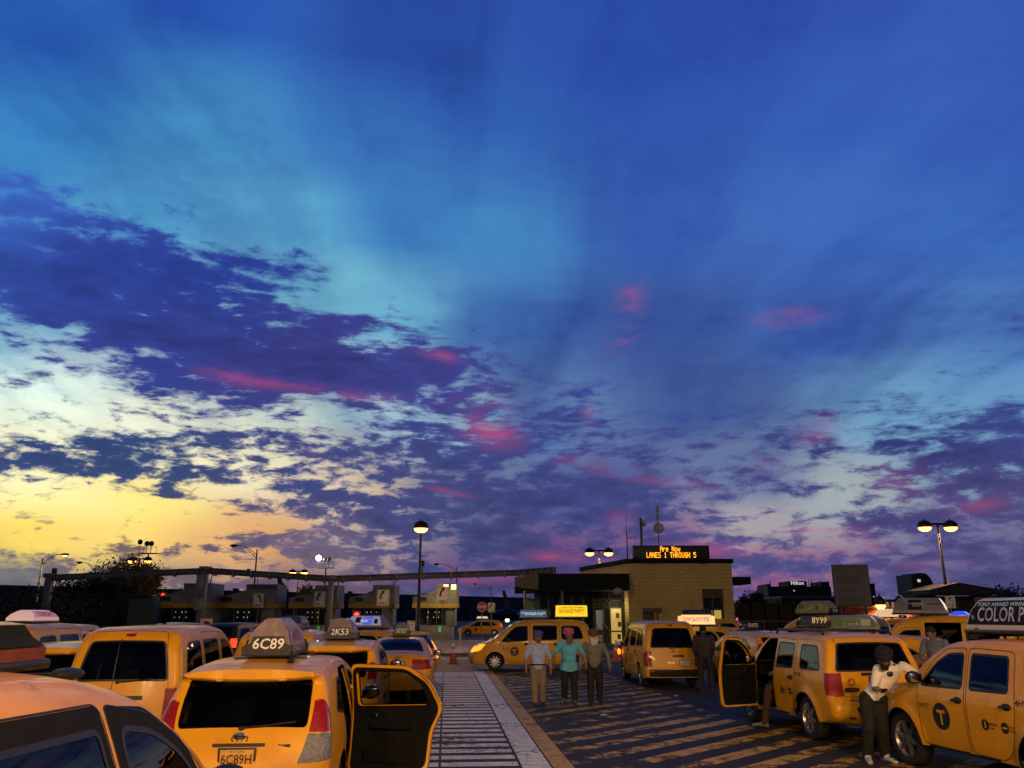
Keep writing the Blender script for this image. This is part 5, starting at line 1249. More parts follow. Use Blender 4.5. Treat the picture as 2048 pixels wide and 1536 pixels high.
c = MB(); c.prism([(xl - .12, hw_ - .02), (xr + .12, hw_ - .02), (xr + .12, hw_ + .24), (xl - .12, hw_ + .24)], -.1, .12)
c.add([(xl - .12, .121, hw_ - .02), (xl - .12, .121, hw_ + .24), (xl - 2.12, 9.1, hw_ + .24), (xl - 2.12, 9.1, hw_ - .02), (xl + .05, .121, hw_ - .02), (xl + .05, .121, hw_ + .24), (xl - 1.95, 9.1, hw_ + .24), (xl - 1.95, 9.1, hw_ - .02)], [(0, 1, 2, 3), (4, 5, 6, 7), (1, 5, 6, 2), (0, 4, 7, 3)]); c.build('parapet', [fascia], off)
d = MB(); d.box(((dl + dr) / 2, .28, dt / 2), (dr - dl, .06, dt), 1); d.box(((dl + dr) / 2, .20, dt * .66), (dr - dl - .05, .1, .1), 0); [d.box((x, .2, dt / 2), (.09, .1, dt), 0) for x in (dl + .05, (dl + dr) / 2, dr - .05)]; d.box(((dl + dr) / 2, .2, dt - .25), (dr - dl, .12, .5), 0)
do_ = d.build('door', [brown, dglass], off)
p_ = MB(); p_.box((dl + .28, .235, 1.5), (.32, .02, 1.5)); p_.box((dr - .42, .236, 1.3), (.55, .02, 1.9)); p_.build('lit_pane', [warmwin], do_)
d = MB(); x = X_(1296, BY) - ox; d.box((x, -.16, 1.3), (.6, .3, 1.5), 0, bev=.02); d.box((x + .25, -.12, 2.2), (1.1, .22, .25), 1, bev=.02); d.cyl((x + .55, -.1, 0), (x + .55, -.1, 2.1), .05, n=6, mat=1); d.build('wall_cabinet', [dsteel, mat('cabinet_tan', (.10, .075, .04), .6)], off)
a = MB(); q0, q1 = X_(1468, BY) - ox, X_(1503, BY) - ox; a.box(((q0 + q1) / 2 + .1, 1.2, Z_(1161, BY) - oz), (q1 - q0, 2.6, .42)); a.build('side_awning', [fascia], off)
tag(off, 'low yellow blockwork office building with the amber message board on its roof', 'building')
# message board
FONT = {'A': '0E11111F111111', 'r': '00001619101010', 'e': '00000E111F100E', 'N': '11191513111111', 'o': '00000E1111110E', 'w': '0000111115150A', 'L': '1010101010101F', 'E': '1F10101E10101F', 'S': '0F10100E01011E', '1': '040C040404040E', 'T': '1F040404040404',
        'H': '1111111F111111', 'R': '1E11111E141211', 'O': '0E11111111110E', 'U': '1111111111110E', 'G': '0E11101713110F', '5': '1F101E0101110E', ' ': '00000000000000'}
FONT['N'] = '11191915131311'
bx0, bx1, bz0, bz1 = X_(1273, 49.5), X_(1430, 49.5), Z_(1116, 49.5), Z_(1090, 49.5)
mb_ = empty('message_board', ((bx0 + bx1) / 2, 50.0, hw_ + .15)); mz = mb_.location.z
b = MB(); W_, H_ = bx1 - bx0, bz1 - bz0; zc = (bz0 + bz1) / 2 - mz; b.box((0, 0, zc), (W_, .35, H_), 0, bev=.02); [b.box((x, .05, .10), (.5, .2, .3), 0) for x in (-W_ * .3, W_ * .4)]; b.build('housing', [mat('board_black', (.012, .012, .013), .5)], mb_)
b = MB(); dot = H_ * .42 / 7
def dots(txt, zc_, dx=0):
    tw = len(txt) * 6 * dot * .64
    for i, ch in enumerate(txt):
        rows = [int(FONT[ch][k:k + 2], 16) for k in range(0, 14, 2)]
        for r_, v in enumerate(rows):
            for k_ in range(5):
                if v >> (4 - k_) & 1:
                    x = -tw / 2 + (i * 6 + k_ + .5) * dot * .64 + dx; z = zc_ + (3 - r_) * dot; s = dot * .42; b.add([(x - s * .68, -.182, z - s), (x + s * .68, -.182, z - s), (x + s * .68, -.182, z + s), (x - s * .68, -.182, z + s)], [(0, 1, 2, 3)])
dots('Are Now', zc + H_ * .24, -.05); dots('LANES 1 THROUGH 5', zc - H_ * .24); b.build('lettering', [amber], mb_)
tag(mb_, 'black rooftop message board with amber lettering about lanes 1 through 5', 'message board')
def pole_thing(name, px, py0, py1, Y, label, cat, fn):
    top = at(px, py0, Y); z0 = Z_(py1, Y); root = empty(name, (top.x, top.y, z0)); fn(root, top.z - z0); tag(root, label, cat)
def whip(r, H): b = MB(); b.cyl((0, 0, 0), (0, 0, H * .48), .04, .03, 6); b.cyl((0, 0, H * .48), (0, 0, H), .012, .006, 5); b.build('mast', [dsteel], r); b = MB(); b.box((.28, 0, H * .36), (.6, .03, .03)); [b.cyl((x, 0, H * .36 - .14), (x, 0, H * .36 + .14), .01, n=4) for x in np.linspace(.1, .55, 6)]; b.build('aerial', [dsteel], r)
pole_thing('radio_antenna', 1251, 1002, 1118, 49.8, 'thin whip antenna with a small comb aerial on the office roof corner', 'antenna', whip)
def camp(r, H): b = MB(); b.box((0, 0, H / 2), (.13, .13, H)); b.build('pole', [dsteel], r); b = MB(); b.ball((.2, 0, H * .78), .14, 12, 8); b.box((.12, 0, H * .88), (.2, .16, .16), bev=.04); b.build('camera_dome', [mat('camera_white', (.35, .35, .37), .4)], r)
pole_thing('security_camera', 1281, 1036, 1092, 50.1, 'round security camera on a short dark pole above the message board', 'security camera', camp)
def dish(r, H):
    b = MB(); b.cyl((0, 0, 0), (0, 0, H), .03, n=6); b.build('pole', [dsteel], r)
    b = MB(); b.lathe([(0, 0), (.2, .02), (.33, .08), (.31, .1), (0, .05)], 24, M=Matrix.Translation((0, -.1, H * .42)) @ rotM(R(90), 'X')); b.build('dish', [mat('dish_white', (.33, .34, .36), .4)], r)
    b = MB(); b.box((0, 0, H * .92), (.22, .16, .3), bev=.02); b.box((0, 0, H * .72), (.24, .16, .26), bev=.02); b.build('radio_box', [MT['dish_white']], r)
pole_thing('dish_antenna', 1314, 1012, 1090, 50.3, 'round white dish and two boxes on a thin roof pole', 'antenna', dish)

wing = empty('canopy_wing', (X_(1146, 47), 47, .15)); wx, wy, wz_ = wing.location; wl, wr_ = X_(1030, 47) - wx, X_(1262, 47) - wx; zt, zb_ = Z_(1147, 47) - wz_, Z_(1180, 47) - wz_
b = MB(); b.add([(wl, 2.4, zb_ + .25), (wl + 1.3, 0, zb_), (wr_, 0, zb_), (wr_, 8, zb_), (wl, 8, zb_), (wl, 2.4, zt - .1), (wl + 1.3, 0, zt), (wr_, 0, zt), (wr_, 8, zt), (wl, 8, zt - .1)], [(0, 1, 6, 5), (1, 2, 7, 6), (2, 3, 8, 7), (3, 4, 9, 8), (4, 0, 5, 9), (5, 6, 7, 8, 9), (4, 3, 2, 1, 0)]); b.build('canopy_roof', [fascia], wing, sharp=15)
b = MB(); [b.cyl((X_(px, 47.6) - wx, yy, 0), (X_(px, 47.6) - wx, yy, zb_), .07, n=8) for px, yy in ((1050, .6), (1125, .5))]; b.build('canopy_post', [mat('post_grey', (.14, .14, .14), .5)], wing)
b = MB(); b.box((X_(1160, 51) - wx, 4.2, zb_ / 2), (X_(1258, 51) - X_(1076, 51), .2, zb_)); b.build('wall', [darkwall], wing)
b = MB(); [b.box((X_(px, 51) - wx, 4.05, zb_ * .52), (.12, .12, zb_ * .96)) for px in (1078, 1097, 1120, 1144, 1167, 1188)]; b.build('window_frame', [brown], wing)
b = MB(); b.box((X_(1132, 51) - wx, 4.08, zb_ * .6), (X_(1186, 51) - X_(1080, 51), .04, zb_ * .7)); b.build('window', [dglass], wing)
b = MB(); x0, x1 = X_(1188, 50.6) - wx, X_(1262, 50.6) - wx; ds = empty('entrance', (0, 0, 0)); bpy.data.objects.remove(ds)
b.box(((x0 + x1) / 2, 3.7, zb_ - .5), (x1 - x0, .14, .1)); [b.box((x, 3.7, zb_ / 2), (.1, .14, zb_)) for x in (x0, x0 + .62, x0 + .95, x0 + 1.75, x1)]; b.box(((x0 + x1) / 2, 3.7, 1.0), (x1 - x0, .1, .08)); b.box(((x0 + x1) / 2, 3.7, 2.35), (x1 - x0, .1, .08)); dr_ = b.build('entrance_door', [brown], wing)
b = MB(); b.box((x0 + 1.32, 3.74, 1.2), (.62, .02, 2.2)); b.box((x0 + 1.95, 3.745, 1.5), (.2, .02, 1.1)); b.build('lit_pane', [warmwin], dr_)
b = MB(); b.box((x0 + .36, 3.76, 1.65), (.46, .02, 1.1)); b.box((x0 + .3, 3.76, .62), (.5, .02, .35)); b.build('posted_notices', [mat('paper_notice', (.35, .36, .36), .7, emit=(110, 120, 112), estr=.25)], dr_)
for sx_, sz_ in ((1.4, 1.9), (1.5, 1.4), (1.45, .7)): b = MB(); b.box((x0 + sx_, 3.62, sz_), (.2, .02, .28)); b.build('red_sticker', [mat('red_sticker', (.25, .03, .03), .6)], dr_)
b = MB(); b.ball((x0 + 1.0, -.02, zt - .95), (.26, .08, .18), 14, 8); b.build('round_wall_lamp', [mat('dim_lamp', (.3, .3, .3), .3)], wing)
tag(wing, 'dark flat-roofed canopy wing with a lit glass entrance beside the yellow office', 'building')
point('entrance_light', (wx + x0 + 1.3, 50.2, 2.6), 18, (1, .85, .5), .3)
st = empty('entrance_steps', (wx + x0 + 1.2, 49.2, .15)); b = MB(); [b.box((0, .28 * k_, .085 + .17 * k_ / 2), (3.4, .5, .17 * (k_ + 1))) for k_ in range(2)]; b.build('step', [concrete], st)
b = MB(); 
for x_ in (-1.0, -.55, .9): b.tube([(x_, -.9, 0), (x_, -.9, 1.0), (x_ - .25, .3, 1.5), (x_ - .25, .3, .2)], .03, 6)
b.tube([(-1.0, -.9, .55), (-1.25, .3, 1.0)], .022, 6); b.build('handrail', [steel], st); tag(st, 'short concrete steps with grey handrails before the lit entrance', 'steps')

# ---------- far buildings ----------
hang = mat('hangar_blue', (.018, .035, .08), .6, 0, .25, .05, 0, 1); A0, B0 = at(-150, 1160, 205), at(1060, 1195, 375)
hr = empty('hangar_building', (0, 290, 0)); b = MB(); dx_, dy_ = B0.x - A0.x, B0.y - A0.y
Hh = 9.6; b.add([(A0.x, A0.y - 290, 0), (B0.x, B0.y - 290, 0), (B0.x, B0.y - 290, Hh), (A0.x, A0.y - 290, Hh), (A0.x, A0.y - 230, Hh), (B0.x, B0.y - 230, Hh), (B0.x, B0.y - 230, 0), (A0.x, A0.y - 230, 0)], [(0, 1, 2, 3), (3, 2, 5, 4), (1, 6, 5, 2), (0, 3, 4, 7), (7, 4, 5, 6)]); b.build('wall', [hang], hr)
for k_ in np.linspace(.02, .98, 26): b = MB(); b.box((A0.x + dx_ * k_, A0.y - 290 + dy_ * k_ - .5, Hh / 2 - 1.5), (1.2, .8, Hh - 3)); b.build('buttress', [mat('hangar_grey', (.02, .025, .035), .7)], hr)
b = MB(); [b.box((A0.x + dx_ * k_, A0.y - 285 + dy_ * k_, Hh + .4), (1.6, 1.6, .8)) for k_ in (.32, .36, .52, .56, .72, .76)]; b.build('roof_vent', [dsteel], hr); tag(hr, 'very long low dark blue hangar across the horizon behind the booths', 'building')
tail = mat('tail_fin_blue', (.012, .03, .09), .35, 0, .1, .5)
for px, py0, py1, t, lb in ((566, 1157, 1180, 300, 'dark blue aircraft tail fin above the hangar roof, beside the orange-lit sapling'), (1012, 1181, 1197, 330, 'dark blue aircraft tail fin above the hangar roof, left of the canopy wing')):
    z1, z0 = at(px, py0, t).z, at(px, py1, t).z; x = at(px, py0, t).x; h = z1 - z0; b = MB(); b.prism([(-h * .5, h), (-h * .15, h), (h * .75, -4), (-.1 * h, -4)], -.25, .25); b.ball((h * .1, 0, -6), (h * 1.6, 1.9, 2.2), 16, 10); tag(b.build('aircraft_tail', [tail], loc=(x, t, z0), sharp=20), lb, 'aircraft tail', 'aircraft tails beyond the hangar')
winl = mat('far_window', (.03, .035, .05), .15, 0); litw = mat('far_lit_window', (.5, .45, .3), .5, emit=(235, 215, 160), estr=.8); tower = mat('far_facade', (.035, .04, .055), .7, 0, .2, .02); tower2 = mat('far_facade_pale', (.06, .065, .08), .7, 0, .2, .02)
def block(name, px0, px1, pyt, t, label, fl, cols, steps=(), cat='building', m=None, lits=4, pyb=1235):
    x0, x1, H = X_(px0, t), X_(px1, t), Z_(pyt, t); root = empty(name, ((x0 + x1) / 2, t, 0)); w_ = x1 - x0
    b = MB(); b.box((0, 12, H / 2), (w_, 24, H))
    for (a, c_, py) in steps: xa, xb, hh = X_(a, t), X_(c_, t), Z_(py, t); b.box(((xa + xb) / 2 - (x0 + x1) / 2, 12, (H + hh) / 2 + .01), (xb - xa, 20, hh - H))
    b.build('facade', [m or tower], root, sharp=20)
    fh = H / fl
    for f_ in range(fl):
        wn = MB()
        for c_ in range(cols): wn.box(((c_ + .5) / cols * w_ * .96 - w_ * .48, -.05, (f_ + .55) * fh), (w_ / cols * .72, .1, fh * .45))
        wn.build('window', [winl], root)
    if lits:
        wn = MB(); rr = random.Random(px0)
        for k_ in range(lits): wn.box(((rr.randrange(cols) + .5) / cols * w_ * .96 - w_ * .48, -.14, (rr.randrange(fl) + .55) * fh), (w_ / cols * .5, .06, fh * .4))
        wn.build('lit_window', [litw], root)
    tag(root, label, cat); return root, w_, H
ht, w_, H = block('hotel_building', 1541, 1668, 1173, 520, 'wide dark hotel block with a small lit name on its roof', 11, 26, steps=((1541, 1549, 1168), (1585, 1622, 1162), (1652, 1668, 1163)), lits=5)
b = MB(); b.text('Hilton', 3.2, face_M((X_(1603, 520) - ht.location.x, 1.8, Z_(1166, 520)), (1, 0, 0), (0, 0, 1))); b.build('roof_lettering', [mat('sign_lit_white', (.9, .9, .9), .5, emit=(240, 245, 250), estr=.9)], ht, flip=True)
b = MB(); rr = random.Random(5); [b.cyl((rr.uniform(-w_ * .4, w_ * .45), 12, H), (0, 12, H) if 0 else (rr.uniform(-w_ * .4, w_ * .45), 12, H), .2, n=4) for _ in range(0)]
for k_ in range(9): x_ = rr.uniform(-.42, .45) * w_; b.cyl((x_, 8, H + 1), (x_, 8, H + rr.uniform(2, 5)), .18, n=5)
b.build('roof_mast', [dsteel], ht)
block('office_tower', 1744, 1757, 1167, 480, 'narrow dark tower showing just right of the notice board', 12, 4, lits=1)
ct = empty('curved_tower', (X_(1855, 450), 450, 0)); b = MB(); xa, xb, xm = X_(1833, 450) - ct.location.x, X_(1877, 450) - ct.location.x, X_(1845, 450) - ct.location.x
H1, H2 = Z_(1149, 450), Z_(1146, 450); pr = [(xa, 0), (xb, 0), (xb, H1 - 8)] + [(xb - (xb - xm) * (1 - math.cos(a)) * .62 , H1 - 8 + (H2 - H1 + 8) * math.sin(a)) for a in np.linspace(.2, PI / 2, 6)] + [(xm, H2), (xm, H1), (xa, H1)]
b.prism(pr, 0, 18); b.build('facade', [tower2], ct, sharp=30)
for f_ in range(12): wn = MB(); [wn.box((x_, -.06, 2 + f_ * (H1 - 5) / 12), (1.0, .1, 1.3)) for x_ in np.linspace(xa + 1, xb - 1.2, 7)]; wn.build('window', [winl], ct)
wn = MB(); wn.box((xm + .6, -.2, H1 - 3.2), (1.6, .1, 1.4)); wn.build('lit_window', [litw], ct); tag(ct, 'dark tower with a rounded top corner left of the leaning twin lamp', 'building')
# lower dark sheds on the right
sh = empty('storage_shed', (X_(1640, 120), 120, 0)); b = MB(); b.box((0, 4, Z_(1196, 120) / 2), (X_(1720, 120) - X_(1572, 120), 8, Z_(1196, 120))); b.build('wall', [mat('shed_dark', (.02, .018, .018), .8, 0, .2, 1)], sh); b = MB(); b.box((.2, 3.9, Z_(1196, 120) + .12), (X_(1724, 120) - X_(1568, 120), 8.6, .24)); b.build('roof', [mat('shed_roof', (.10, .11, .14), .5)], sh); tag(sh, 'long low dark shed with a pale roof edge below the hotel', 'building')
pv = empty('pavilion', (X_(1922, 52), 52, 0)); px_, hE, hP = X_(1994, 52) - pv.location.x, Z_(1181, 52), Z_(1166, 52); b = MB(); b.prism([(-px_, hE - .25), (px_, hE - .25), (px_ + .05, hE), (-.4, hP), (-px_ - .05, hE)], -1, 2.2); b.build('roof', [mat('pavilion_roof', (.014, .013, .014), .7, 0, .2, 1)], pv, sharp=15)
b = MB(); b.box((0, 1.9, (hE - .3) / 2), (px_ * 1.7, .8, hE - .3)); b.build('wall', [darkwall], pv); b = MB(); b.box((-.1, 1.45, hE - .7), (1.6, .1, .7)); b.build('window', [mat('dull_pane', (.06, .065, .08), .4)], pv); b = MB(); b.tube([(px_, -.6, hE - .2), (px_ - .5, -.2, hE - .7), (px_ - .5, -.2, 0)], .05, 6); b.build('downpipe', [steel], pv); tag(pv, 'dark gabled pavilion building under the leaning twin lamp', 'building')
bw = MB(); brk = mat('red_brick', (.16, .05, .028), .85, 0, .3, 6, .3, 25); x0, x1 = X_(1684, 43.5), X_(1842, 43.5); bw.box(((x0 + x1) / 2, 43.8, Z_(1215, 43.5) / 2), (x1 - x0, .4, Z_(1215, 43.5))); o = bw.build('brick_wall', [brk]); tag(o, 'red brick wall lit orange by the low twin lamp', 'wall')
cp = MB(); cp.box((0, 0, 0), (x1 - x0 + .06, .5, .1)); c_ = cp.build('coping', [mat('coping', (.3, .2, .1), .7)], o); c_.location = ((x0 + x1) / 2, 43.8, Z_(1215, 43.5) + .052)
fm = MB(); x0, x1 = X_(1476, 62), X_(1700, 62); fm.box(((x0 + x1) / 2, 62, 1.45), (x1 - x0, .12, 2.9)); [fm.cyl((x_, 61.85, 0), (x_, 61.85, 3.1), .05, n=6) for x_ in np.linspace(x0, x1, 9)]; tag(fm.build('screen_fence', [mat('fence_black', (.005, .005, .006), .9, 0, .2, 2, 0, 1, 0, .1)]), 'tall black screened fence right of the office building', 'fence')
fm = MB(); x0, x1 = X_(1842, 56), X_(2150, 56); fm.box(((x0 + x1) / 2, 56, 1.2), (x1 - x0, .12, 2.4)); [fm.cyl((x_, 55.85, 0), (x_, 55.85, 2.6), .05, n=6) for x_ in np.linspace(x0, x1, 9)]; tag(fm.build('screen_fence', [MT['fence_black']]), 'black screened fence in front of the gabled pavilion', 'fence')
br_ = MB(); x0, x1 = X_(1478, 46), X_(1640, 46); br_.prism([(x0, 0), (x1, 0), (x1, 1.0), (x0, 1.0)], 46, 46.4); br_.tube([(x0, 45.9, 1.75), (x0 + 2.6, 45.9, 1.75), (x0 + 4.2, 45.9, 1.2), (x1, 45.9, 1.15)], .03, 6); [br_.cyl((x0 + k_, 45.9, .9), (x0 + k_, 45.9, 1.72 if k_ < 2.7 else 1.2), .025, n=6) for k_ in (.1, 1.3, 2.6, 3.9)]; tag(br_.build('ramp_wall', [mat('ramp_grey', (.09, .09, .10), .75, 0, .2, 2)]), 'low grey ramp wall with a pipe handrail right of the office', 'wall')
# concrete barriers and a low wall by the booths
bw = MB(); bw.prism([(-1.0, 0), (13, 0), (13, .42), (-1, .42)], 41.8, 42.3) if 0 else None
nb = empty('notice_board', (X_(1710, 40), 40, 0)); z0, z1 = Z_(1212, 40), Z_(1129, 40); wN = X_(1746, 40) - X_(1672, 40)
b = MB(); b.box((0, 0, (z0 + z1) / 2), (wN, .08, z1 - z0), 0, bev=.01); b.box((0, -.045, (z0 + z1) / 2), (wN * .97, .01, (z1 - z0) * .97), 1)
b.text('AIRPORT TAXI HOLD', .17, face_M((0, -.055, z1 - .14), (1, 0, 0), (0, 0, 1)), 2, maxw=wN * .85); b.text('RULES FOR TAXI DRIVERS', .15, face_M((0, -.055, z1 - .36), (1, 0, 0), (0, 0, 1)), 2, maxw=wN * .8)
rr = random.Random(3)
for k_ in range(16):
    if k_ in (5, 9): continue
    L_ = rr.uniform(.5, .78) * wN; b.box((-wN * .4 + L_ / 2, -.056, z1 - .55 - k_ * .085), (L_, .004, .028), 2)
b.build('board_face', [dsteel, mat('board_pale', (.14, .135, .13), .6, 0, .1, 4), mat('board_ink', (.05, .05, .055), .6)], nb); b = MB(); [b.cyl((x_, .1, 0), (x_, .1, z1), .05, n=6) for x_ in (-wN * .35, wN * .35)]; b.build('post', [dsteel], nb); tag(nb, 'large pale notice board of small print facing the lot, left of the curved tower', 'notice board')
text_sign(1901, 1204, 36, .42, .52, ['P', '1 2'], 'small white notice on a post before the gabled pavilion', name='notice_sign'); text_sign(1957, 1204, 36, .30, .40, ['.'], 'small orange-brown sign on a post right of the white notice', mat('sign_brown', (.15, .08, .04), .6), name='brown_sign')
# ---------- trees ----------
leafd = mat('leaf_dark', (.035, .042, .022), .8, 0, .5, 3); leafo = mat('leaf_lamplit', (.20, .13, .03), .7, 0, .5, 4); bark = mat('bark', (.05, .035, .025), .9, 0, .3, 6, .5, 30)  # leafo carries the orange of the lamplight in its leaf colour
def tree(loc, H, rx, label, leaf, nl=2600, cz=.62, rz=None, cl=26, ls=.16, seed=1, name='tree', cat='tree', low=.12, grp=None):
    rr = random.Random(seed); root = empty(name, loc); tb = MB()
    tb.tube([(0, 0, 0), (.05, 0, H * .25), (-.05, .05, H * .5), (0, 0, H * .75)], [.03 * H, .024 * H, .016 * H, .008 * H], 8)
    rzv = rz or H * (1 - cz) * .95; cen = []
    for k_ in range(cl):
        a, u_ = rr.uniform(0, 2 * PI), rr.uniform(-.95, 1); q = math.sqrt(1 - u_ * u_ * .98) * rr.uniform(.35, 1)
        cen.append((Vector((rx * q * math.cos(a), rx * q * math.sin(a), H * cz + rzv * u_)), rr.uniform(.22, .42) * rx))
        if k_ % 2 == 0: p = cen[-1][0]; tb.tube([(0, 0, H * rr.uniform(.25, .55)), p * .5 + Vector((0, 0, H * .25)), p], [.010 * H, .006 * H, .003 * H], 5)
    tb.build('trunk', [bark], root); lb = MB()
    for k_ in range(nl):
        c_, r_ = rr.choice(cen); d_ = Vector((rr.gauss(0, 1), rr.gauss(0, 1), rr.gauss(0, .8))); d_ = d_.normalized() * r_ * rr.random() ** .45; p = c_ + d_
        if p.z < H * low: continue
        a, b_ = Vector((rr.gauss(0, 1), rr.gauss(0, 1), rr.gauss(0, 1))).normalized(), Vector((rr.gauss(0, 1), rr.gauss(0, 1), rr.gauss(0, .6))).normalized(); s = ls * rr.uniform(.6, 1.4)
        lb.add([p - a * s, p + b_ * s * .5, p + a * s, p - b_ * s * .5], [(0, 1, 2, 3)], 0)
    lb.build('crown', [leaf], root, flip=True); tag(root, label, cat, grp); return root
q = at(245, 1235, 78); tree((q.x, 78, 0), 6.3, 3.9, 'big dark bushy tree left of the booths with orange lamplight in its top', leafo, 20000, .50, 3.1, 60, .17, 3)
q = at(180, 1235, 70); tree((q.x, 70, 0), 4.6, 4.0, 'low dark tree at the left of the big bushy one', leafd, 9000, .5, 2.2, 36, .17, 5)
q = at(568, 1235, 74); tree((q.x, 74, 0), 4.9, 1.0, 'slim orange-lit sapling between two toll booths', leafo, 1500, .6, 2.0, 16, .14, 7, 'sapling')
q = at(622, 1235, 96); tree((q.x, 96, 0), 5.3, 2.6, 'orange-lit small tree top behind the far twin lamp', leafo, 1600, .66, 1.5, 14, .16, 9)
for i, (px, t, H, rx, lb) in enumerate(((60, 62, 2.3, 5.5, 'dark hedge mass at the picture edge below the hangar'), (330, 72, 2.9, 4.0, 'dark shrub at the foot of the big bushy tree'), (1512, 300, 9.5, 6, 'round-topped far tree between the office and the hotel'), (1492, 300, 7.5, 5, 'lower far tree just left of the round-topped one'), (1532, 290, 7.2, 5, 'lower far tree just right of the round-topped one'),
        (2005, 170, 6.6, 7, 'dark far tree right of the pavilion'), (2050, 160, 6.0, 8, 'dark far tree at the picture edge right of the pavilion'))):
    q = at(px, 1235, t); tree((q.x, t, 0), H, rx, lb, leafd, 7000 if t < 100 else 5000, .5, H * .48, 40, (.24 if t < 100 else .34), 20 + i, low=0, name='shrub' if t < 100 else 'tree', cat='shrub' if t < 100 else 'tree')
# a boarded enclosure below the tree
b = MB(); q0, q1 = at(262, 1235, 62), at(312, 1235, 62); b.box(((q0.x + q1.x) / 2, 62, 1.6), (q1.x - q0.x, 1.2, 3.2)); tag(b.build('utility_cabinet', [mat('cabinet_teal', (.03, .05, .055), .6, 0, .2, 2)]), 'tall dull teal cabinet between the big tree and leftmost booth', 'cabinet')
# far aircraft specks in the sky
for px, py, t in ((945, 661, 900), (1716, 1097, 1400)):
    q = Vector((0, 0, CAMH)) + ray(px, py) * t; b = MB(); b.tube([(-1.6, 0, 0), (1.6, 0, 0)], .28, 8); b.box((0, 0, .05), (.5, 4.0 if 0 else 1.5, .1)); b.box((-1.3, 0, .35), (.4, .1, .7)); tag(b.build('aircraft', [dsteel], loc=q), 'tiny dark aircraft high in the sky above the single lamp' if t < 1000 else 'tiny dark aircraft low over the horizon above the notice board', 'aircraft')
# ---------- the taxis where they wait ----------
pinkp = lit('pink_panel', (222, 150, 145), .32); dullp = mat('ad_dull_mauve', (.32, .21, .22), .35, 0, .25, 5, 0, 1, .3); darkp = mat('ad_dark', (.012, .016, .012), .75, 0, .2, 4, 0, 1, 0, .2)
redcap = mat('cap_red', (.22, .05, .02), .3, 0, .15, 5, 0, 1, .3); whitecap = mat('cap_white', (.55, .5, .52), .35)
yad = lit('yellow_ad', (255, 222, 30), .75); redink = mat('ad_red_ink', (.5, .02, .01), .5, emit=(200, 30, 8), estr=.30); blad = lit('blue_ad', (70, 95, 130), .5); whit = lit('white_ink', (205, 215, 225), .7)
cream = lit('cream_ad', (255, 222, 178), .72); orink = mat('ad_orange_ink', (.5, .2, .05), .5, emit=(190, 80, 40), estr=.35); crm2 = lit('cream_ad_end', (250, 205, 110), .9)
navy = mat('ad_navy', (.01, .015, .05), .4, 0, .1, 6); navyi = mat('ad_navy_ink', (.06, .08, .2), .5)
purp = lit('mauve_ad', (150, 140, 170), .62); blue2 = lit('blue_block', (80, 100, 215), .8); dk = mat('ad_dark_shapes', (.03, .02, .035), .5); greenad = mat('ad_green', (.10, .16, .07), .4, 0, .3, 3); palei = mat('ad_pale_ink', (.4, .43, .4), .5); yelad = mat('ad_yellow_green', (.34, .30, .06), .35, 0, .3, 5)
tealad = mat('ad_teal', (.03, .06, .065), .35, 0, .2, 4); blglow = lit('blue_glow', (40, 90, 255), .8); cyan = lit('cyan_glow', (70, 190, 255), .8); whad = lit('white_ad', (255, 215, 170), .6); rosei = mat('ad_rose_ink', (.3, .07, .08), .5); greyad = mat('ad_grey', (.18, .20, .22), .35, 0, .25, 5)
Q = 'yellow taxis queuing in lanes on the left'; RR = 'yellow taxis parked on the right'

t1, S1 = taxi('minivan', 0, 0, 3, 'nearest yellow taxi, cropped roof and side windows with a dark rooftop advert box', xy=(-2.62, 3.65), group=Q)
roof_sign(t1, .22, 1.83, L=1.25, w=.24, H=.19, panel=darkp, cap=redcap, top=.8)
b = MB(); b.ball((.42, .72, 1.765), (.07, .13, .032), 14, 8); b.build('roof_fin', [black], t1)
b = MB(); b.cyl((.45, 1.25, 1.0), (.47, 1.32, 1.3), .035, .03, 12, 0); b.build('water_bottle', [mat('bottle_plastic', (.25, .35, .36), .08, 0, .1, 20)], t1)
b = MB(); b.text('4:17 HIRE', .09, face_M((.66, 1.36, 1.10), (.35, .2, .9), (-.3, .9, .2)), 0, bold=.01); b.build('led_reflection', [mat('reflected_led_text', (.8, .2, .05), .4, emit=(255, 90, 30), estr=1.6)], t1, flip=True)  # glowing text stands in for LED lettering reflected in the windshield
t2, S2 = taxi('van', 247, 12.1, 5.3, 'boxy yellow taxi van seen from behind, left of the hatchback numbered 6C89', group=Q); plate(t2, S2, .74, '8J41')
t3, S3 = taxi('wagon', 492, 8.0, 5.3, 'near yellow hatchback taxi numbered 6C89 with its rear passenger door wide open', group=Q, number='6C89')
roof_sign(t3, -.62, 1.66, L=1.1, w=.235, H=.36, panel=dullp, lines=[('MONDAYS', .32, .11, rosei), ('ALL NEW', .58, .10, rosei), ('TONIGHT', .8, .07, rosei)], number='6C89', top=.42)
plate(t3, S3, .76, '6C89H', plateo); badge(t3, S3, .925)
b = MB(); b.box((.42, -2.275, .86), (.12, .012, .03), 0, bev=.004); b.build('model_badge', [chrome], t3)
b = MB(); b.ball((.30, -1.45, 1.585), (.04, .09, .03), 12, 8); b.tube([(.30, -1.45, 1.6), (.30, -1.50, 1.68)], [.02, .006], 6); b.build('roof_aerial', [black], t3)
b = MB(); b.tube([(.0, -2.23, 1.015), (.2, -2.225, 1.03), (.5, -2.2, 1.06)], .010, 5); b.ball((0, -2.235, 1.01), (.03, .02, .02), 8, 6); b.build('rear_wiper', [black], t3)
open_door(t3, 'rear_doorr', 72)
t4, S4 = taxi('wagon', 662, 14.4, 5.3, 'yellow hatchback taxi numbered 2K53 just ahead of the open door', group=Q, number='2K53')
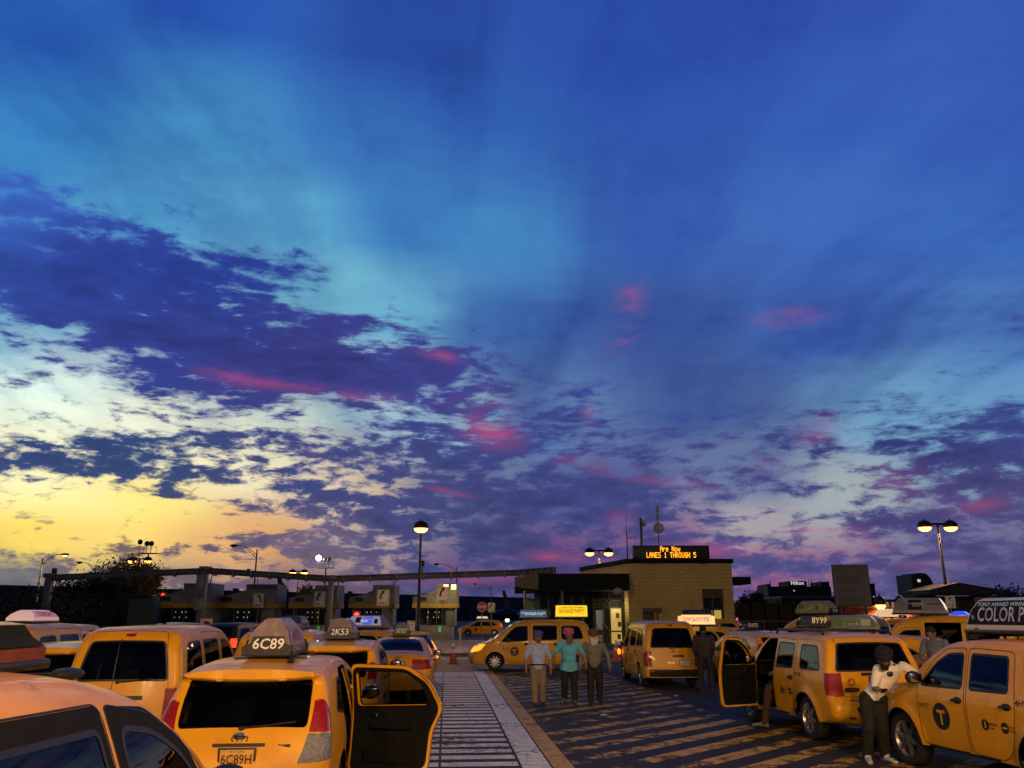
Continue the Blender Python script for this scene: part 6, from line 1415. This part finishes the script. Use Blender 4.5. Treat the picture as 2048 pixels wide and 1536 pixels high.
roof_sign(t4, -.5, 1.66, L=1.1, w=.25, H=.34, panel=dullp, number='2K53', top=.42); plate(t4, S4, .76, '2K53', plateo); badge(t4, S4, .925)
t5, S5 = taxi('sedan', 796, 20.6, 5.3, 'yellow sedan taxi with a small dark roof dome beside the striped crossing', group=Q, number='5D27')
roof_sign(t5, -.1, 1.56, L=.9, w=.20, H=.30, panel=greyad, cap=greyad, number='5D27', top=.45); plate(t5, S5, .86, '5D27', platew); badge(t5, S5, 1.0, 'oval')
t6, S6 = taxi('suv', 546, 16.2, 5.3, 'square yellow suv taxi with a teal rooftop advert behind the 6C89 dome', group=Q, number='3B60')
roof_sign(t6, -.2, 1.82, L=1.15, w=.30, H=.22, panel=tealad, cap=tealad, top=.8)
t7, S7 = taxi('wagon', 738, 27.5, 62, 'yellow taxi turned across the lane with a lit purple and blue rooftop advert', ref='mid', group=Q)
roof_sign(t7, .1, 1.66, L=1.5, w=.24, H=.40, panel=purp, top=.5, patches=((-.05, .45, .04, .96, blue2), (-.95, -.6, .1, .5, dk), (-.5, -.2, .3, .9, dk), (.55, .75, .2, .7, dk)), lines=[('kensie', .5, .12, whit)])
lens(t7, 'tailr', amberlit); lens(t7, 'taill', amberlit); lens(t7, 'tail_lowr', amberlit)
t8, S8 = taxi('van', -34, 15.5, 5.3, 'yellow taxi van under the pale pink rooftop advert at the picture edge', group=Q)
roof_sign(t8, -.5, 1.94, L=1.2, w=.27, H=.22, panel=pinkp, cap=lit('pink_cap', (235, 195, 200), .36), top=.45, lines=[('TONIGHT', .55, .16, rosei)])
t9, S9 = taxi('wagon', 84, 20.5, 5.3, 'yellow hatchback taxi with sky reflected in its rear glass behind the pink-advert van', group=Q)
t10, S10 = taxi('suv', 84, 27, 5.3, 'dark-windowed yellow suv taxi beyond the reflecting hatchback on the left', group=Q)
t11, S11 = taxi('wagon', 78, 13.6, 5.3, 'yellow hatchback taxi peeping out left of the boxy van', group=Q)
t12, S12 = taxi('suv', 345, 36, 40, 'yellow suv taxi turning before the leftmost booth beside the hi-vis worker', ref='mid', group=Q)
t13, S13 = taxi('wagon', 330, 52, 60, 'far yellow hatchback taxi beyond the hi-vis worker', ref='mid', group=Q, deco=False)
darkpaint = mat('dark_car_paint', (.03, .02, .02), .5, 0, .1, 3, 0, 1, .1)
t14, S14 = taxi('suv', 492, 36, -18, 'dark suv with glowing red brake lamps passing the booths', ref='mid', name='dark_suv', cat='suv', group=None, deco=False, grey=darkpaint); lens(t14, 'taill', redlit); lens(t14, 'tailr', redlit)
t15, S15 = taxi('wagon', 962, 86, 92, 'far orange-yellow taxi side-on beyond the traffic island, facing left', ref='mid', group='yellow taxis by the building')
roof_sign(t15, -.1, 1.68, L=1.3, w=.22, H=.30, panel=lit('pale_ad', (215, 205, 190), .8), top=.6)
lens(t15, 'taill', redlit)
B_ = 'yellow taxis by the building'
t16, S16 = taxi('van', 1066, 32.6, 91, 'yellow taxi van side-on facing left under the SAUSAGE PARTY and PRIVATE EYES adverts', ref='mid', group=B_, number='7N18')
roof_sign(t16, -1.55, 2.0, L=1.25, w=.22, H=.44, panel=yad, cap=yad, top=.93, ends=(.005, .01), lines=[('SAUSAGE PARTY', .44, .2, redink, 1.02), ('A HERO WILL RISE   THIS SUMMER', .85, .06, inkb, 1.0)])
roof_sign(t16, -.02, 1.98, L=1.05, w=.22, H=.28, panel=blad, cap=blad, top=.9, ends=(.005, .01), lines=[('PRIVATE EYES', .58, .16, whit, .95), ('GENTLEMENS CLUB', .2, .08, whit, .9)])
lens(t16, 'taill', redlit); lens(t16, 'headl', amberlit)
lp = MB(); lp.box((0, 1.02, 1.86), (.55, .16, .12), 0, bev=.03); lp.build('roof_lamp', [lit('roof_lamp', (255, 245, 200), 2.5)], t16)
t17, S17 = taxi('van', 1346, 24.3, 2.5, 'boxy yellow taxi van seen from behind with a white plate, left of the plaid shirt', group=B_, number='3U16'); plate(t17, S17, .70, '3U16', None, .35); badge(t17, S17, 1.02, 'ring')
t18, S18 = taxi('wagon', 1392, 35, 74, 'yellow hatchback taxi behind the plaid shirt under the bright FLASHDANCERS advert', ref='mid', group=B_)
roof_sign(t18, -.1, 1.68, L=1.55, w=.24, H=.40, panel=cream, cap=crm2, top=.6, lines=[('FLASHDANCERS', .62, .17, orink, 1.1), ("GENTLEMEN'S CLUB", .28, .13, orink, 1.1)], patches=((-.98, -.62, .05, .95, crm2),))
point('sign_glow', (t18.location.x - .2, t18.location.y - .9, 2.0), 6, (1, .75, .45), .3)
t19, S19 = taxi('van', 1398, 43, 86, 'yellow taxi van with an unlit navy advert, mostly hidden behind the FLASHDANCERS one', ref='mid', group=B_, deco=False)
roof_sign(t19, 0, 1.98, L=1.5, w=.24, H=.36, panel=navy, cap=navy, top=.7, ends=(.02, .03), lines=[('A Matilda', .5, .24, navyi, 1.3)])
t20, S20 = taxi('wagon', 1577, 23.8, 9, 'yellow hatchback taxi with clouds in its side glass, seen over the open front door', group=RR, number='5H72'); lens(t20, 'taill', redl)
roof_sign(t20, .15, 1.66, L=.35, w=.22, H=.14, top=.8, cap=trayb, panel=trayb, number='5H72')
b = MB(); b.tube([(.0, -1.3, 1.56), (.0, -1.45, 1.80)], [.02, .006], 6); b.build('roof_aerial', [black], t20)
t21, S21 = taxi('suv', 0, 0, 7, 'yellow suv taxi with its front door open and the driver sitting inside', xy=(5.82, 16.6), group=RR, number='8Y99')
plate(t21, S21, .98, '8Y99'); badge(t21, S21, 1.09, 'bow'); open_door(t21, 'front_doorl', -68)
b = MB(); [b.tube([(s_ * .62, -1.6, 1.73), (s_ * .62, -1.5, 1.79), (s_ * .62, .2, 1.79), (s_ * .62, .3, 1.72)], .022, 6) for s_ in (1, -1)]; [b.box((0, y_, 1.80), (1.28, .06, .03), 0, bev=.01) for y_ in (-1.1, -.15)]; b.build('roof_rack', [orail], t21)
roof_sign(t21, .0, 1.87, L=.4, w=.2, H=.10, panel=trayb, cap=trayb, top=.8, number='8Y99')
b = MB(); b.text('HYBRID', .05, face_M((-.52, -2.21, .88), (1, 0, 0), (0, 0, 1)), 1, bold=.01); b.box((-.52, -2.195, .88), (.24, .012, .055), 0); b.tube([(-.52 + .05 * math.cos(a), -2.2, 1.0 + .05 * math.sin(a)) for a in np.linspace(0, 2 * PI, 17)], .008, 5, 2, False); b.build('tailgate_badge', [black, chrome, mat('badge_red', (.3, .03, .01), .5)], t21)
b = MB(); b.box((-.0, -2.235, .72), (1.2, .02, .018), 0, bev=.004); b.build('chrome_strip', [chrome], t21)
t22, S22 = taxi('suv', 0, 0, 10, 'near yellow suv taxi numbered 4H95 with a large black theatre advert', xy=(6.72, 11.55), group=RR, number='4H95')
blkad = mat('ad_black_green', (.012, .015, .013), .8, 0, .2, 3, 0, 1, 0, .15); pur = mat('ad_purple_white', (.30, .27, .36), .4, 0, .4, 9, emit=(150, 135, 175), estr=.18); palew = mat('ad_pale_blue', (.3, .38, .4), .4, emit=(150, 190, 195), estr=.22)
roof_sign(t22, -.42, 1.86, L=1.85, w=.30, H=.42, panel=blkad, cap=whitecap, top=.55, lines=[('TONY AWARD WINNER! BEST REVIVAL', .84, .085, palew, 1.5), ('COLOR PURPLE', .40, .27, pur, 1.40)])
b = MB(); b.text('THE', .075, Matrix.Translation((-.286, .365, 1.99)) @ Matrix(((0, 0, -1, 0), (0, 1, 0, 0), (1, 0, 0, 0), (0, 0, 0, 1))), 0, bold=.01); b.build('sign_lettering', [pur], t22, flip=True)
b = MB(); b.box((-.28, .3, 1.86), (.07, .07, .05)); b.build('roof_marker', [redl], t22)
b = MB(); b.tube([(-.905 , -1.5 + .1 * math.cos(a), .98 + .1 * math.sin(a)) for a in np.linspace(0, 2 * PI, 21)], .004, 5, 0, False); b.build('fuel_flap', [black], t22)
t23, S23 = taxi('highroof', 1772, 26.5, 38, 'high-roofed yellow taxi van under a yellow-green rounded advert, behind the open-doored suv', group=RR)
roof_sign(t23, .1, 2.12, L=1.3, w=.32, H=.42, panel=yelad, cap=mat('cap_pale_green', (.25, .26, .18), .4), top=.4, number='9T40', patches=((-.8, -.5, .3, .8, greenad), (.2, .4, .2, .6, greenad)))
t24, S24 = taxi('highroof', 1868, 23.5, 58, 'high-roofed yellow taxi van with its sliding door open, right of the brick wall', ref='mid', group=RR)
roof_sign(t24, .2, 2.12, L=1.4, w=.34, H=.42, panel=greyad, cap=dullp, top=.42, patches=((-.4, .1, .05, .95, darkp), (.3, .8, .5, .6, darkp)), lines=[('DDC', .5, .16, palei, .3)])
for c_ in role(t24, 'rear_doorl'): c_.location.x -= .13; c_.location.y -= .92
t25, S25 = taxi('sedan', 1902, 18.6, 6, 'yellow sedan taxi with its bonnet raised behind the man in the grey shirt', ref='rear', group=RR, deco=False)
hd_ = MB(); n_ = 14; vs = []
for i in range(n_ + 1):
    q_ = i / n_ * 2 - 1
    for k_ in range(9): w_ = k_ / 8; vs.append((q_ * (.78 - .18 * w_ ** 3), .05 * (1 - q_ * q_) + .35 * w_, 1.0 + (.92 - .20 * abs(q_) ** 2.2) * w_))
fs = [(i * 9 + k_, (i + 1) * 9 + k_, (i + 1) * 9 + k_ + 1, i * 9 + k_ + 1) for i in range(n_) for k_ in range(8)]; hd_.add([(a_, b_ + 1.5, c_) for a_, b_, c_ in vs], fs); ho_ = hd_.build('raised_bonnet', [paint, black], t25, flip=True)
md_ = ho_.modifiers.new('s', 'SOLIDIFY'); md_.thickness = .04
t26, S26 = taxi('wagon', 1712, 20.6, 62, 'yellow taxi with a dull green rooftop advert directly behind the open-doored suv', ref='mid', group=RR, deco=False)
roof_sign(t26, .0, 1.70, L=1.25, w=.26, H=.34, panel=greenad, cap=greyad, top=.8, lines=[('c.mch', .3, .16, palei, .6)], patches=((.35, .7, .15, .8, palei),))
t27, S27 = taxi('wagon', 1608, 58, 80, 'far yellow taxi facing left before the black fence, under the notice board', ref='mid', group=RR, deco=False); lens(t27, 'headl', amberlit)
t28, S28 = taxi('sedan', 1500, 60, 82, 'far dull grey car with a small pink lit sign behind the ramp wall', ref='mid', name='grey_car', cat='car', group=None, deco=False, grey=mat('grey_car_paint', (.06, .062, .07), .3, 0, .1, 3, 0, 1, .8))
roof_sign(t28, .55, 1.6, L=.7, w=.2, H=.32, panel=lit('magenta', (255, 110, 190), 1.0), cap=capm, top=.7)
t29, S29 = taxi('van', 1985, 26, 52, 'yellow taxi van under glowing blue rooftop adverts behind the theatre advert', ref='mid', group=RR, deco=False)
roof_sign(t29, .75, 1.98, L=.6, w=.26, H=.2, panel=blglow, cap=blglow, top=.7); roof_sign(t29, -.5, 1.98, L=.9, w=.28, H=.36, panel=cyan, cap=cyan, top=.7)
t30, S30 = taxi('van', 1792, 38, 88, 'yellow taxi van with a bright cream rooftop advert before the brick wall', ref='mid', group=RR, deco=False)
roof_sign(t30, 0, 1.98, L=1.3, w=.26, H=.36, panel=whad, cap=whad, top=.75)
lens(t17, 'headl', amberlit)
b = MB(); b.ball((-.885, 1.9, .86), (.05, .2, .1), 12, 8); b.build('turn_lamp', [amberlit], t17)

def rear_bits(root, S, zw, split=False):
    u = lambda z: (lambda q: q[0] - q[5] - .012)(S.at_s(S.s_of(z, True)))
    b = MB(); b.tube([(-.05, u(zw) + .0, zw), (.12, u(zw + .015) - .004, zw + .015), (.42, u(zw + .05) + .005, zw + .05)], .009, 5); b.ball((-.05, u(zw), zw), (.03, .02, .02), 8, 6); b.build('rear_wiper', [black], root)
    if split: b = MB(); b.tube([(-.12, u(z) + .008, z) for z in np.linspace(.55, 1.78, 14)], .006, 5); b.build('tailgate_gap', [black], root)
    for s_ in (-1, 1): b = MB(); b.box((s_ * .62, u(.5) + .015, .46), (.12, .012, .035), 0, bev=.004); b.build('rear_reflector', [redl], root)
rear_bits(t2, S2, 1.11, True); rear_bits(t17, S17, 1.11); rear_bits(t21, S21, 1.14); rear_bits(t4, S4, 1.0)
# ---------- people ----------
tan = cloth('trousers_tan', (.19, .15, .10)); blk_ = cloth('trousers_black', (.008, .008, .009)); shoe = mat('shoe_black', (.012, .011, .012), .5, 0, .1, 20); shoew = mat('shoe_grey', (.10, .10, .10), .6, 0, .3, 20)
wb = mat('beard_white', (.5, .49, .46), .95, 0, .25, 40, .6, 60); gb = mat('beard_grey', (.10, .095, .09), .95, 0, .25, 40, .6, 60); hb = mat('hair_black', (.008, .007, .007), .7, 0, .2, 40, .5, 60)
GW = 'three men walking together'
def gl(px, py): p = gnd(px, py); return (p.x, p.y, 0)
def ex1(o, Mh, J, r):
    turban(o, Mh, cloth('turban_violet', (.075, .06, .16))); beard(o, Mh, gb, .03, .045)
    b = MB(); b.tube([J['hip'] + Vector((.178 * math.cos(a), .142 * math.sin(a) + .005, .055)) for a in np.linspace(0, 2 * PI, 21)], .017, 6, 0, False); b.build('belt', [shoe], o)
person('walking man in a pale blue short-sleeved shirt, tan trousers and violet turban', gl(1077, 1414), R(180 + 3), dict(knR=(.09, .06, .50), anR=(.08, .10, .09), toR=(.10, .27, .05), anL=(-.10, -.10, .10), toL=(-.13, .06, .03), elR=(.27, -.05, 1.13), wrR=(.27, .0, .88), elL=(-.27, -.03, 1.13), wrL=(-.28, .03, .88)),
       [skin, cloth('shirt_pale_blue', (.32, .40, .62)), tan, shoe], extra=ex1, group=GW, belly=.03, scale=.955, head_turn=8)
def ex2(o, Mh, J, r):
    turban(o, Mh, cloth('turban_pink', (.42, .10, .20)), 1.05); beard(o, Mh, gb, .17, .075)
    b = MB(); vs = []; n_ = 20
    for z_, k_ in ((.98, .98), (.86, 1.06), (.78, 1.12)):
        for i in range(n_): a = 2 * PI * i / n_; vs.append((.192 * k_ * math.cos(a), .165 * k_ * math.sin(a) + .02, z_ + (.02 * math.sin(3 * a) if z_ < .8 else 0)))
    b.add(vs, [(j * n_ + i, j * n_ + (i + 1) % n_, (j + 1) * n_ + (i + 1) % n_, (j + 1) * n_ + i) for j in range(2) for i in range(n_)]); b.build('shirt_hem', [MT['shirt_teal']], o)
person('walking man in an untucked turquoise shirt with a pink turban and long beard', gl(1140, 1409), R(180 - 4), dict(knR=(.11, .02, .50), anR=(.12, -.16, .13), toR=(.15, -.02, .05), knL=(-.10, .09, .50), anL=(-.11, .10, .09), toL=(-.14, .26, .04), elR=(.33, -.06, 1.15), wrR=(.36, .02, .92), elL=(-.33, -.05, 1.15), wrL=(-.37, .02, .93)),
       [skin, cloth('shirt_teal', (.10, .40, .58)), blk_, shoew], extra=ex2, group=GW, belly=.06, scale=.985, head_turn=22)
def ex3(o, Mh, J, r): turban(o, Mh, cloth('turban_brown', (.13, .05, .025)), 1.05); beard(o, Mh, wb, .16, .085)
person('walking man in a grey shirt with a brown turban and long white beard', gl(1191, 1409), R(180 - 6), dict(knR=(.10, .05, .50), anR=(.10, .08, .09), toR=(.12, .25, .04), anL=(-.10, -.08, .10), toL=(-.12, .08, .03), elR=(.30, -.06, 1.14), wrR=(.32, .02, .90), elL=(-.31, -.05, 1.14), wrL=(-.34, .0, .90)),
       [skin, cloth('shirt_grey', (.14, .15, .14)), blk_, shoe], extra=ex3, group=GW, belly=.05, scale=.97, sleeves='long', head_turn=5)
def plaid():
    m = mat('shirt_plaid', (.02, .014, .018), .85); T = NT(m.node_tree); b = [n for n in T.n if n.type == 'BSDF_PRINCIPLED'][0]
    x, y, z = T.sep(T.new('ShaderNodeTexCoord').outputs['Object']); f = lambda a, s, w: T.m('LESS_THAN', T.m('FRACT', T.m('MULTIPLY', a, s)), w)
    c = T.mix(T.m('MULTIPLY', T.m('ADD', f(x, 13, .16), f(z, 13, .16)), .5), (.018, .012, .018), (.11, .08, .095)); T.put(b.inputs['Base Color'], c); return m
person('man in a dark plaid shirt standing with his back turned beside the open front door', gl(1413, 1383), R(-12), dict(elR=(.24, .04, 1.12), wrR=(.20, .16, .96), elL=(-.25, .04, 1.12), wrL=(-.22, .14, .95), toR=(.16, .15, .03), anR=(.15, 0, .09), knR=(.13, .02, .5), anL=(-.14, 0, .09), toL=(-.2, .14, .03), knL=(-.12, .02, .5)),
       [skin, plaid(), cloth('trousers_dark', (.012, .012, .016)), shoe], extra=lambda o, Mh, J, r: hair(o, Mh, hb), scale=1.03, sleeves='long', belly=.02)
# man leaning on the mirror of the near suv, looking at his phone
def ex5(o, Mh, J, r):
    turban(o, Mh, cloth('turban_black', (.006, .006, .007)), .9); beard(o, Mh, hb, .05, .055)
    b = MB(); w = J['wrL']; M = Matrix.Translation(w + Vector((.03, .12, .0))) @ rotM(R(25), 'X') @ rotM(R(-12), 'Z'); b.box((0, 0, .015), (.075, .15, .009), 0, M=M, bev=.004); b.box((0, 0, .0205), (.066, .13, .001), 1, M=M); b.build('phone', [black, mat('phone_screen', (.1, .12, .12), .2, emit=(90, 110, 115), estr=.15)], o)
    b = MB(); c = J['chest'] + Vector((.03, .135, .02)); b.ball(c, (.045, .012, .045), 14, 8); b.tube([c + Vector((.04, 0, .1)), c + Vector((-.03, .015, .13)), c + Vector((-.09, 0, .12))], .009, 5); b.build('shirt_print', [inkb], o)
bl = gl(1771, 1526)
person('man in a white printed t-shirt and black turban leaning on the suv mirror', bl, R(178), dict(hip=(-.02, .02, .93), chest=(-.13, .08, 1.27), neck=(-.14, .19, 1.42), head=(-.10, .28, 1.50), shR=(.04, .10, 1.36), elR=(.02, .34, 1.12), wrR=(.02, .40, 1.10), shL=(-.32, .06, 1.33),
       elL=(-.50, .10, 1.22), wrL=(-.36, .28, 1.18), hpR=(.06, .01, .90), hpL=(-.11, .01, .90), knR=(.10, .08, .49), knL=(-.14, .02, .48), anR=(.14, -.02, .09), anL=(-.16, -.10, .09), toR=(.18, .16, .03), toL=(-.20, .10, .03)) if False else
       dict(hip=(.07, .0, .93), chest=(-.15, .07, 1.24), neck=(-.14, .17, 1.40), head=(-.03, .28, 1.45), shL=(-.35, .09, 1.36), elL=(-.50, .14, 1.26), wrL=(-.43, .34, 1.16), shR=(-.0, .12, 1.32), elR=(.11, .20, 1.06), wrR=(.06, .37, 1.03),
       hpR=(.16, .01, .90), hpL=(-.02, .01, .90), knR=(.20, .08, .49), knL=(.0, .02, .48), anR=(.22, -.02, .09), anL=(-.04, -.10, .09), toR=(.26, .16, .03), toL=(-.08, .08, .03)),
       [skin, cloth('tshirt_white', (.80, .77, .66), .1), blk_, mat('shoe_white', (.45, .44, .42), .6, 0, .3, 20)], extra=lambda o, Mh, J, r: (ex5(o, Mh, {**J, 'wrL': J['wrR']}, r)), vox=.011, head_tilt=-30, head_turn=-8, scale=.98)
person('man in a grey t-shirt looking down beside the high-roofed van with the sliding door', (at(1872, 1300, 18.6).x, 18.6, 0), R(125), dict(head=(.0, .09, 1.58), neck=(0, .04, 1.47), elR=(.24, .1, 1.15), wrR=(.12, .3, 1.1), elL=(-.24, .1, 1.15), wrL=(-.12, .3, 1.1)),
       [skin, cloth('tshirt_grey', (.13, .15, .18)), cloth('trousers_dark', (.012, .012, .016)), shoe], extra=lambda o, Mh, J, r: hair(o, Mh, hb), head_tilt=-28, scale=1.06)
person('dark-haired man of whom only the head shows over the roof of the open-doored suv', (at(1657, 1300, 23.4).x, 23.4, 0), R(170), {}, [skin, blk_, blk_, shoe], extra=lambda o, Mh, J, r: hair(o, Mh, hb), scale=1.04, vox=.018)
def ex8(o, Mh, J, r):
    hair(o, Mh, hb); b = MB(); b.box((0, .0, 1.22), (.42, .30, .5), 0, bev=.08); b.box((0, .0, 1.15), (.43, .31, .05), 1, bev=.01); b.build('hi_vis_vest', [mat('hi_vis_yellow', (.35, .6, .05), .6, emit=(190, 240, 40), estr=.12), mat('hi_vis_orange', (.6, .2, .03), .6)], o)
person('worker in a yellow-green hi-vis vest before the leftmost booth', (at(323, 1300, 33).x, 33, 0), R(200), {}, [skin, blk_, blk_, shoe], extra=ex8, vox=.018, scale=1.02)
# seated driver of the suv with one leg out of the open door
f7 = R(7); dw = t21.matrix_basis if False else Matrix.Translation(t21.location) @ rotM(f7)
dp = dw @ Vector((-.42, .10, -.02))
person('driver in a brown shirt sitting sideways in the open suv door', dp, f7 + R(52), dict(hip=(0, 0, .86), chest=(0, .0, 1.20), neck=(0, .03, 1.36), head=(0, .07, 1.46), shR=(.17, 0, 1.30), shL=(-.17, 0, 1.30), elR=(.24, .14, 1.06), wrR=(.12, .34, 1.0), elL=(-.24, .14, 1.06), wrL=(-.12, .34, 1.0),
       hpR=(.09, .02, .80), knR=(.14, .46, .78), anR=(.14, .52, .38), toR=(.15, .68, .33), hpL=(-.10, .02, .80), knL=(-.14, .44, .74), anL=(-.12, .56, .12), toL=(-.10, .74, .05)),
       [skin, cloth('shirt_brown', (.04, .022, .018)), cloth('trousers_brown', (.05, .025, .018)), mat('shoe_pale_sole', (.2, .2, .19), .6, 0, .3, 20)], extra=lambda o, Mh, J, r: hair(o, Mh, hb), head_tilt=-15, vox=.014)
# drivers at the wheel
for T_, ux, uy, rz_, lb in ((t16, -.38, .2, 91, 'driver at the wheel of the side-on yellow van, seen dark through its side window'), (t1, -.38, .5, 3, 'dark silhouette of a driver inside the nearest cropped taxi')):
    dw = Matrix.Translation(T_.location) @ rotM(T_.rotation_euler.z); p_ = dw @ Vector((ux, uy, .0))
    person(lb, p_, R(rz_), dict(hip=(0, 0, .72), chest=(0, -.04, 1.06), neck=(0, -.03, 1.24), head=(0, .0, 1.36), shR=(.17, -.03, 1.18), shL=(-.17, -.03, 1.18), elR=(.24, .14, .98), wrR=(.14, .36, 1.02), elL=(-.24, .14, .98), wrL=(-.14, .36, 1.02),
       hpR=(.09, .02, .68), knR=(.12, .44, .72), anR=(.12, .66, .42), toR=(.12, .8, .36), hpL=(-.09, .02, .68), knL=(-.12, .44, .72), anL=(-.12, .66, .42), toL=(-.12, .8, .36)), [skin, blk_, blk_, shoe], extra=lambda o, Mh, J, r: hair(o, Mh, hb), vox=.018)

# ---------- last daylight: a weak, wide, warm-pink sun from the low west ----------
sl_ = bpy.data.lights.new('sun', 'SUN'); sl_.energy = .12; sl_.angle = R(12); sl_.color = (1, .78, .55); so_ = bpy.data.objects.new('sun', sl_); COL.objects.link(so_)
so_.rotation_euler = (R(82), 0, R(142))
SC.cycles.max_bounces = 6; SC.cycles.transparent_max_bounces = 16; SC.cycles.use_denoising = True; SC.cycles.caustics_reflective = False; SC.cycles.caustics_refractive = False; SC.cycles.sample_clamp_indirect = 3; SC.cycles.sample_clamp_direct = 12
